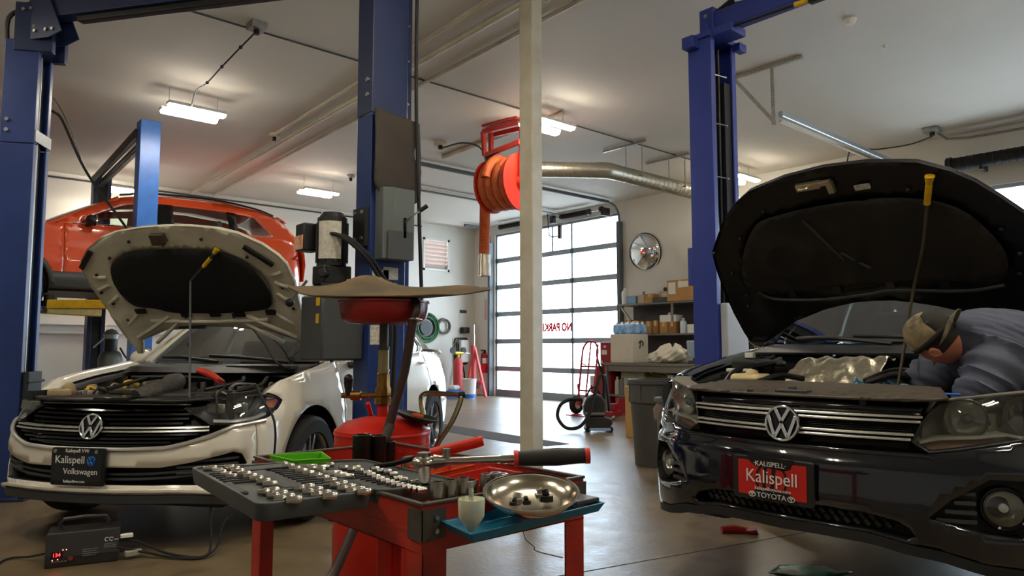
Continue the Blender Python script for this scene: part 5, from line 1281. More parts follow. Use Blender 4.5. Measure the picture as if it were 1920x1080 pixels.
for sx in (-1, 1):
    for sy in (-1, 1):
        x = CX1 * sx; y = CY1 * sy + (-.0005 if sy < 0 else 0)
        b = MB(); b.bx(min(x, x - sx*.055), max(x, x - sx*.055), min(y, y - sy*.005), max(y, y - sy*.005), .06, .80); b.bx(min(x, x - sx*.005), max(x, x - sx*.005), min(y, y - sy*.05), max(y, y - sy*.05), .06, .80)
        lg = b.build('leg', M_cart, ct, smooth=0, bevel=.0015)
        b = MB(); b.cyl((x - sx*.03, y - sy*.03, .03), (x - sx*.03, y - sy*.01, .03), .03, n=16); b.build('caster', M_rub, lg)
        b = MB(); e = .0045
        b.bx(min(x + sx*e, x - sx*.05), max(x + sx*e, x - sx*.05), min(y + sy*e, y), max(y + sy*e, y), .757, .812); b.bx(min(x + sx*e, x), max(x + sx*e, x), min(y + sy*e, y - sy*.04), max(y + sy*e, y - sy*.04), .757, .812)
        br = b.build('corner_bracket', M_worn, ct, smooth=0, bevel=.001)
        for zz in (.772, .795):
            b = MB(); b.cyl((x - sx*.028, y + sy*.004, zz), (x - sx*.028, y + sy*.008, zz), .005, n=6); b.build('bolt', M_steel, br)
b = MB(); b.bx(CX0, CX1, CY0, CY1, .20, .21); b.build('lower_shelf', M_cart, ct, smooth=0)

# socket case, opened flat: lid hangs over the cart's left edge
cs = thing('socket_case', 'grey plastic socket set case lying open across the red tool cart edge', 'tool case', (.73, 1.40, .80))
CO = Vector((.73, 1.40, .80))
def caseh(name, quad, th):
    q = [Vector(p) - CO for p in quad]; ce_ = sum(q, Vector()) / 4; pts = []
    for i in range(4):
        a, o, d = q[i-1], q[i], q[(i+1) % 4]; u = (a - o).normalized() * .024; v = (d - o).normalized() * .024
        for k in range(5): f = k/4; pts.append(o + u * (1-f)**2 + v * f**2)
    up = Vector((0, 0, 1)); b = MB()
    lo = b.ring([ce_ + (p - ce_)*.97 - up*th for p in pts]); hi = b.ring([p - up*.004 for p in pts]); tp = b.ring([ce_ + (p - ce_)*.994 for p in pts]); it = b.ring([ce_ + (p - ce_)*.955 for p in pts]); fl_ = b.ring([ce_ + (p - ce_)*.95 - up*.006 for p in pts])
    b.f(list(reversed(lo))); b.bridge(lo, hi); b.bridge(hi, tp); b.bridge(tp, it); b.bridge(it, fl_); b.f(fl_)
    return b.build(name, M_case, cs, bevel=.0015), q
LQ = [(.519, 1.622, .847), (.744, 1.632, .833), (.717, 1.197, .833), (.481, 1.163, .847)]
BQ = [(.767, 1.661, .828), (.917, 1.584, .828), (.922, 1.167, .828), (.739, 1.218, .828)]
ld, ql = caseh('lid', LQ, .032); bs, qb = caseh('base', BQ, .030)
b = MB(); b.bar((ql[1] + qb[0])/2 + Vector((0, -.03, -.008)), (ql[2] + qb[3])/2 + Vector((0, .03, -.008)), .026, .008); b.build('hinge', M_case, cs)
def onq(q, u, v, z=0):   # u from hinge to outer edge, v from back to front
    p = q[1].lerp(q[0], u).lerp(q[2].lerp(q[3], u), v); return p + Vector((0, 0, z))
b = MB()
for v0, v1, u0, u1 in ((.06,.17,.06,.94),(.20,.70,.39,.58),(.71,.75,.1,.9)): b.bar(onq(ql, (u0+u1)/2, v0, -.0045), onq(ql, (u0+u1)/2, v1, -.0045), abs(u1 - u0) * .20, .004)
for k in range(9): b.bar(onq(ql, .10, .22 + k*.055, -.004), onq(ql, .34, .22 + k*.055, -.004), .006, .004)
for k in range(6): b.bar(onq(ql, .62, .2 + k*.055, -.004), onq(ql, .92, .2 + k*.055, -.004), .006, .004)
b.build('moulded_insert', M_caset, ld, smooth=0, bevel=.001)
b = MB(); b.bar(onq(ql, .95, .50, -.004), onq(ql, .95, .74, -.004), .022, .008); b.build('carry_handle', M_caset, ld, bevel=.003)
b = MB()
for k in range(8): b.bar(onq([qb[1], qb[0], qb[3], qb[2]], .2, .42 + k*.055, -.004), onq([qb[1], qb[0], qb[3], qb[2]], .52, .42 + k*.055, -.004), .005, .004)
b.build('moulded_insert', M_caset, bs, smooth=0)
LID = [(0.509, 1.472), (0.509, 1.439), (0.506, 1.413), (0.505, 1.383), (0.505, 1.357), (0.54, 1.462), (0.54, 1.432), (0.536, 1.399), (0.535, 1.365), (0.534, 1.334), (0.532, 1.3), (0.532, 1.268), (0.529, 1.234), (0.636, 1.425), (0.635, 1.392), (0.633, 1.359), (0.63, 1.325), (0.628, 1.292), (0.628, 1.26), (0.627, 1.23), (0.625, 1.197), (0.491, 1.176), (0.509, 1.178), (0.491, 1.139), (0.508, 1.143), (0.488, 1.105), (0.505, 1.11), (0.505, 1.085), (0.55, 1.167), (0.567, 1.168), (0.547, 1.129), (0.566, 1.134), (0.547, 1.099), (0.563, 1.1), (0.561, 1.075), (0.608, 1.154), (0.624, 1.156), (0.604, 1.118), (0.62, 1.121), (0.604, 1.088), (0.621, 1.091), (0.619, 1.068)]
RGT = [(0.689, 1.411), (0.681, 1.384), (0.703, 1.385), (0.687, 1.356), (0.689, 1.307), (0.688, 1.283), (0.689, 1.259), (0.736, 1.352), (0.736, 1.32), (0.741, 1.298), (0.732, 1.405), (0.755, 1.335), (0.74, 1.265), (0.733, 1.239), (0.728, 1.213), (0.724, 1.191), (0.72, 1.168), (0.719, 1.148), (0.718, 1.128), (0.718, 1.111), (0.719, 1.094), (0.72, 1.079), (0.721, 1.065), (0.723, 1.052), (0.772, 1.268), (0.778, 1.252), (0.772, 1.221), (0.776, 1.296), (0.754, 1.12), (0.753, 1.175), (0.752, 1.155)]
def sock_mesh(l, r):
    b = MB(); b.lathe([(0, 0), (r*.9, 0), (r, .001), (r, l*.45), (r*.86, l*.55), (r*.86, l - .001), (r*.8, l), (r*.55, l), (r*.5, l*.6), (0, l*.6)], (0, 0, 0), (-.965, .26, .05), 14)
    return b
P1 = sock_mesh(.026, .007).build('socket', M_sock); P2 = sock_mesh(.020, .0064).build('socket', M_sock); P3 = sock_mesh(.042, .0058).build('socket', M_sock)
used = set()
def sock(proto, x, y, z, lab, grp, rz=0):
    if proto.name in used: o = proto.copy(); COL.objects.link(o)
    else: o = proto; used.add(proto.name)
    o.location = (x, y, z); o.rotation_euler = (0, 0, rz); return tag(o, lab, 'socket', grp)
for i, (x0, y0) in enumerate(LID):
    z = .845; 
    for _ in range(3):
        k = (1.1 - z)/(1.1 - .862); x, y = x0*k, y0*k; z = .833 + .014 * min(1, max(0, (.73 - x)/.23)) - .0005
    sock(P2 if i in (1, 2, 3, 4, 5, 21, 23, 25, 28, 30, 32, 35, 37, 39) else P1, x + .013, y - .003, z, 'small chrome socket lying in the overhanging half of the grey case', 'sockets in the overhanging case half')
for i, (x0, y0) in enumerate(RGT):
    k = (1.1 - .830)/(1.1 - .856); x, y = x0*k, y0*k
    if i in (4, 5, 6, 0, 2): sock(P3, x + .018, y - .004, .8275, 'slim chrome extension socket in the case half lying on the cart', 'long sockets in the case half on the cart')
    else: sock(P2, x + .010, y - .002, .8275, 'tiny chrome socket in the case half lying on the cart', 'sockets in the case half on the cart', .12 if i > 10 else 0)

def open_box(name, lab, cat, corners, z0, z1, t, m, taper=.88):
    c = Vector((sum(p[0] for p in corners)/4, sum(p[1] for p in corners)/4, z0)); b = MB()
    q = [Vector((x - c.x, y - c.y, 0)) for x, y in corners]; h = z1 - z0
    lo = b.ring([v*taper for v in q]); hi = b.ring([v*.96 + Vector((0, 0, h)) for v in q]); li = b.ring([v + Vector((0, 0, h)) for v in q]); l2 = b.ring([v + Vector((0, 0, h + t)) for v in q]); ii = b.ring([v*(.96 - t*4) + Vector((0, 0, h + t)) for v in q]); fl_ = b.ring([v*(taper - t*6) + Vector((0, 0, t)) for v in q])
    b.f(list(reversed(lo))); b.bridge(lo, hi); b.bridge(hi, li); b.bridge(li, l2); b.bridge(l2, ii); b.bridge(ii, fl_); b.f(fl_)
    o = b.build(name, m, None, smooth=0, bevel=.0015); o.location = c; return tag(o, lab, cat)
open_box('parts_tray', 'lime green plastic tray at back left of the red cart', 'tray', [(.748, 1.755), (.872, 1.715), (.838, 1.60), (.755, 1.63)], .7725, .832, .004, mat('lime_green', (96, 190, 24), .4))
open_box('parts_tray', 'orange-red plastic tray under the red handled tool on the cart', 'tray', [(.965, 1.452), (1.10, 1.475), (1.095, 1.365), (.935, 1.325)], .7725, .818, .004, mat('tray_orange', (206, 70, 28), .4))
open_box('parts_tray', 'red plastic tray under the long ratchet handle on the cart', 'tray', [(.925, 1.300), (1.12, 1.345), (1.13, 1.21), (.885, 1.165)], .7725, .812, .004, mat('tray_red', (176, 36, 22), .4))
# blue tray hooked on the front of the cart
bt = thing('side_tray', 'teal blue plastic tray hooked on the front edge of the cart', 'tray', (.945, 1.01, .79))
b = MB(); tm = R('Y', -2)
q = [Vector((-.185, -.05, 0)), Vector((.16, -.045, .004)), Vector((.19, .055, .004)), Vector((-.165, .065, 0))]
lo = b.ring([Vector((v.x*.93, v.y*.8, v.z - .018)) for v in q]); hi = b.ring(q); ii = b.ring([Vector((v.x*.96, v.y*.88, v.z)) for v in q]); fl_ = b.ring([Vector((v.x*.9, v.y*.74, v.z - .014)) for v in q])
b.f(list(reversed(lo))); b.bridge(lo, hi); b.bridge(hi, ii); b.bridge(ii, fl_); b.f(fl_)
b.build('tray', mat('teal_blue', (10, 108, 140), .4, var=.15, vscale=10), bt, smooth=0, bevel=.002)
for xx in (-.08, .1):
    b = MB(); b.bx(xx - .012, xx + .012, .057, .062, -.01, .03); b.build('hook', MATS['teal_blue'], bt, smooth=0)
b = MB(); b.bx(.10, .165, -.025, .05, .006, .014); o = b.build('steel_plate', M_worn, smooth=0, bevel=.002); o.location = (.945, 1.01, .786); tag(o, 'small grey steel plate under the bowl on the blue tray', 'plate')
BT = Matrix.Rotation(math.radians(12), 4, Vector((.748, -.664, 0)))
bo_ = thing('steel_bowl', 'round stainless parts bowl standing on the blue tray', 'bowl', (.935, 1.0, .808))
b = MB(); b.at(BT); b.lathe([(0, 0), (.052, .0), (.072, .006), (.081, .016), (.083, .021), (.089, .024), (.0885, .027), (.083, .025), (.079, .018), (.069, .008), (.05, .003), (0, .003)], n=48); b.build('dish', mat('bowl_steel', (206, 198, 178), .2, 1.0), bo_)
b = MB(); b.at(BT); b.lathe([(.086, .022), (.0905, .0235), (.0905, .0275), (.086, .0275)], n=48); b.build('rolled_rim', M_chrome, bo_)
for i, (x, y, r) in enumerate(((-.02,.02,.012),(.01,-.03,.014),(.035,.01,.013),(-.03,-.02,.009),(.0,.035,.010),(-.045,.0,.008))):
    b = MB(); b.cyl((0, 0, 0), (0, 0, r*.8), r, n=6); b.cyl((0, 0, r*.8), (.004, .002, r*1.5), r*.5, n=10); o = b.build('loose_bolt', M_impact if i % 2 else M_steel, bevel=.001); o.location = (.935 + x, 1.0 + y, .813 - y*.13); o.rotation_euler = (0, 0, i)
    tag(o, 'loose dark steel bolt lying in the parts bowl', 'bolt', 'bolts in the bowl')
cp_ = thing('plastic_cup', 'small translucent white cup with blue tint on the blue tray', 'cup', (.785, .99, .786))
b = MB(); b.lathe([(0, 0), (.006, .0), (.018, .018), (.0225, .026), (.0235, .052), (.0225, .055), (.0215, .055), (.019, .048), (0, .048)], n=24); b.build('cup', mat('cup_white', (226, 212, 172), .5, var=.3, vscale=16, rgb2=(186, 206, 196)), cp_)
b = MB(); b.cyl((0, 0, .048), (.0, .003, .080), .0045, n=10); b.cyl((0, .0028, .073), (0, .003, .083), .006, n=6); b.build('stud', M_sock, cp_)
def upsock(x, y, l, r, lab, grp=None, m=None, rot=None):
    b = MB(); b.lathe([(0, 0), (r*.85, 0), (r*.9, .002), (r*.9, l*.25), (r, l*.32), (r, l - .002), (r*.92, l), (r*.6, l), (r*.55, l*.5), (0, l*.5)], n=18)
    o = b.build('deep_socket', m or mat('deep_sock', (150, 142, 130), .25, 1.0)); o.location = (x, y, .7722); return tag(o, lab, 'socket', grp)
for i, (x, y, l) in enumerate(((.799, 1.108, .080), (.829, 1.108, .080), (.860, 1.110, .080), (.885, 1.114, .072), (.925, 1.120, .078), (.950, 1.120, .078), (.974, 1.127, .072))):
    upsock(x, y, l, .0135 if i < 3 else .012, 'deep steel socket standing along the front edge of the red cart', 'deep sockets at front edge')
for i, (x, y, l, r) in enumerate(((.955, 1.66, .105, .024), (1.0, 1.655, .10, .022), (1.042, 1.67, .08, .018))):
    upsock(x, y, l, r, ['thick black impact socket at back of the cart beneath the drain hose', 'second black impact socket from left at back of the cart', 'shorter black impact socket right of the two thick ones'][i], None, M_impact)
for i, (x, y, r, l) in enumerate(((1.03, 1.56, .017, .05), (1.06, 1.60, .014, .045), (1.06, 1.54, .012, .035), (.99, 1.52, .012, .03), (1.09, 1.57, .012, .04), (1.0, 1.49, .010, .025))):
    upsock(x, y, l, r, 'chrome socket in the loose heap at the back right of the cart', 'sockets heaped at the back', M_sock)
for i, (x, y) in enumerate(((.768, 1.098), (.779, 1.092), (.789, 1.094), (.90, 1.096), (.983, 1.1), (.852, 1.135))):
    b = MB(); b.ball((0, 0, .009), .009, 12, 8); b.cyl((0, 0, .014), (0, 0, .021), .005, n=8); o = b.build('bit', M_sock); o.location = (x, y, .7722); tag(o, 'tiny chrome drive bit lying in front of the deep sockets', 'bit', 'loose bits on the cart')
# pry bar with red grip
pb_ = thing('pry_bar', 'steel pry bar with long red grip lying across the cart', 'pry bar', (.905, 1.43, .835))
e0 = Vector((0, 0, 0)); e1 = Vector((.065, -.055, .022)); e2 = Vector((.155, -.135, .052))
b = MB(); b.tube([e0 - Vector((.03, -.03, .006)), e0, e1], .006, 10, 2); b.build('shank', M_impact, pb_)
b = MB(); d_ = e2 - e1; b.tube([e1, e1 + d_*.05, e1 + d_*.5, e1 + d_*.9, e2], [.010, .0125, .0125, .0125, .011], 12, 3); b.build('red_grip', mat('grip_red', (204, 46, 26), .4), pb_)
# long ratchet wrench
rw_ = thing('ratchet_wrench', 'long chrome ratchet wrench with black and red handle over the cart', 'wrench', (.848, 1.225, .868))
f1 = Vector((.255, -.21, .012)); dd = f1.normalized()
b = MB(); b.tube([dd*.03, dd*.165], .0085, 14, 1); b.cyl(dd*.155, dd*.185, .0105, n=14); b.build('shank', M_sock, rw_)
b = MB(); b.ball((0, 0, 0), .024, 20, 12, (1.1, 1.1, .62)); b.cyl((0, 0, .008), (0, 0, .02), .014, n=16); b.cyl(dd*.02, dd*.045, .016, .01, 14); b.cyl(dd*.045 + Vector((0, 0, -.004)), dd*.045 + Vector((0, 0, .026)), .008, n=12); b.build('ratchet_head', mat('head_chrome', (160, 154, 140), .25, 1.0), rw_)
b = MB(); b.tube([dd*.19, dd*.22, dd*.27, dd*.315, dd*.33], [.0145, .0165, .018, .0155, .0155], 16, 3); b.build('grip', mat('grip_black', (44, 42, 38), .55), rw_)
b = MB(); b.cyl(dd*.183, dd*.192, .0165, n=16); b.build('grip_collar', mat('collar_red', (214, 62, 48), .4), rw_)
b = MB(); b.cyl(dd*.328, dd*.338, .0165, n=16); b.build('grip_collar', mat('collar_red', (214, 62, 48), .4), rw_)
b = MB(); b.lathe([(0, 0), (.012, 0), (.0125, -.03), (.011, -.034), (.007, -.034), (.007, -.01), (0, -.01)], (-.006, -.012, -.008), (.25, .35, 1.0), 18); b.build('fitted_socket', M_sock, rw_)
# combination spanners near the back of the case
for i, (x, y, a) in enumerate(((.82, 1.70, -.9), (.87, 1.69, -.75), (.93, 1.66, -.5))):
    t = thing('spanner', ['dark spanner lying at the back edge of the socket case', 'grey spanner lying just behind the socket case', 'short spanner near the black sockets on the cart'][i], 'spanner', (x, y, .775), a)
    b = MB(); b.bx(-.05, .05, -.005, .005, 0, .005); b.build('shaft', M_steel, t, bevel=.002)
    b = MB(); b.torus((.058, 0, .003), (0, 0, 1), .009, .0035, 20, 6); b.build('ring_end', M_steel, t)
    b = MB(); b.torus((-.058, 0, .003), (0, 0, 1), .010, .004, 20, 6, .7, 2*PI - .7 if False else 5.6); b.build('open_end', M_steel, t)
for i, (x, y, m_) in enumerate(((.965, 1.275, 'tray_orange'), (.94, 1.31, 'lime_green'), (.945, 1.47, 'tray_red'))):
    b = MB(); b.cyl((0, 0, 0), (0, 0, .03), .010, n=14); o = b.build('bit_holder', MATS[m_]); o.location = (x, y, .7725); tag(o, ['small orange plastic cap beside the ratchet head', 'small green plastic cap between case and ratchet', 'small red plastic cap between case and orange tray'][i], 'cap')
# ------------------------------------------------------------------ oil drain tank
dt = thing('oil_drain_tank', 'red rolling oil drain tank with funnel behind the tool cart', 'drain tank', (1.61, 2.63, 0))
M_drain = mat('drain_red', (206, 36, 22), .34, var=.25, vscale=4, rvar=.08)
b = MB(); b.lathe([(0, .10), (.18, .10), (.196, .12), (.196, .74), (.198, .75), (.198, .762), (.19, .768), (.15, .795), (.08, .812), (0, .816)], n=48); b.build('tank', M_drain, dt, smooth=40)
b = MB(); b.lathe([(.199, .742), (.2015, .748), (.199, .756)], n=48); b.lathe([(.197, .70), (.1985, .703), (.197, .706)], n=48); b.build('weld_seam', M_drain, dt)
b = MB(); b.cyl((0, 0, .81), (0, 0, .86), .024, n=16); b.build('neck', M_drain, dt)
b = MB(); b.lathe([(.026, .86), (.036, .865), (.036, .89), (.03, .895), (.034, .90), (.034, .93), (.028, .94), (.028, .99), (.022, .995)], n=8); b.build('brass_fitting', M_brass, dt)
b = MB(); b.cyl((0, 0, .99), (0, 0, 1.10), .023, n=20); b.cyl((0, 0, 1.0), (0, 0, 1.01), .026, n=20); b.build('lower_tube', mat('tube_dull', (150, 140, 104), .4, .7), dt)
b = MB(); b.cyl((0, 0, 1.10), (0, 0, 1.215), .019, n=20); b.lathe([(.024, 1.09), (.024, 1.105), (.0, 1.105)], n=20); b.build('upper_tube', M_dgrey, dt)
b = MB(); b.lathe([(0, 1.20), (.10, 1.198), (.155, 1.203), (.176, 1.222), (.184, 1.25), (.186, 1.285), (.192, 1.288), (.192, 1.296), (.183, 1.296), (.178, 1.25), (.15, 1.215), (0, 1.21)], n=48); b.build('funnel', mat('funnel_red', (150, 26, 24), .3, var=.3, vscale=5), dt, smooth=40)
b = MB(); b.tube([(-.02, .06, .815), (-.055, .03, .87)], .010, 10, 1); b.build('riser', M_drain, dt)
b = MB(); b.tube([(0, 0, .905), (-.05, .045, .90), (-.13, .115, .90)], .012, 10, 2); b.cyl((-.07, .062, .90), (-.10, .09, .90), .02, n=12); b.build('brass_valve', M_brass, dt)
b = MB(); b.cyl((-.11, .095, .90), (-.11, .095, .96), .012, .02, 12); b.ball((-.11, .095, .97), .02, 12, 8); b.build('valve_handle', M_black, dt)
b = MB(); hp = [(.055, -.065, 1.30), (.03, -.185, 1.29), (.02, -.215, 1.25), (.005, -.21, 1.20), (-.02, -.19, 1.0), (-.06, -.17, .84), (-.10, -.17, .72), (-.16, -.20, .60), (-.25, -.235, .46), (-.34, -.26, .32), (-.37, -.27, .29), (-.36, -.26, .27), (-.28, -.2, .22), (-.2, -.12, .2)]
b.tube(hp, .0185, 12, 5); b.build('drain_hose', mat('hose_brown', (62, 36, 30), .45, var=.35, vscale=8), dt)
b = MB(); b.torus((.008, -.212, 1.215), (.05, -.03, 1), .019, .004, 20, 6); b.cyl((.0, -.235, 1.215), (.03, -.235, 1.21), .006, n=8); b.build('hose_clip', M_steel, dt)
b = MB(); b.cyl((-.068, -.171, .80), (-.092, -.171, .745), .0195, n=14); b.build('hose_fitting', M_worn, dt)
b = MB(); b.tube([(.15, -.11, .75), (.16, -.05, .86), (.19, -.03, .90), (.26, -.09, .90), (.30, -.125, .895), (.305, -.135, .87), (.27, -.12, .78), (.21, -.08, .66), (.2, -.07, .5)], .0115, 10, 5); b.build('push_handle', mat('handle_steel', (180, 168, 132), .25, 1.0), dt)
b = MB(); b.cyl((.30, -.125, .893), (.325, -.14, .897), .014, n=12); b.build('handle_cap', M_black, dt)
for a in (30, 150, 270):
    b = MB(); x, y = .17*math.cos(math.radians(a)), .17*math.sin(math.radians(a)); b.cyl((x - .012, y, .05), (x + .012, y, .05), .05, n=20); b.bx(x - .02, x + .02, y - .01, y + .01, .05, .11); b.build('caster', M_rub, dt)
# oval maker badge on the tank
bp = Vector((-.15, -.128, .715)); nn = Vector((-.76, -.65, 0)); bm_ = axes(bp + nn*.001, (-nn.y*-1 if False else .65, -.76, 0), (0, 0, 1))
def bend(x, y): a = math.atan2(-.128, -.15) + x / .1985; return Vector((.199*math.cos(a), 199e-3*math.sin(a), .742 + y))
b = MB(); b.patch(ellipse(0, 0, .036, .026, 28), [], bend, .012); bd = b.build('badge', mat('badge_brown', (70, 22, 16), .5), dt)
b = MB(); e_ = ellipse(0, 0, .035, .025, 28); b.tube([bend(x, y) + (bend(x, y) - Vector((0, 0, bend(x, y).z))).normalized()*.001 for x, y in e_ + e_[:1]], .0018, 6, 1); b.build('badge_rim', M_brass, bd)
b = MB(); b.text('JDI', .03, axes(bend(0, 0) + Vector((-.76, -.65, 0))*.002, (.65, -.76, 0), (0, 0, 1)), .0008); b.build('lettering', M_brass, bd, smooth=0)
# black magnetic dish resting on the tank
mt = thing('magnetic_dish', 'black round dish with a red rim note tilted on the drain tank', 'dish', (1.69, 2.50, .802))
mt['label'] = 'black round dish tilted on shoulder of the red drain tank'
dm = R('Z', -42) @ R('Y', 14)
b = MB(); b.at(dm); b.lathe([(0, .0), (.06, .0), (.085, .014), (.09, .02), (.087, .022), (.06, .006), (0, .006)], n=36); b.build('dish', M_black, mt)
b = MB(); b.at(dm); b.torus((0, 0, .021), (0, 0, 1), .088, .002, 36, 6); b.build('rim', M_dgrey, mt)
b = MB(); b.at(T(1.69, 2.50, .802) @ dm); b.tube([(-.02, .0, .018), (.0, -.005, .02), (.025, -.004, .018)], [.008, .011, .008], 10, 3); tag(b.build('orange_plug', mat('plug_orange', (226, 104, 40), .45)), 'small orange rubber plug lying in the black dish on the tank', 'plug')
# dirty cardboard sheet over the funnel
ru = Vector((.749, -.663, 0)); rv = Vector((.663, .749, 0)); fc = Vector((1.61, 2.63, 0))
def sheet(u, v):
    z = 1.3015 + .10 * max(0, abs(u + .02) - .17)**1.1 + .36 * max(0, v + .07)**1.15 * (.80 + .50*math.exp(-((u + .13)/.11)**2)) + .06*max(0, -u - .25)
    return fc + ru * u + rv * v + Vector((0, 0, z))
b = MB(); b.patch([(-.43, .06), (-.30, -.10), (-.22, -.19), (.23, -.20), (.34, -.06), (.45, .0), (.44, .07), (.30, .20), (.08, .22), (-.06, .26), (-.18, .25), (-.34, .14)], [], sheet, .035)
tag(b.build('cardboard_sheet', mat('oily_card', (104, 82, 48), .7, var=.5, vscale=5, rgb2=(66, 58, 44)), smooth=60, solid=.006, off=1), 'oil-stained bent cardboard sheet lying on top of the drain funnel', 'cardboard sheet')

# ------------------------------------------------------------------ battery charger on the floor
bc = thing('battery_charger', 'black battery charger with red digits on floor before the white car', 'battery charger', (.85, 4.25, 0), math.atan2(-.086, .313))
M_chg = mat('charger_black', (34, 31, 30), .5)
b = MB(); pr_ = [(-.0, .0), (-.0, .05), (.03, .165), (.17, .17), (.19, .05), (.19, .0)]
a_ = b.ring([(-.162, y, z) for y, z in pr_]); c_ = b.ring([(.162, y, z) for y, z in pr_]); b.f(list(reversed(a_))); b.f(c_); b.bridge(a_, c_); b.build('case', M_chg, bc, smooth=0, bevel=.006)
b = MB(); b.tube([(-.10, .10, .165), (-.095, .10, .215), (.095, .10, .215), (.10, .10, .165)], .012, 8, 2); b.build('handle', M_chg, bc, smooth=40)
fp_ = axes((0, -.0015 + .0065, .065), (1, 0, 0), (0, .25, 1))
FP = axes((0, .0118, .095), (1, 0, 0), (0, .03, .115))
b = MB(); b.at(FP @ T(0, 0, .001)); b.bx(-.135, -.085, -.05, -.02, 0, .001); ds = b.build('display', M_gloss, bc, smooth=0)
b = MB(); b.text('134', .024, FP @ T(-.112, -.035, .003), .0005); b.build('digits', mat('red_led', (255, 20, 24), .5, emit=9.0), ds, smooth=0)
b = MB(); b.at(FP @ T(0, 0, .001))
for x, y in ((-.085, -.012), (-.07, -.012), (-.128, -.058), (-.105, -.056)): b.ball((x, y, .0015), .0022, 8, 6)
b.build('indicator', mat('red_led2', (255, 120, 90), .5, emit=5.0), ds)
b = MB(); b.at(FP @ T(0, 0, .001)); b.cyl((-.05, -.056, 0), (-.05, -.056, .004), .011, n=18); b.build('red_button', mat('btn', (120, 36, 30), .4), bc)
b = MB(); b.at(FP @ T(0, 0, .001))
for k in range(5): b.bx(-.132 + k*.014, -.122 + k*.014, -.068, -.064, 0, .001)
for k in range(4): b.bx(.0, .07 - .01*(k % 2), -.022 - k*.010, -.019 - k*.010, 0, .001)
for k in range(3): b.bx(.095, .15, -.006 - k*.008, -.003 - k*.008, 0, .001)
b.build('print', mat('print_grey', (120, 116, 112), .6), bc, smooth=0)
b = MB(); b.at(FP @ T(0, 0, .0015)); b.torus((.107, .018, 0), (0, 0, 1), .009, .0022, 16, 5, .6, 5.2); b.torus((.127, .018, 0), (0, 0, 1), .008, .0022, 16, 5, .4, 5.6); b.bx(.14, .16, .012, .016, 0, .001); b.build('maker_mark', mat('print_light', (190, 188, 186), .6), bc, smooth=0)
ci = Matrix.Rotation(-math.atan2(-.086, .313), 4, 'Z') @ T(-.85, -4.25, 0)
def wc_(pts): return [ci @ Vector(p) for p in pts]
car_m = T(.895, 4.50, 0) @ R('Z', 38)
b = MB(); b.tube(wc_([(1.0, 4.25, .10), (1.10, 4.22, .08), (1.20, 4.10, .03), (1.30, 3.98, .012), (1.37, 3.95, .02), (1.41, 4.02, .08), (1.43, 4.10, .18), (1.46, 4.16, .40), (1.47, 4.18, .58), (1.47, 4.17, .76), (1.50, 4.26, .83), (1.62, 4.50, .85), (1.70, 4.72, .88), tuple(car_m @ Vector((.78, -.12, .95)))]), .0065, 8, 5); b.build('clamp_lead', M_rub, bc)
b = MB(); b.tube(wc_([(1.0, 4.22, .07), (1.12, 4.18, .03), (1.24, 4.02, .012), (1.34, 3.94, .012), (1.42, 3.96, .05), (1.47, 4.0, .16), (1.58, 4.0, .24), (1.66, 3.90, .36), (1.685, 3.87, .55), (1.68, 3.88, .70), (1.66, 3.98, .80), (1.72, 4.2, .85), (1.79, 4.42, .87)]), .0065, 8, 5); b.build('clamp_lead', M_rub, bc)
b = MB(); p0, p1 = car_m @ Vector((.78, -.13, .955)), car_m @ Vector((.80, -.30, .875)); b.tube(wc_([p0, p0.lerp(p1, .5) + Vector((0, 0, .01)), p1]), [.018, .024, .016], 10, 4); pz = p0.lerp(p1, .75); b.tube(wc_([pz, p1 + Vector((.02, 0, -.03))]), [.02, .014], 8, 2); b.build('red_clamp', M_redpl, bc)
b = MB(); b.box(ci @ Vector((1.075, 4.205, .03)), (.08, .035, .03), R('Z', 20)); b.build('plug', mat('plug_clear', (150, 146, 130), .4), bc, bevel=.006)
b = MB(); b.box(ci @ Vector((1.05, 4.24, .115)), (.06, .03, .02), R('Z', 10)); b.build('strain_relief', M_paper, bc, bevel=.004)
b = MB(); b.tube(wc_([(.70, 4.36, .06), (.66, 4.52, .02), (.58, 4.6, .008), (.50, 4.45, .008), (.40, 4.2, .008)]), .0055, 8, 5); b.build('mains_cord', M_rub, bc)
# ------------------------------------------------------------------ things lying on the floor
o = MB(); o.tube([(0, 0, .02), (.06, -.05, .022), (.10, -.10, .018), (.13, -.16, .03)], [.022, .026, .02, .03], 8, 4)
tag(o.build('tail_lamp_piece', mat('lens_red', (120, 22, 20), .25)), 'broken red plastic lens lying on floor before the dark car', 'lens piece'); bpy.data.objects['tail_lamp_piece'].location = (3.83, 2.44, 0)
b = MB(); b.patch([(-.16, .13), (.0, .16), (.14, -.0), (.16, -.14), (.0, -.10), (-.12, .0)], [], lambda x, y: Vector((x, y, .003 + .006*math.sin(x*30)*math.sin(y*24)**2)), .03)
tag(b.build('plastic_film', mat('film_teal', (70, 140, 122), .3), smooth=60, solid=.001), 'sheet of teal plastic film on floor at bottom right', 'film'); bpy.data.objects['plastic_film'].location = (3.50, 1.74, 0)
b = MB()
for p0, p1 in (((2.4, 2.55), (7.5, 1.35)), ((2.58, 2.51), (-1.5, 3.35))): b.bar((*p0, .0008), (*p1, .0008), .006, .001)
struct(b.build('trim_2', mat('joint_dark', (48, 42, 34), .8), smooth=0))
b = MB(); b.tube([(3.07, 3.38, .0), (2.95, 3.22, 0), (2.86, 3.10, 0), (2.80, 2.97, 0), (2.75, 2.9, 0), (2.77, 2.72, 0)], .003, 5, 3); struct(b.build('trim_3', MATS['joint_dark'], smooth=0))
b = MB(); b.prism([(6.25, 8.9), (5.72, 8.2), (5.60, 6.35), (5.70, 5.85), (6.02, 5.80), (6.06, 6.4), (6.12, 7.4)], .0005, .004); struct(b.build('trim_4', mat('drain_cover', (58, 42, 28), .85, var=.3, vscale=10), smooth=0))
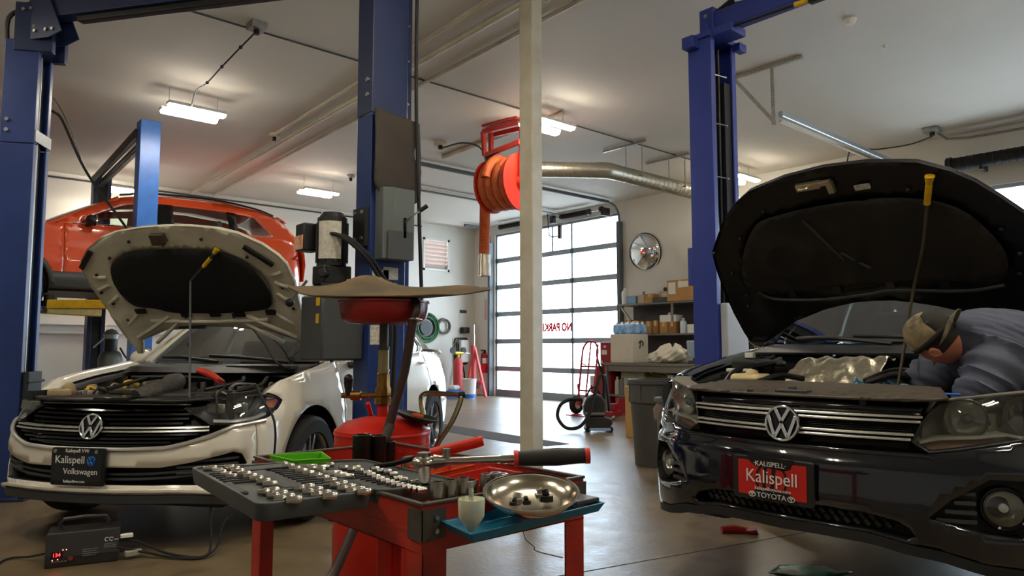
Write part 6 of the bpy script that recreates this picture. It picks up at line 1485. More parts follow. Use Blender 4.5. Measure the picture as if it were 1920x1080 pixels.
# ------------------------------------------------------------------ along the right wall
def bx_thing(name, lab, cat, c, sz, m, rz=0, bevel=.004, group=None, rot=None):
    b = MB(); b.bx(-sz[0]/2, sz[0]/2, -sz[1]/2, sz[1]/2, 0, sz[2]); o = b.build(name, m, smooth=0, bevel=bevel); o.location = c; o.rotation_euler = (0, 0, rz)
    return tag(o, lab, cat, group)
def carton(lab, c, sz, rz=0, m=None, labels=(), group=None):
    t = thing('cardboard_box', lab, 'box', c, rz, group); m = m or M_card
    b = MB(); b.bx(-sz[0]/2, sz[0]/2, -sz[1]/2, sz[1]/2, 0, sz[2]); b.build('carton', m, t, smooth=0, bevel=.004)
    b = MB(); b.bx(-sz[0]/2 - .001, sz[0]/2 + .001, -.025, .025, sz[2]*.6, sz[2] + .001); b.build('tape', mat('tape', (202, 170, 116), .35), t, smooth=0)
    for (face, u, v, w, h) in labels:
        b = MB()
        if face == 'x': b.bx(-sz[0]/2 - .002, -sz[0]/2 - .0005, u - w/2, u + w/2, v - h/2, v + h/2)
        else: b.bx(u - w/2, u + w/2, -sz[1]/2 - .002, -sz[1]/2 - .0005, v - h/2, v + h/2)
        b.build('paper_label', M_paper, t, smooth=0)
    return t
def bottle(lab, c, h, r, m, cap=M_white, group=None):
    t = thing('bottle', lab, 'bottle', c, 0, group)
    b = MB(); b.lathe([(0, 0), (r, 0), (r, h*.7), (r*.8, h*.8), (r*.35, h*.86), (r*.35, h*.9), (0, h*.9)], n=16); b.build('body', m, t)
    b = MB(); b.cyl((0, 0, h*.88), (0, 0, h), r*.42, n=12); b.build('cap', cap, t)
    return t
# convex mirror
mr = thing('convex_mirror', 'round convex safety mirror on right wall beside the glass door', 'mirror', (XW - .02, 8.33, 2.88))
b = MB(); b.lathe([(.36, 0), (.35, .045), (.30, .088), (.22, .125), (.12, .15), (.0, .158)], (0, 0, 0), (-1, .0, -.12), 40); b.build('dome', mat('mirror', (235, 235, 235), .02, 1.0), mr, smooth=80)
b = MB(); b.torus((0, 0, 0), (-1, 0, -.12), .362, .012, 40, 8); b.build('rim', M_black, mr)
b = MB(); b.cyl((.02, 0, 0), (-.01, 0, 0), .1, n=16); b.build('bracket', M_dgrey, mr)
# shelf unit fixed above the bench
M_shelf = mat('shelf_grey', (120, 118, 110), .5, .3)
M_panel = mat('shelf_back', (70, 66, 62), .7)
sh = thing('wall_shelf', 'grey two-level wall shelf over the workbench, right of the mirror', 'shelf', (10.45, 6.9, 0))
for zz in (1.895, 1.345):
    b = MB(); b.bx(-.22, .29, -.75, 1.72, zz - .03, zz); b.build('shelf_board', M_shelf, sh, smooth=0, bevel=.004)
b = MB(); b.bx(.27, .295, -.75, 1.72, .95, 1.87); b.build('back_panel', M_panel, sh, smooth=0)
for yy in (1.68, 0.5, -.7):
    b = MB(); b.bx(-.2, -.16, yy - .02, yy + .02, 1.345, 1.87); b.build('upright', M_shelf, sh, smooth=0)
for yy in (1.66,):
    b = MB(); b.bar((.25, yy, 1.5), (-.18, yy, 1.86), .03, .03); b.build('shelf_bracket', M_white, sh, smooth=0)
# workbench
wbn = thing('workbench', 'long grey steel workbench along right wall behind the vacuum', 'workbench', (9.95, 6.7, 0))
b = MB(); b.bx(-.45, .75, -.62, 1.62, .80, .845); b.build('bench_top', M_shelf, wbn, smooth=0, bevel=.005)
b = MB(); b.bx(-.43, -.39, -.60, 1.58, .70, .80); b.build('apron', M_shelf, wbn, smooth=0)
b = MB(); b.bx(-.4, .72, -.60, 1.58, .27, .30); b.build('lower_shelf', M_shelf, wbn, smooth=0)
for yy in (1.56, -.58):
    for xx in (-.42, .70):
        b = MB(); b.bx(xx - .025, xx + .025, yy - .025, yy + .025, 0, .80); b.build('leg', M_shelf, wbn, smooth=0)
b = MB(); b.bx(.70, .72, -.60, 1.58, .05, .8); b.build('back_panel', M_panel, wbn, smooth=0)
# on the bench
cl = thing('white_box', 'white polystyrene box with dark splash on the workbench end', 'box', (9.82, 8.00, .845))
b = MB(); b.bx(-.21, .21, -.25, .25, 0, .49); b.build('box', mat('box_white', (214, 208, 190), .6, var=.08, vscale=6), cl, smooth=0, bevel=.01)
b = MB(); b.tube([(-.05, -.252, .33), (-.0, -.252, .37), (.06, -.252, .34), (.05, -.252, .28)], .014, 6); b.tube([(-.0, -.252, .36), (-.03, -.252, .24)], .012, 6); b.build('splash', M_dgrey, cl)
wp = thing('water_pack', 'blue shrink-wrapped pack of water bottles on the white box', 'water pack', (9.82, 7.98, 1.335))
b = MB(); b.bx(-.18, .18, -.24, .24, 0, .17); b.build('wrap', mat('wrap_blue', (64, 150, 226), .15, var=.45, vscale=14, rgb2=(190, 220, 244)), wp, bevel=.03, seg=3)
for i in range(4):
    for j in range(3):
        b = MB(); b.lathe([(0, .15), (.035, .15), (.02, .19), (.012, .2), (.012, .215), (0, .215)], (-.12 + j*.12, -.18 + i*.12, 0), n=10); b.build('bottle_top', mat('bottle_clear', (226, 234, 240), .1), wp)
pbg = MB()
def bagf(u, v):
    a = 2*PI*u; r = .30 * math.sin(PI * min(.98, v*.9 + .08)) ** .6; rr = r * (1 + .16*math.sin(a*5 + v*9) + .1*math.sin(a*11 - v*13))
    return Vector((rr*math.cos(a)*.75, rr*math.sin(a)*1.05 - .18*v, .30 * v**1.3 * (1 + .12*math.sin(a*3 + 1))))
pbg.grid(bagf, 48, 18, True); o = pbg.build('plastic_bag', mat('bag_white', (222, 212, 192), .5, bump=.5, bscale=18), smooth=70); o.location = (9.80, 7.24, .846); tag(o, 'crumpled white plastic bag on the bench right of the white box', 'plastic bag')
mo = thing('desk_screen', 'grey desktop screen on the bench beside the right lift post', 'screen', (9.85, 6.60, .845), .2)
b = MB(); b.box((0, 0, .23), (.04, .40, .28), R('Y', -12)); b.build('screen', mat('screen_light', (170, 188, 205), .3), mo, bevel=.01)
b = MB(); b.bx(-.1, .12, -.15, .15, 0, .05); b.bx(-.0, .05, -.04, .04, .05, .14); b.build('stand', M_dgrey, mo, bevel=.008)
bottle('dark green bottle on the bench between bag and screen', (10.3, 6.98, .845), .26, .045, mat('bottle_dark', (40, 60, 54), .3))
# top shelf
bottle('tall white spray bottle at the left end of the top shelf', (10.32, 8.50, 1.896), .30, .05, M_white)
bx_thing('plastic_tub', 'blue and white plastic tub near left end of the top shelf', 'tub', (10.33, 8.28, 1.896), (.18, .2, .14), mat('tub_blue', (120, 160, 190), .4))
bottle('small blue funnel bottle standing behind the tub on the top shelf', (10.42, 8.13, 1.896), .22, .04, mat('funnel_blue', (70, 130, 190), .4), M_bluepl)
carton('small paper-labelled box right of the blue tub on the top shelf', (10.33, 8.06, 1.896), (.18, .14, .15), 0, mat('card_pale', (190, 170, 140), .8))
carton('low yellowish carton left of the big box on top shelf', (10.33, 7.88, 1.896), (.2, .18, .16), .1)
bx_thing('parts_pile', 'dark flat tray of parts in front of the big carton on top shelf', 'parts tray', (10.29, 7.62, 1.896), (.16, .34, .08), M_dgrey)
carton('carton with white label behind the dark tray on top shelf', (10.52, 7.66, 1.896), (.2, .28, .2), .0, mat('card_pale', (190, 170, 140), .8), [('x', .0, .12, .14, .08)])
bx_thing('parts_pile', 'small dark parts bag on top of the labelled carton', 'parts', (10.52, 7.6, 2.097), (.18, .24, .07), mat('bag_olive', (84, 78, 60), .7), .3, .02)
carton('largest brown carton with two white labels on the top shelf', (10.38, 7.2, 1.896), (.36, .52, .36), .06, None, [('x', .16, .22, .14, .2), ('x', -.06, .28, .2, .1)])
bx_thing('tool_case', 'small black case at right end of top shelf behind lift post', 'case', (10.36, 6.82, 1.896), (.2, .14, .12), M_black)
# lower shelf row
for i, (y, w, h, lab) in enumerate(((8.35, .12, .26, 'narrow brown carton at left of the lower shelf row, behind water pack'), (8.2, .14, .24, 'second brown carton from left on lower shelf'), (8.04, .12, .22, 'third brown carton from left on lower shelf'), (7.9, .13, .22, 'fourth brown carton from left on lower shelf'), (7.75, .12, .23, 'fifth brown carton from left on lower shelf'), (7.58, .16, .20, 'wide tan carton beneath white box on lower shelf'), (7.40, .16, .20, 'tan carton left of the white bottle on lower shelf'))):
    carton(lab, (10.34, y, 1.346), (.2, w, h), .03*(i % 3 - 1), mat('card_tan' if i % 2 else 'card_brown', (176, 132, 76) if i % 2 else (150, 104, 60), .8))
bx_thing('small_box', 'white box lying across the tan cartons on lower shelf', 'box', (10.36, 7.5, 1.548), (.2, .34, .12), M_white)
bottle('white bottle with blue label at right of lower shelf', (10.32, 7.22, 1.346), .26, .06, mat('bottle_pale', (200, 214, 220), .35))
bx_thing('small_box', 'small white leaning box beside lift post on lower shelf', 'box', (10.32, 7.05, 1.346), (.1, .14, .15), M_paper, .4)
bottle('dark red can behind the small leaning box on lower shelf', (10.5, 7.02, 1.346), .30, .05, mat('can_red', (92, 28, 30), .35), M_black)
b = MB(); b.lathe([(0, 0), (.03, .0), (.035, .04), (.02, .07), (0, .08)], n=12); o = b.build('hook_bulb', M_white); o.location = (10.66, 7.75, 1.66); tag(o, 'small white knob hanging on the dark shelf back panel', 'knob')
# under the bench
carton('brown carton with dark slot on the bench lower shelf', (9.75, 7.72, .301), (.3, .24, .28), 0, None, [('x', .0, .14, .1, .16)])
bx_thing('parts_case', 'pale green and yellow parts case stacked under the bench top', 'case', (9.8, 7.78, .583), (.34, .5, .11), mat('case_green', (150, 156, 116), .5, var=.4, vscale=8))
for i, y in enumerate((8.14, 8.03, 7.94)): bottle('%s bottle on the bench lower shelf beside the carton' % ('clear', 'grey', 'milky')[i], (9.66, y, .301), .3 + .03*i, .045, mat('oilb%d' % i, ((190, 186, 170), (110, 110, 104), (150, 150, 140))[i], .35))
b = MB(); b.torus((0, 0, .0), (.4, 0, 1), .16, .035, 28, 8); o = b.build('hose_coil', mat('coil_yellow', (170, 140, 70), .6)); o.location = (9.8, 7.32, .67); tag(o, 'yellowish hose coil under the bench above the trash can', 'hose coil')
bx_thing('small_box', 'small cream box under the bench beside the lift post', 'box', (9.75, 7.0, .553), (.12, .22, .1), M_white)
bx_thing('parts_bin', 'dark bin holding odds and ends under the bench', 'bin', (9.85, 7.2, .301), (.4, .7, .25), M_black)
# red floor cabinet and machine
rc = thing('service_machine', 'tall dark red service machine standing left of the workbench', 'machine', (9.80, 8.50, 0))
M_dred = mat('machine_red', (150, 28, 34), .4, var=.2, vscale=4)
b = MB(); b.bx(-.2, .3, -.26, .10, .12, .78); b.bx(-.2, .3, -.26, -.02, .78, 1.20); b.build('body', M_dred, rc, smooth=0, bevel=.02)
b = MB(); b.bx(-.204, -.2, -.18, -.07, .98, 1.06); b.bx(-.204, -.2, -.16, -.11, 1.1, 1.14); b.bx(-.204, -.2, -.08, -.03, .82, .87); b.build('decal', M_paper, rc, smooth=0)
b = MB(); b.tube([(-.2, .03, 1.16), (-.22, .03, .95), (-.22, -.05, .72), (-.22, -.1, .60)], .018, 8); b.build('hose', M_black, rc)
b = MB(); b.cyl((.0, -.28, .08), (.0, -.2, .08), .08, n=20); b.cyl((.0, .03, .08), (.0, .11, .08), .08, n=20); b.build('wheel', M_rub, rc)
b = MB(); b.bx(-.2, .2, .105, .22, .35, .42); b.bx(-.2, .0, .11, .22, .42, .60); b.build('side_basket', mat('basket_white', (206, 202, 204), .5), rc, smooth=0, bevel=.01)
bx_thing('tool_chest', 'low red tool chest on the floor beneath the workbench', 'tool chest', (9.75, 7.75, 0), (.5, .62, .26), MATS['machine_red'], 0, .01)
fj = thing('floor_jack', 'small bright red floor jack in front of the workbench', 'floor jack', (8.6, 7.33, 0), .3)
b = MB(); b.bx(-.2, .2, -.07, .07, .04, .13); b.bx(-.08, .1, -.05, .05, .13, .24); b.build('frame', M_dred, fj, smooth=0, bevel=.012)
for yy in (-.08, .08):
    b = MB(); b.cyl((-.17, yy - .02, .04), (-.17, yy + .02, .04), .04, n=14); b.build('wheel', M_steel, fj)
b = MB(); b.tube([(.1, 0, .18), (.2, 0, .3)], .015); b.build('handle_socket', M_dred, fj)
carton('tall upright cardboard stack standing between bench and trash can', (7.13, 5.78, 0), (.14, .16, .62), .7)
# hand truck
ht = thing('hand_truck', 'red hand truck with black tyres leaning near the glass door', 'hand truck', (8.75, 8.09, 0))
M_ht = mat('truck_red', (170, 26, 40), .4)
ry = R('Y', 9)
b = MB(); b.at(ry); b.tube([(0, .16, .16), (0, .165, .5), (0, .17, .95), (0, .16, 1.10), (0, .09, 1.20), (0, 0, 1.22), (0, -.09, 1.20), (0, -.16, 1.10), (0, -.17, .95), (0, -.165, .5), (0, -.16, .16)], .016, 8, 4); b.build('frame', M_ht, ht)
b = MB(); b.at(ry)
for zz in (.40, .80): b.cyl((0, -.165, zz), (0, .165, zz), .015, n=8)
b.build('crossbar', M_ht, ht)
b = MB(); b.at(ry); b.cyl((0, .0, .2), (0, 0, 1.21), .013, n=8); b.build('centre_rod', M_ht, ht)
b = MB(); b.at(ry); b.tube([(0, .16, 1.0), (-.06, .12, .86), (0, .06, .82)], .010, 8); b.build('back_handle', M_ht, ht)
b = MB(); b.bx(-.22, .03, -.2, .2, .0, .012); b.build('toe_plate', M_ht, ht, smooth=0)
for yy in (-.24, .24):
    b = MB(); b.torus((.08, yy, .155), (0, 1, 0), .105, .05, 28, 12); wq = b.build('wheel', M_rub, ht)
    b = MB(); b.cyl((.08, yy - .03, .155), (.08, yy + .03, .155), .075, n=20); b.build('hub', mat('hub_white', (214, 206, 200), .5), wq)
b = MB(); b.cyl((.08, -.22, .155), (.08, .22, .155), .012, n=8); b.bar((.02, .15, .5), (.08, .15, .155), .02, .02); b.bar((.02, -.15, .5), (.08, -.15, .155), .02, .02); b.build('axle', M_ht, ht)
# vacuum
va = thing('vacuum_cleaner', 'black upright shop vacuum with looped hose on the floor', 'vacuum', (7.20, 6.41, 0), math.radians(48.4 - 90)); va.scale = (.76, .76, .76)
M_vac = mat('vac_black', (44, 42, 38), .45, var=.25, vscale=6)
b = MB(); b.prism([(-.22, .08), (.18, .08), (.24, .14), (.24, .22), (.10, .26), (-.18, .26), (-.22, .2)], -.16, .16); 
b.bm.verts.ensure_lookup_table()
for v in b.bm.verts: v.co = Vector((v.co.x, v.co.z, v.co.y))
b.build('base', M_vac, va, smooth=0, bevel=.02)
b = MB(); b.prism([(-.24, .26), (.12, .26), (.14, .52), (.06, .62), (-.08, .66), (-.20, .60), (-.26, .45)], -.15, .15)
for v in b.bm.verts: v.co = Vector((v.co.x, v.co.z, v.co.y))
b.build('tank', M_vac, va, smooth=0, bevel=.04, seg=3)
b = MB(); b.bx(-.235, .10, -.155, -.150, .30, .34); b.build('silver_band', M_steel, va, smooth=0)
b = MB(); b.tube([(-.2, 0, .58), (-.12, 0, .74), (-.02, 0, .74), (.04, 0, .64)], .016, 8); b.build('carry_handle', M_black, va)
b = MB(); b.tube([(.12, -.02, .3), (.10, -.1, .6), (.10, -.14, .88), (.06, -.16, .98), (.01, -.17, .92), (-.08, -.2, .62), (-.18, -.22, .30), (-.34, -.2, .10), (-.56, -.16, .08), (-.70, -.12, .25), (-.66, -.1, .45), (-.5, -.06, .55), (-.3, .0, .55)], .03, 12, 6); b.build('hose', M_rub, va)
b = MB(); b.tube([(.12, -.1, .98), (.16, -.08, .7), (.2, -.05, .35)], .024, 10); b.build('wand', M_black, va)
b = MB(); b.bx(-.16, .20, -.17, -.13, .03, .08); b.build('front_strip', mat('vac_blue', (150, 170, 196), .3), va, smooth=0)
for sx in (-.18, .2):
    b = MB(); b.cyl((sx, -.15, .05), (sx, .15, .05), .05, n=16); b.build('roller', M_black, va)
# trash cans
def trash(lab, c, h, r0, r1, m, rz=0):
    t = thing('trash_can', lab, 'trash can', c, rz)
    b = MB(); b.lathe([(0, .0), (r0, .0), (r0*1.01, .02), ((r0*.3 + r1*.7), h*.72), (r1*1.03, h*.74), (r1, h*.95), (r1*1.07, h*.955), (r1*1.07, h), (r1*.99, h), (r1*.96, h*.7), (r0*.93, .03), (0, .03)], n=44); b.build('barrel', m, t, smooth=50)
    for k in range(10):
        a = 2*PI*k/10; b = MB(); b.box((r1*1.015*math.cos(a), r1*1.015*math.sin(a), h*.84), (.012, .012, h*.2), R('Z', math.degrees(a))); b.build('rib', m, t, smooth=0)
    for a in (2.35 + 1.9, 2.35 - 1.2):
        b = MB(); x, y = r1*1.03*math.cos(a), r1*1.03*math.sin(a); d = Vector((math.cos(a), math.sin(a), 0)); tt = Vector((-d.y, d.x, 0))
        b.tube([Vector((x, y, h*.93)) + tt*.09, Vector((x, y, h*.80)) + d*.05 + tt*.05, Vector((x, y, h*.78)) + d*.06, Vector((x, y, h*.80)) + d*.05 - tt*.05, Vector((x, y, h*.93)) - tt*.09], .016, 8); b.build('grip_handle', m, t)
    return t
trash('large dark grey round trash can left of the dark car', (5.62, 4.22, 0), .80, .235, .285, mat('can_grey', (80, 77, 72), .55, var=.15, vscale=5))
t2 = trash('smaller grey-green bin half hidden behind the dark car headlamp', (5.10, 3.62, 0), .68, .17, .20, mat('bin_grey', (88, 92, 88), .5, var=.12, vscale=5))
b = MB(); b.patch([(-.05, .0), (.09, -.02), (.07, -.14), (-.02, -.19)], [], lambda u, v: Vector((5.10 - .19 + u*.25, 3.62 + .07 + u*.9, .63 + v + .02*math.sin(u*50))), .03); tag(b.build('bag_edge', mat('bag_brown', (120, 104, 88), .5), smooth=60, solid=.002), 'brown plastic bag edge hanging over side of the smaller bin', 'bag')
# right of the lift post
sr = thing('storage_rack', 'cluttered steel rack on right wall seen right of the lift post', 'rack', (10.35, 5.0, 0))
for zz in (.45, .95, 1.45):
    b = MB(); b.bx(-.25, .3, -.05, 1.0, zz - .03, zz); b.build('shelf_board', M_shelf, sr, smooth=0)
for yy in (-.03, .98):
    b = MB(); b.bx(-.25, -.21, yy - .02, yy + .02, 0, 1.6); b.build('upright', M_shelf, sr, smooth=0)
for i, (y, z, s_, c, lab) in enumerate(((5.72, .951, (.3, .2, .28), (150, 120, 70), 'tan box on the storage rack near the dark bonnet corner'), (5.45, .951, (.25, .16, .2), (176, 140, 40), 'yellow box on the storage rack'), (5.25, .951, (.25, .2, .32), (110, 80, 70), 'brown box on the storage rack right of the yellow box'), (5.6, 1.451, (.3, .5, .2), (170, 150, 140), 'pale box on top board of the storage rack'))):
    bx_thing('storage_box', lab, 'box', (10.3, y, z), s_, mat('sbox%d' % i, c, .7))
la = thing('step_ladder', 'small white and red step ladder beside the storage rack', 'ladder', (9.75, 5.80, 0))
b = MB(); b.tube([(0, -.1, 0), (0, -.08, .8), (0, -.05, 1.18), (0, 0, 1.24), (0, .05, 1.18), (0, .08, .8), (0, .1, 0)], .016, 8); b.build('frame', M_white, la)
for k in range(4):
    b = MB(); b.bx(-.03, .03, -.09, .09, .2 + k*.25, .22 + k*.25); b.build('step', M_dred, la, smooth=0)

# ------------------------------------------------------------------ far corner by the back wall
yb = YW
ex = thing('fire_extinguisher', 'red fire extinguisher on the wall left of the glass door', 'fire extinguisher', (XW - .085, 12.98, .52))
b = MB(); b.lathe([(0, 0), (.075, 0), (.08, .02), (.08, .36), (.06, .42), (.03, .45), (0, .45)], n=24); b.build('cylinder', mat('ext_red', (206, 26, 30), .3), ex)
b = MB(); b.lathe([(.0805, .22), (.0805, .34)], (0, 0, 0), (0, 0, 1), 24); b.build('label_band', M_white, ex)
b = MB(); b.cyl((0, 0, .45), (0, 0, .5), .03, n=12); b.bx(-.1, .02, -.015, .015, .5, .53); b.tube([(-.03, 0, .47), (-.09, 0, .42), (-.1, 0, .2)], .012); b.build('valve', M_black, ex)
sn = MB(); sn.bx(XW - .006, XW - .001, 12.97, 13.11, 1.75, 2.25); so = tag(sn.build('wall_sign', mat('sign_pale', (206, 196, 190), .6), smooth=0), 'narrow vertical red-lettered sign above the fire extinguisher', 'sign')
sn = MB(); sn.text('FIRE EXTINGUISHER', .058, axes((XW - .008, 13.04, 2.0), (0, 0, -1), (0, -1, 0)), .001, sx=.9); sn.build('lettering', M_sign, so, smooth=0)
cr = thing('engine_crane', 'folded red engine crane leaning in the far corner', 'engine crane', (10.05, 12.6, 0))
M_pk = mat('crane_red', (206, 60, 60), .45)
b = MB(); b.bar((0, .0, 0), (-.02, 0, 1.15), .09, .07); b.bar((-.02, 0, 1.15), (.03, .05, .4), .06, .06); b.build('mast', M_pk, cr, smooth=0)
b = MB(); b.bar((.05, -.35, .02), (.0, -.02, 1.1), .05, .05); b.bar((.0, .3, .04), (0, .02, 1.05), .04, .04); b.bar((.0, -.3, .35), (.0, .2, .36), .05, .05); b.build('leg', M_pk, cr, smooth=0)
b = MB(); b.cyl((.02, .06, .7), (.0, .02, 1.62), .022, n=10); b.cyl((.0, .02, 1.0), (.0, .02, 1.4), .03, n=10); b.build('ram', M_steel, cr)
b = MB(); b.bx(-.06, .1, -.2, .1, .2, .33); b.build('foot', mat('crane_dark', (110, 36, 36), .5), cr, smooth=0)
bk = thing('bucket', 'white plastic bucket with blue base under the engine crane', 'bucket', (9.72, 12.35, 0))
b = MB(); b.lathe([(0, 0), (.13, 0), (.155, .42), (.16, .43), (.15, .43), (.12, .03), (0, .03)], n=24); b.build('pail', mat('pail', (214, 208, 208), .5), bk)
b = MB(); b.lathe([(.132, .01), (.138, .1)], n=24); b.build('blue_band', M_bluepl, bk)
bx_thing('blue_crate', 'blue plastic crate on floor at the white car tail', 'crate', (9.7, 12.95, 0), (.36, .28, .16), M_bluepl)
bx_thing('rag_pile', 'small heap of pale rags on the blue crate', 'rags', (9.75, 12.95, .162), (.26, .2, .1), M_paper, .4, .04)
ch = thing('wall_charger', 'white wall unit with thick black surround in the far corner', 'wall unit', (10.33, yb - .06, 1.02))
b = MB(); b.prism(rrect(-.17, .17, -.32, .32, .08), -.05, .06)
for v in b.bm.verts: v.co = Vector((v.co.x, v.co.z, v.co.y))
b.build('surround', M_black, ch, smooth=0)
b = MB(); b.prism(rrect(-.10, .13, -.26, .26, .05), .0, .13)
for v in b.bm.verts: v.co = Vector((v.co.x, -v.co.z, v.co.y))
b.build('cover', M_white, ch, smooth=0, bevel=.01)
b = MB(); b.tube([(-.12, -.04, -.3), (-.2, -.06, -.6), (-.18, -.06, -.9), (-.05, -.06, -.95), (.05, -.06, -.6), (.0, -.06, -.35)], .02); b.build('cable', M_rub, ch)
pp = MB(); pp.bx(-.12, .12, -.004, 0, -.16, .16); po_ = pp.build('wall_paper', M_paper, smooth=0); po_.location = (10.42, yb - .003, 1.80); tag(po_, 'white sheet of paper on clip on far wall', 'paper')
pp = MB(); pp.bx(-.1, .1, -.012, 0, .12, .19); pp.build('clip', M_dgrey, po_, smooth=0)
bx_thing('wall_camera', 'small black wall outlet box below the paper sheet', 'outlet', (10.42, yb - .08, 1.44), (.18, .14, .14), M_black)
hc = thing('hose_coil', 'coiled grey-brown hose hanging on far wall above the gas regulators', 'hose coil', (9.80, yb - .05, 1.60))
for k in range(4):
    b = MB(); b.torus((.008*k, -.01*k, -.004*k), (0, 1, 0), .17 - .012*(k % 3), .016, 32, 8); b.build('loop', mat('hose_dull', (110, 100, 88), .6) if k % 2 else M_dgrey, hc)
gc = thing('gas_cylinder', 'red gas cylinder with brass regulators by far wall', 'gas cylinder', (10.02, 13.15, 0))
b = MB(); b.lathe([(0, 0), (.1, 0), (.11, .02), (.11, .75), (.08, .84), (.03, .88), (0, .88)], n=24); b.build('cylinder', mat('cyl_red', (190, 66, 66), .45), gc)
b = MB(); b.cyl((0, 0, .86), (0, 0, 1.0), .03, n=12); b.cyl((-.12, -.03, .98), (.12, -.03, .98), .035, n=12); b.build('regulator', mat('reg_yellow', (206, 178, 70), .4, .3), gc)
for x in (-.18, .12):
    b = MB(); b.cyl((x, -.06, 1.04), (x, -.02, 1.04), .07, n=20); b.build('gauge', M_black, gc)
b = MB(); b.cyl((.12, -.03, .98), (.3, -.03, .97), .02, n=10); b.build('outlet', M_white, gc)
b = MB(); b.tube([(-.05, .02, 1.0), (-.08, .02, 1.2), (-.02, .02, 1.3)], .008); b.lathe([(0, 1.18), (.06, 1.26), (.07, 1.28), (0, 1.27)], n=14); b.build('striker', M_steel, gc)
gh = thing('hose_reel', 'green coiled garden hose hanging on far wall behind the white car', 'hose reel', (9.28, yb - .12, 1.55))
for k in range(5):
    b = MB(); b.torus((0, -.03 + .03*(k % 3), 0), (0, 1, 0), .33 - .03*k, .02, 36, 8); b.build('loop', mat('hose_green', (50, 104, 66), .5) if k < 4 else M_black, gh)
b = MB(); b.cyl((0, .12, 0), (0, -.02, 0), .16, n=20); b.build('hub', M_dgrey, gh)
# left background: sprayer canister and tyre
pc = thing('pump_canister', 'grey fluid canister with hand pump behind the white car bonnet', 'canister', (2.42, 10.98, 0))
b = MB(); b.lathe([(0, .02), (.14, .02), (.15, .05), (.15, .95), (.13, 1.02), (.1, 1.05), (0, 1.06)], n=28); b.build('drum', mat('canister_grey', (92, 92, 86), .4, .4), pc)
b = MB(); b.cyl((0, 0, 1.05), (0, 0, 1.22), .08, n=20); b.build('pump_body', M_black, pc)
b = MB(); b.lathe([(.0, 1.22), (.09, 1.22), (.10, 1.28), (.06, 1.34), (0, 1.36)], n=20); b.bar((0, 0, 1.32), (-.2, .05, 1.1), .03, .02); b.build('pump_head', M_galv, pc)
b = MB(); b.tube([(.1, -.06, 1.1), (.16, -.1, .98), (.22, -.14, .92), (.3, -.1, .95)], .012); b.build('hose', M_black, pc)
b = MB(); b.bx(-.2, .2, -.2, .2, 0, .03); b.build('dolly', M_black, pc, smooth=0)
wt = thing('wall_board', 'pale board leaning on far wall beneath the orange car', 'board', (2.9, 13.3, 0))
b = MB(); b.bx(-.12, .12, -.02, .02, .0, 1.45); b.build('board', M_white, wt, smooth=0)
sp_ = thing('spare_tyre', 'black spare tyre standing at the far left behind the lift post', 'tyre', (1.05, 8.2, 0))
b = MB(); b.torus((0, 0, .30), (.8, -.5, 0), .22, .085, 36, 12); b.build('tread', M_rub, sp_)
b = MB(); b.torus((0, 0, .30), (.8, -.5, 0), .15, .03, 28, 8); b.build('inner_ring', M_black, sp_)
# ------------------------------------------------------------------ mechanic leaning over the fender of the dark car
HP = Vector((3.05, .985, 1.13))      # head centre
ru2 = Vector((.748, -.664, 0)); fw2 = Vector((.664, .748, 0)); zz_ = Vector((0, 0, 1))
pe = thing('person', 'mechanic in dark grey shirt and camouflage cap bent over the dark car engine', 'person', (HP.x + .35, HP.y - .55, 0))
inv = Matrix.Translation(-pe.location)
def W3(u, v, z): return HP + ru2 * u + fw2 * v + Vector((0, 0, z))   # u toward his hips, v away over the car, z up from head centre
def P3(u, v, z): return inv @ W3(u, v, z)
M_shirt = mat('shirt_grey', (84, 88, 104), .85, var=.12, vscale=10, bump=.1, bscale=150)
M_pants = mat('trousers_dark', (36, 38, 46), .9, var=.2, vscale=12)
M_skin = mat('skin', (196, 124, 94), .55, var=.12, vscale=14)
M_hair = mat('hair_dark', (46, 36, 28), .8, var=.4, vscale=60)
M_glove = mat('glove_blue', (120, 176, 206), .45)
def skin_body(name, nodes, edges, m, parent, sub=2, root=0):
    me = bpy.data.meshes.new(name); me.from_pydata([tuple(n[0]) for n in nodes], edges, []); o = bpy.data.objects.new(name, me); COL.objects.link(o); o.parent = parent
    md = o.modifiers.new('k', 'SKIN'); md.use_smooth_shade = True; md.branch_smoothing = .4
    for i, n in enumerate(nodes):
        r = n[1]; me.skin_vertices[0].data[i].radius = (r, r) if not isinstance(r, tuple) else r
        me.skin_vertices[0].data[i].use_root = (i == root)
    s = o.modifiers.new('s', 'SUBSURF'); s.levels = sub; s.render_levels = sub
    me.materials.append(m); return o
N = []
def nd(u, v, z, r): N.append((P3(u, v, z), r)); return len(N) - 1
pel = nd(.76, -.02, -.22, .10)
belly = nd(.55, .0, -.14, .11); chest = nd(.33, .02, -.08, .13); uch = nd(.20, .03, -.06, .10); neck = nd(.075, .02, -.035, .060); hb = nd(.02, .0, -.01, .066)
E_ = [(pel, belly), (belly, chest), (chest, uch), (uch, neck), (neck, hb)]
hl = nd(.78, -.10, -.34, .095); kl = nd(.74, -.10, -.70, .065); al = nd(.80, -.10, -1.02, .045); fl_ = nd(.74, -.02, -1.08, .04)
hr = nd(.80, .08, -.34, .095); kr = nd(.78, .10, -.70, .065); ar = nd(.84, .10, -1.02, .045); fr_ = nd(.76, .18, -1.08, .04)
E_ += [(pel, hl), (hl, kl), (kl, al), (al, fl_), (pel, hr), (hr, kr), (kr, ar), (ar, fr_)]
sl = nd(.17, -.10, -.10, .065); el = nd(.06, -.05, -.275, .045); wl = nd(-.01, .10, -.25, .033); pl_ = nd(-.04, .17, -.215, .028)
sr2 = nd(.16, .16, -.09, .065); er = nd(.06, .28, -.26, .045); wr2 = nd(-.06, .30, -.22, .033); pr2 = nd(-.11, .29, -.19, .028)
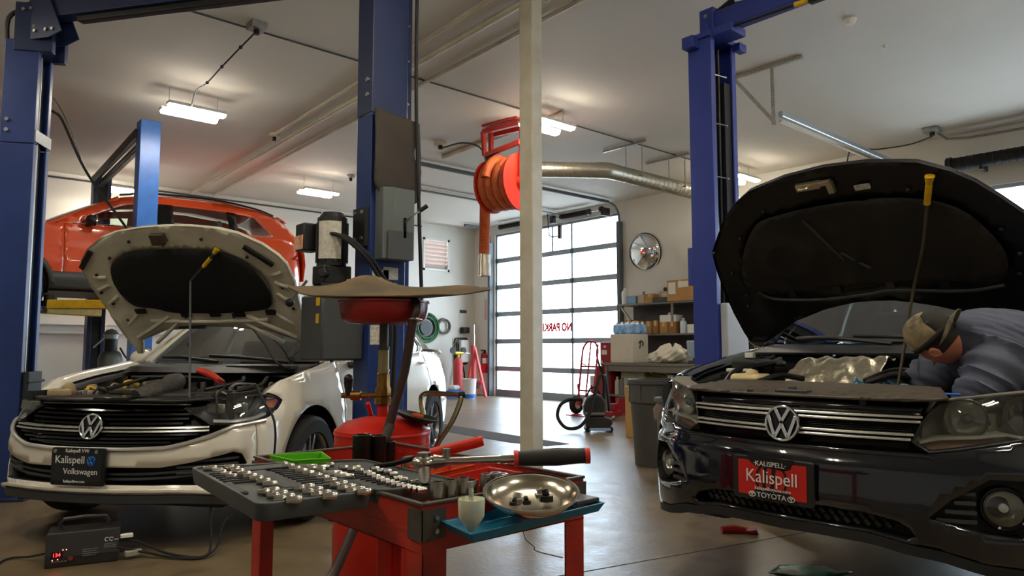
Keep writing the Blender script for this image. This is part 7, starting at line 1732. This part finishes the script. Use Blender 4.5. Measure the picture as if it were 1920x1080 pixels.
E_ += [(uch, sl), (sl, el), (el, wl), (wl, pl_), (uch, sr2), (sr2, er), (er, wr2), (wr2, pr2)]
skin_body('body', N, E_, M_skin, pe, 2, pel)
# head: crown points left and a little up, the face looks down into the engine
cz = (ru2*-.70 + zz_*.58 + fw2*.30).normalized(); cx = (zz_*-.62 - ru2*.14 + fw2*.82); cx = (cx - cz*cx.dot(cz)).normalized(); cy = cz.cross(cx)
HM = Matrix((cx, cy, cz)).transposed().to_4x4(); HM.translation = HP + ru2*.005 - zz_*.005; HM = inv @ HM @ Matrix.Scale(.85, 4)
def hshape(u, v):   # local: x face forward, z crown
    a = 2*PI*u; t = PI*v
    x = math.sin(t)*math.cos(a); y = math.sin(t)*math.sin(a); z = math.cos(t)
    X = .098*x; Y = .076*y; Z = .118*z
    if z < -.1: X = X*(1 - .10*(-z)) + .012*(-z); Y *= 1 - .30*(-z - .1)
    if x > .55:
        w = math.exp(-((z + .12)/.16)**2 - (y/.16)**2); X += .024*w - .010*math.exp(-((z - .12)/.1)**2 - ((abs(y) - .33)/.14)**2) + .006*math.exp(-((z + .47)/.08)**2 - (y/.25)**2) + .010*math.exp(-((z + .85)/.15)**2 - (y/.3)**2)
    return Vector((X, Y, Z))
b = MB(); b.at(HM); b.grid(hshape, 48, 34, True); hd_ = b.build('head', M_skin, pe, smooth=80)
for sy in (-1, 1):
    b = MB(); b.at(HM @ T(-.004, sy*.076, -.016) @ R('X', -14*sy) @ R('Y', -10)); b.ball((0, 0, 0), .030, 14, 10, (.60, .26, 1.0)); b.torus((0, sy*.005, .0), (0, 1, 0), .019, .0055, 18, 6); b.build('ear', mat('skin_ear', (214, 140, 108), .5), hd_)
    b = MB(); b.at(HM); b.ball((.083, sy*.031, .014), .0115, 10, 8); b.build('eye', M_paper, hd_)
    b = MB(); b.at(HM); b.tube([(.088, sy*.016, .032), (.090, sy*.032, .036), (.082, sy*.048, .030)], .005, 6); b.build('eyebrow', M_hair, hd_)
b = MB(); b.at(HM); b.tube([(.098, -.022, -.056), (.105, 0, -.054), (.098, .022, -.056)], .005, 6); b.build('mouth', mat('lips', (156, 84, 74), .5), hd_)
def hairf(u, v):
    c = math.cos(2*PI*u); lo = .62 if c < -.2 else (.40 + .22*max(0, min(1, (.25 - c)/.45)))
    return hshape(u, .03 + v*(lo - .03)) * 1.045
b = MB(); b.at(HM); b.grid(hairf, 48, 18, True); b.build('hair', M_hair, hd_, smooth=80)
# cap worn backwards: the brim sticks out over the nape
CM = HM @ R('Y', -6) @ T(-.004, 0, .012) @ R('Z', 180)
M_camo = mat('camo_cap', (168, 150, 112), .85, var=.9, vscale=16, rgb2=(74, 66, 50))
b = MB(); b.at(CM)
def capf(u, v):
    a = 2*PI*u; q = PI*.5*v; k = 1 + .10*max(0, math.cos(a))*math.sin(q)**2
    return Vector((.108*math.sin(q)**.8*math.cos(a)*k, .089*math.sin(q)**.8*math.sin(a), .012 + .122*math.cos(q)))
b.grid(capf, 40, 14, True); co_ = b.build('cap', M_camo, pe, smooth=80, solid=.003)
b = MB(); b.at(CM); b.loft([[capf(k/40, 1) + Vector((.002*math.cos(2*PI*k/40), .002*math.sin(2*PI*k/40), z)) for k in range(40)] for z in (-.004, .02)], True); b.build('sweatband', mat('cap_band', (30, 28, 24), .85), co_, solid=.003)
b = MB(); b.at(CM); b.patch([(.045, -.084), (.10, -.082), (.16, -.062), (.190, 0), (.16, .062), (.10, .082), (.045, .084), (.09, .055), (.112, 0), (.09, -.055)], [], lambda x, y: Vector((x, y, .018 - 4.6*y*y + .16*(x - .06))), .014); b.build('brim', mat('cap_brim', (52, 47, 38), .85, var=.5, vscale=24, rgb2=(112, 100, 74)), co_, smooth=80, solid=.004)
b = MB(); b.at(CM); b.patch([(-.13, .10), (.13, .10), (.12, .55), (.06, .82), (-.06, .82), (-.12, .55)], [], lambda u, v: capf(u, 1 - v*.8) * 1.02, .05); b.build('front_panel', mat('cap_dark', (40, 36, 29), .85), co_, smooth=80, solid=.002)
# shirt: trunk and short sleeves as one cloth surface with diagonal pulls
SEC = [(.055, .02, .005, .072, .070), (.085, .02, -.005, .125, .098), (.125, .02, -.022, .180, .132), (.18, .02, -.035, .212, .156), (.26, .02, -.045, .218, .168), (.36, .015, -.065, .212, .170), (.48, .01, -.10, .205, .168), (.60, .0, -.145, .20, .165), (.74, -.01, -.20, .19, .175), (.84, -.02, -.26, .19, .15)]
def sec(f):
    q = f * (len(SEC) - 1); i = min(int(q), len(SEC) - 2); w = q - i; w = w*w*(3 - 2*w) if False else w
    return [a + (b_ - a) * w for a, b_ in zip(SEC[i], SEC[i+1])]
def fold(u, z, v, k=1.0):
    s_ = 0
    for (a, c, ph, am) in ((26, 34, .3, .0075), (41, 52, 1.7, .005), (15, 21, .9, .007)):
        w = math.sin(a*u*.9 + c*z + 6*v + ph + 1.2*math.sin(7*u + 3*z)); s_ += am * (1 - abs(w))**2.2 * 2 - am*.5
    return s_ * k
def shirtf(uu, f):
    u, cv, czz, rv, rz = sec(f); a = 2*PI*uu
    v = cv + rv*math.cos(a)*(abs(math.cos(a))**-.12 if abs(math.cos(a)) > .05 else 1); z = czz + rz*math.sin(a)
    k = min(1, f*4) * (1.15 if math.sin(a) < .55 else .35)
    d = fold(u, z, v, k); n = Vector((math.cos(a)/rv, math.sin(a)/rz)).normalized()
    return P3(u, v + n.x*d, z + n.y*d)
b = MB(); b.grid(shirtf, 110, 80, True)
for (pts, rr) in (([(.19, -.10, -.06), (.13, -.125, -.14), (.085, -.11, -.215), (.06, -.07, -.275)], [.115, .108, .088, .072]), ([(.19, .14, -.06), (.12, .21, -.14), (.08, .26, -.21), (.055, .28, -.25)], [.105, .098, .085, .072])):
    P_ = catm([Vector(p) for p in pts], 12); rows = []
    for i, p in enumerate(P_):
        q = i/(len(P_) - 1)*3; j = min(int(q), 2); r = rr[j] + (rr[j+1] - rr[j])*(q - j); d = (P_[min(i+1, len(P_)-1)] - P_[max(i-1, 0)]).normalized(); e1 = d.orthogonal().normalized(); e2 = d.cross(e1); row = []
        for k in range(36):
            a = 2*PI*k/36; dr = e1*math.cos(a) + e2*math.sin(a); w = p + dr*r; w = w + dr*fold(w.x, w.z, w.y, .9); row.append(P3(*w))
        rows.append(row)
    b.rings(rows, True, True, False)
b.build('shirt', M_shirt, pe, smooth=80)
b = MB(); b.torus(P3(.062, .02, .0), (ru2*-1 + zz_*.12), .070, .010, 32, 8); b.build('collar', mat('collar_dark', (58, 61, 72), .85), bpy.data.objects['shirt'])
T_ = []
def nt_(u, v, z, r): T_.append((P3(u, v, z), r)); return len(T_) - 1
t00 = nt_(.68, -.01, -.175, .158); t0 = nt_(.80, -.01, -.26, .165); t1 = nt_(.78, -.10, -.36, .115); t2_ = nt_(.74, -.10, -.70, .085); t3 = nt_(.80, -.10, -1.03, .072); t4 = nt_(.80, .08, -.36, .115); t5 = nt_(.78, .10, -.70, .085); t6 = nt_(.84, .10, -1.03, .072)
skin_body('trousers', T_, [(t00, t0), (t0, t1), (t1, t2_), (t2_, t3), (t0, t4), (t4, t5), (t5, t6)], M_pants, pe, 2, t00)
for (u, v) in ((.77, -.08), (.80, .13)):
    b = MB(); q = P3(u, v, 0); M0 = axes((q.x, q.y, .055), -ru2*.6 + fw2*.5, fw2); b.at(M0); b.ball((.05, 0, 0), .05, 16, 8, (2.5, 1.05, 1.1)); b.build('boot', M_black, pe)
# gloved hands: palm, four fingers of unequal length and a thumb
def hand(wr, pm, tip, side):
    wr, pm, tip = (inv @ W3(*p) for p in (wr, pm, tip)); side = Vector(side).normalized()
    d = (tip - pm).normalized(); side = (side - d*side.dot(d)).normalized(); nrm = d.cross(side).normalized()
    F_ = []; Ed = []
    def a(p, r): F_.append((p, r)); return len(F_) - 1
    w_ = a(wr, .029); p_ = a(wr.lerp(pm, .6), (.032, .024)); q_ = a(pm, (.036, .02)); Ed += [(w_, p_), (p_, q_)]
    o = skin_body('glove', F_, Ed, M_glove, pe, 2, 0)
    for k, (off, L_) in enumerate(((-.03, .066), (-.010, .078), (.011, .074), (.031, .058))):
        c0 = pm + side*off*.9; c1 = c0 + d*L_*.45 + nrm*.006; c2 = c1 + d*L_*.32 - nrm*.014; c3 = c2 + d*L_*.2 - nrm*.020
        skin_body('finger', [(c0 - d*.02, .0095), (c0, .0095), (c1, .009), (c2, .0085), (c3, .007)], [(0, 1), (1, 2), (2, 3), (3, 4)], M_glove, o, 2, 0)
    t0_ = wr.lerp(pm, .5) - side*.022; skin_body('thumb', [(t0_, .012), (t0_ - side*.025 + d*.018 - nrm*.008, .010), (t0_ - side*.034 + d*.045 - nrm*.018, .0085)], [(0, 1), (1, 2)], M_glove, o, 2, 0)
hand((-.0, .09, -.255), (-.05, .16, -.205), (-.09, .20, -.20), (.5, -.6, .5))
hand((-.05, .30, -.225), (-.12, .29, -.19), (-.23, .27, -.195), (.2, .7, .5))
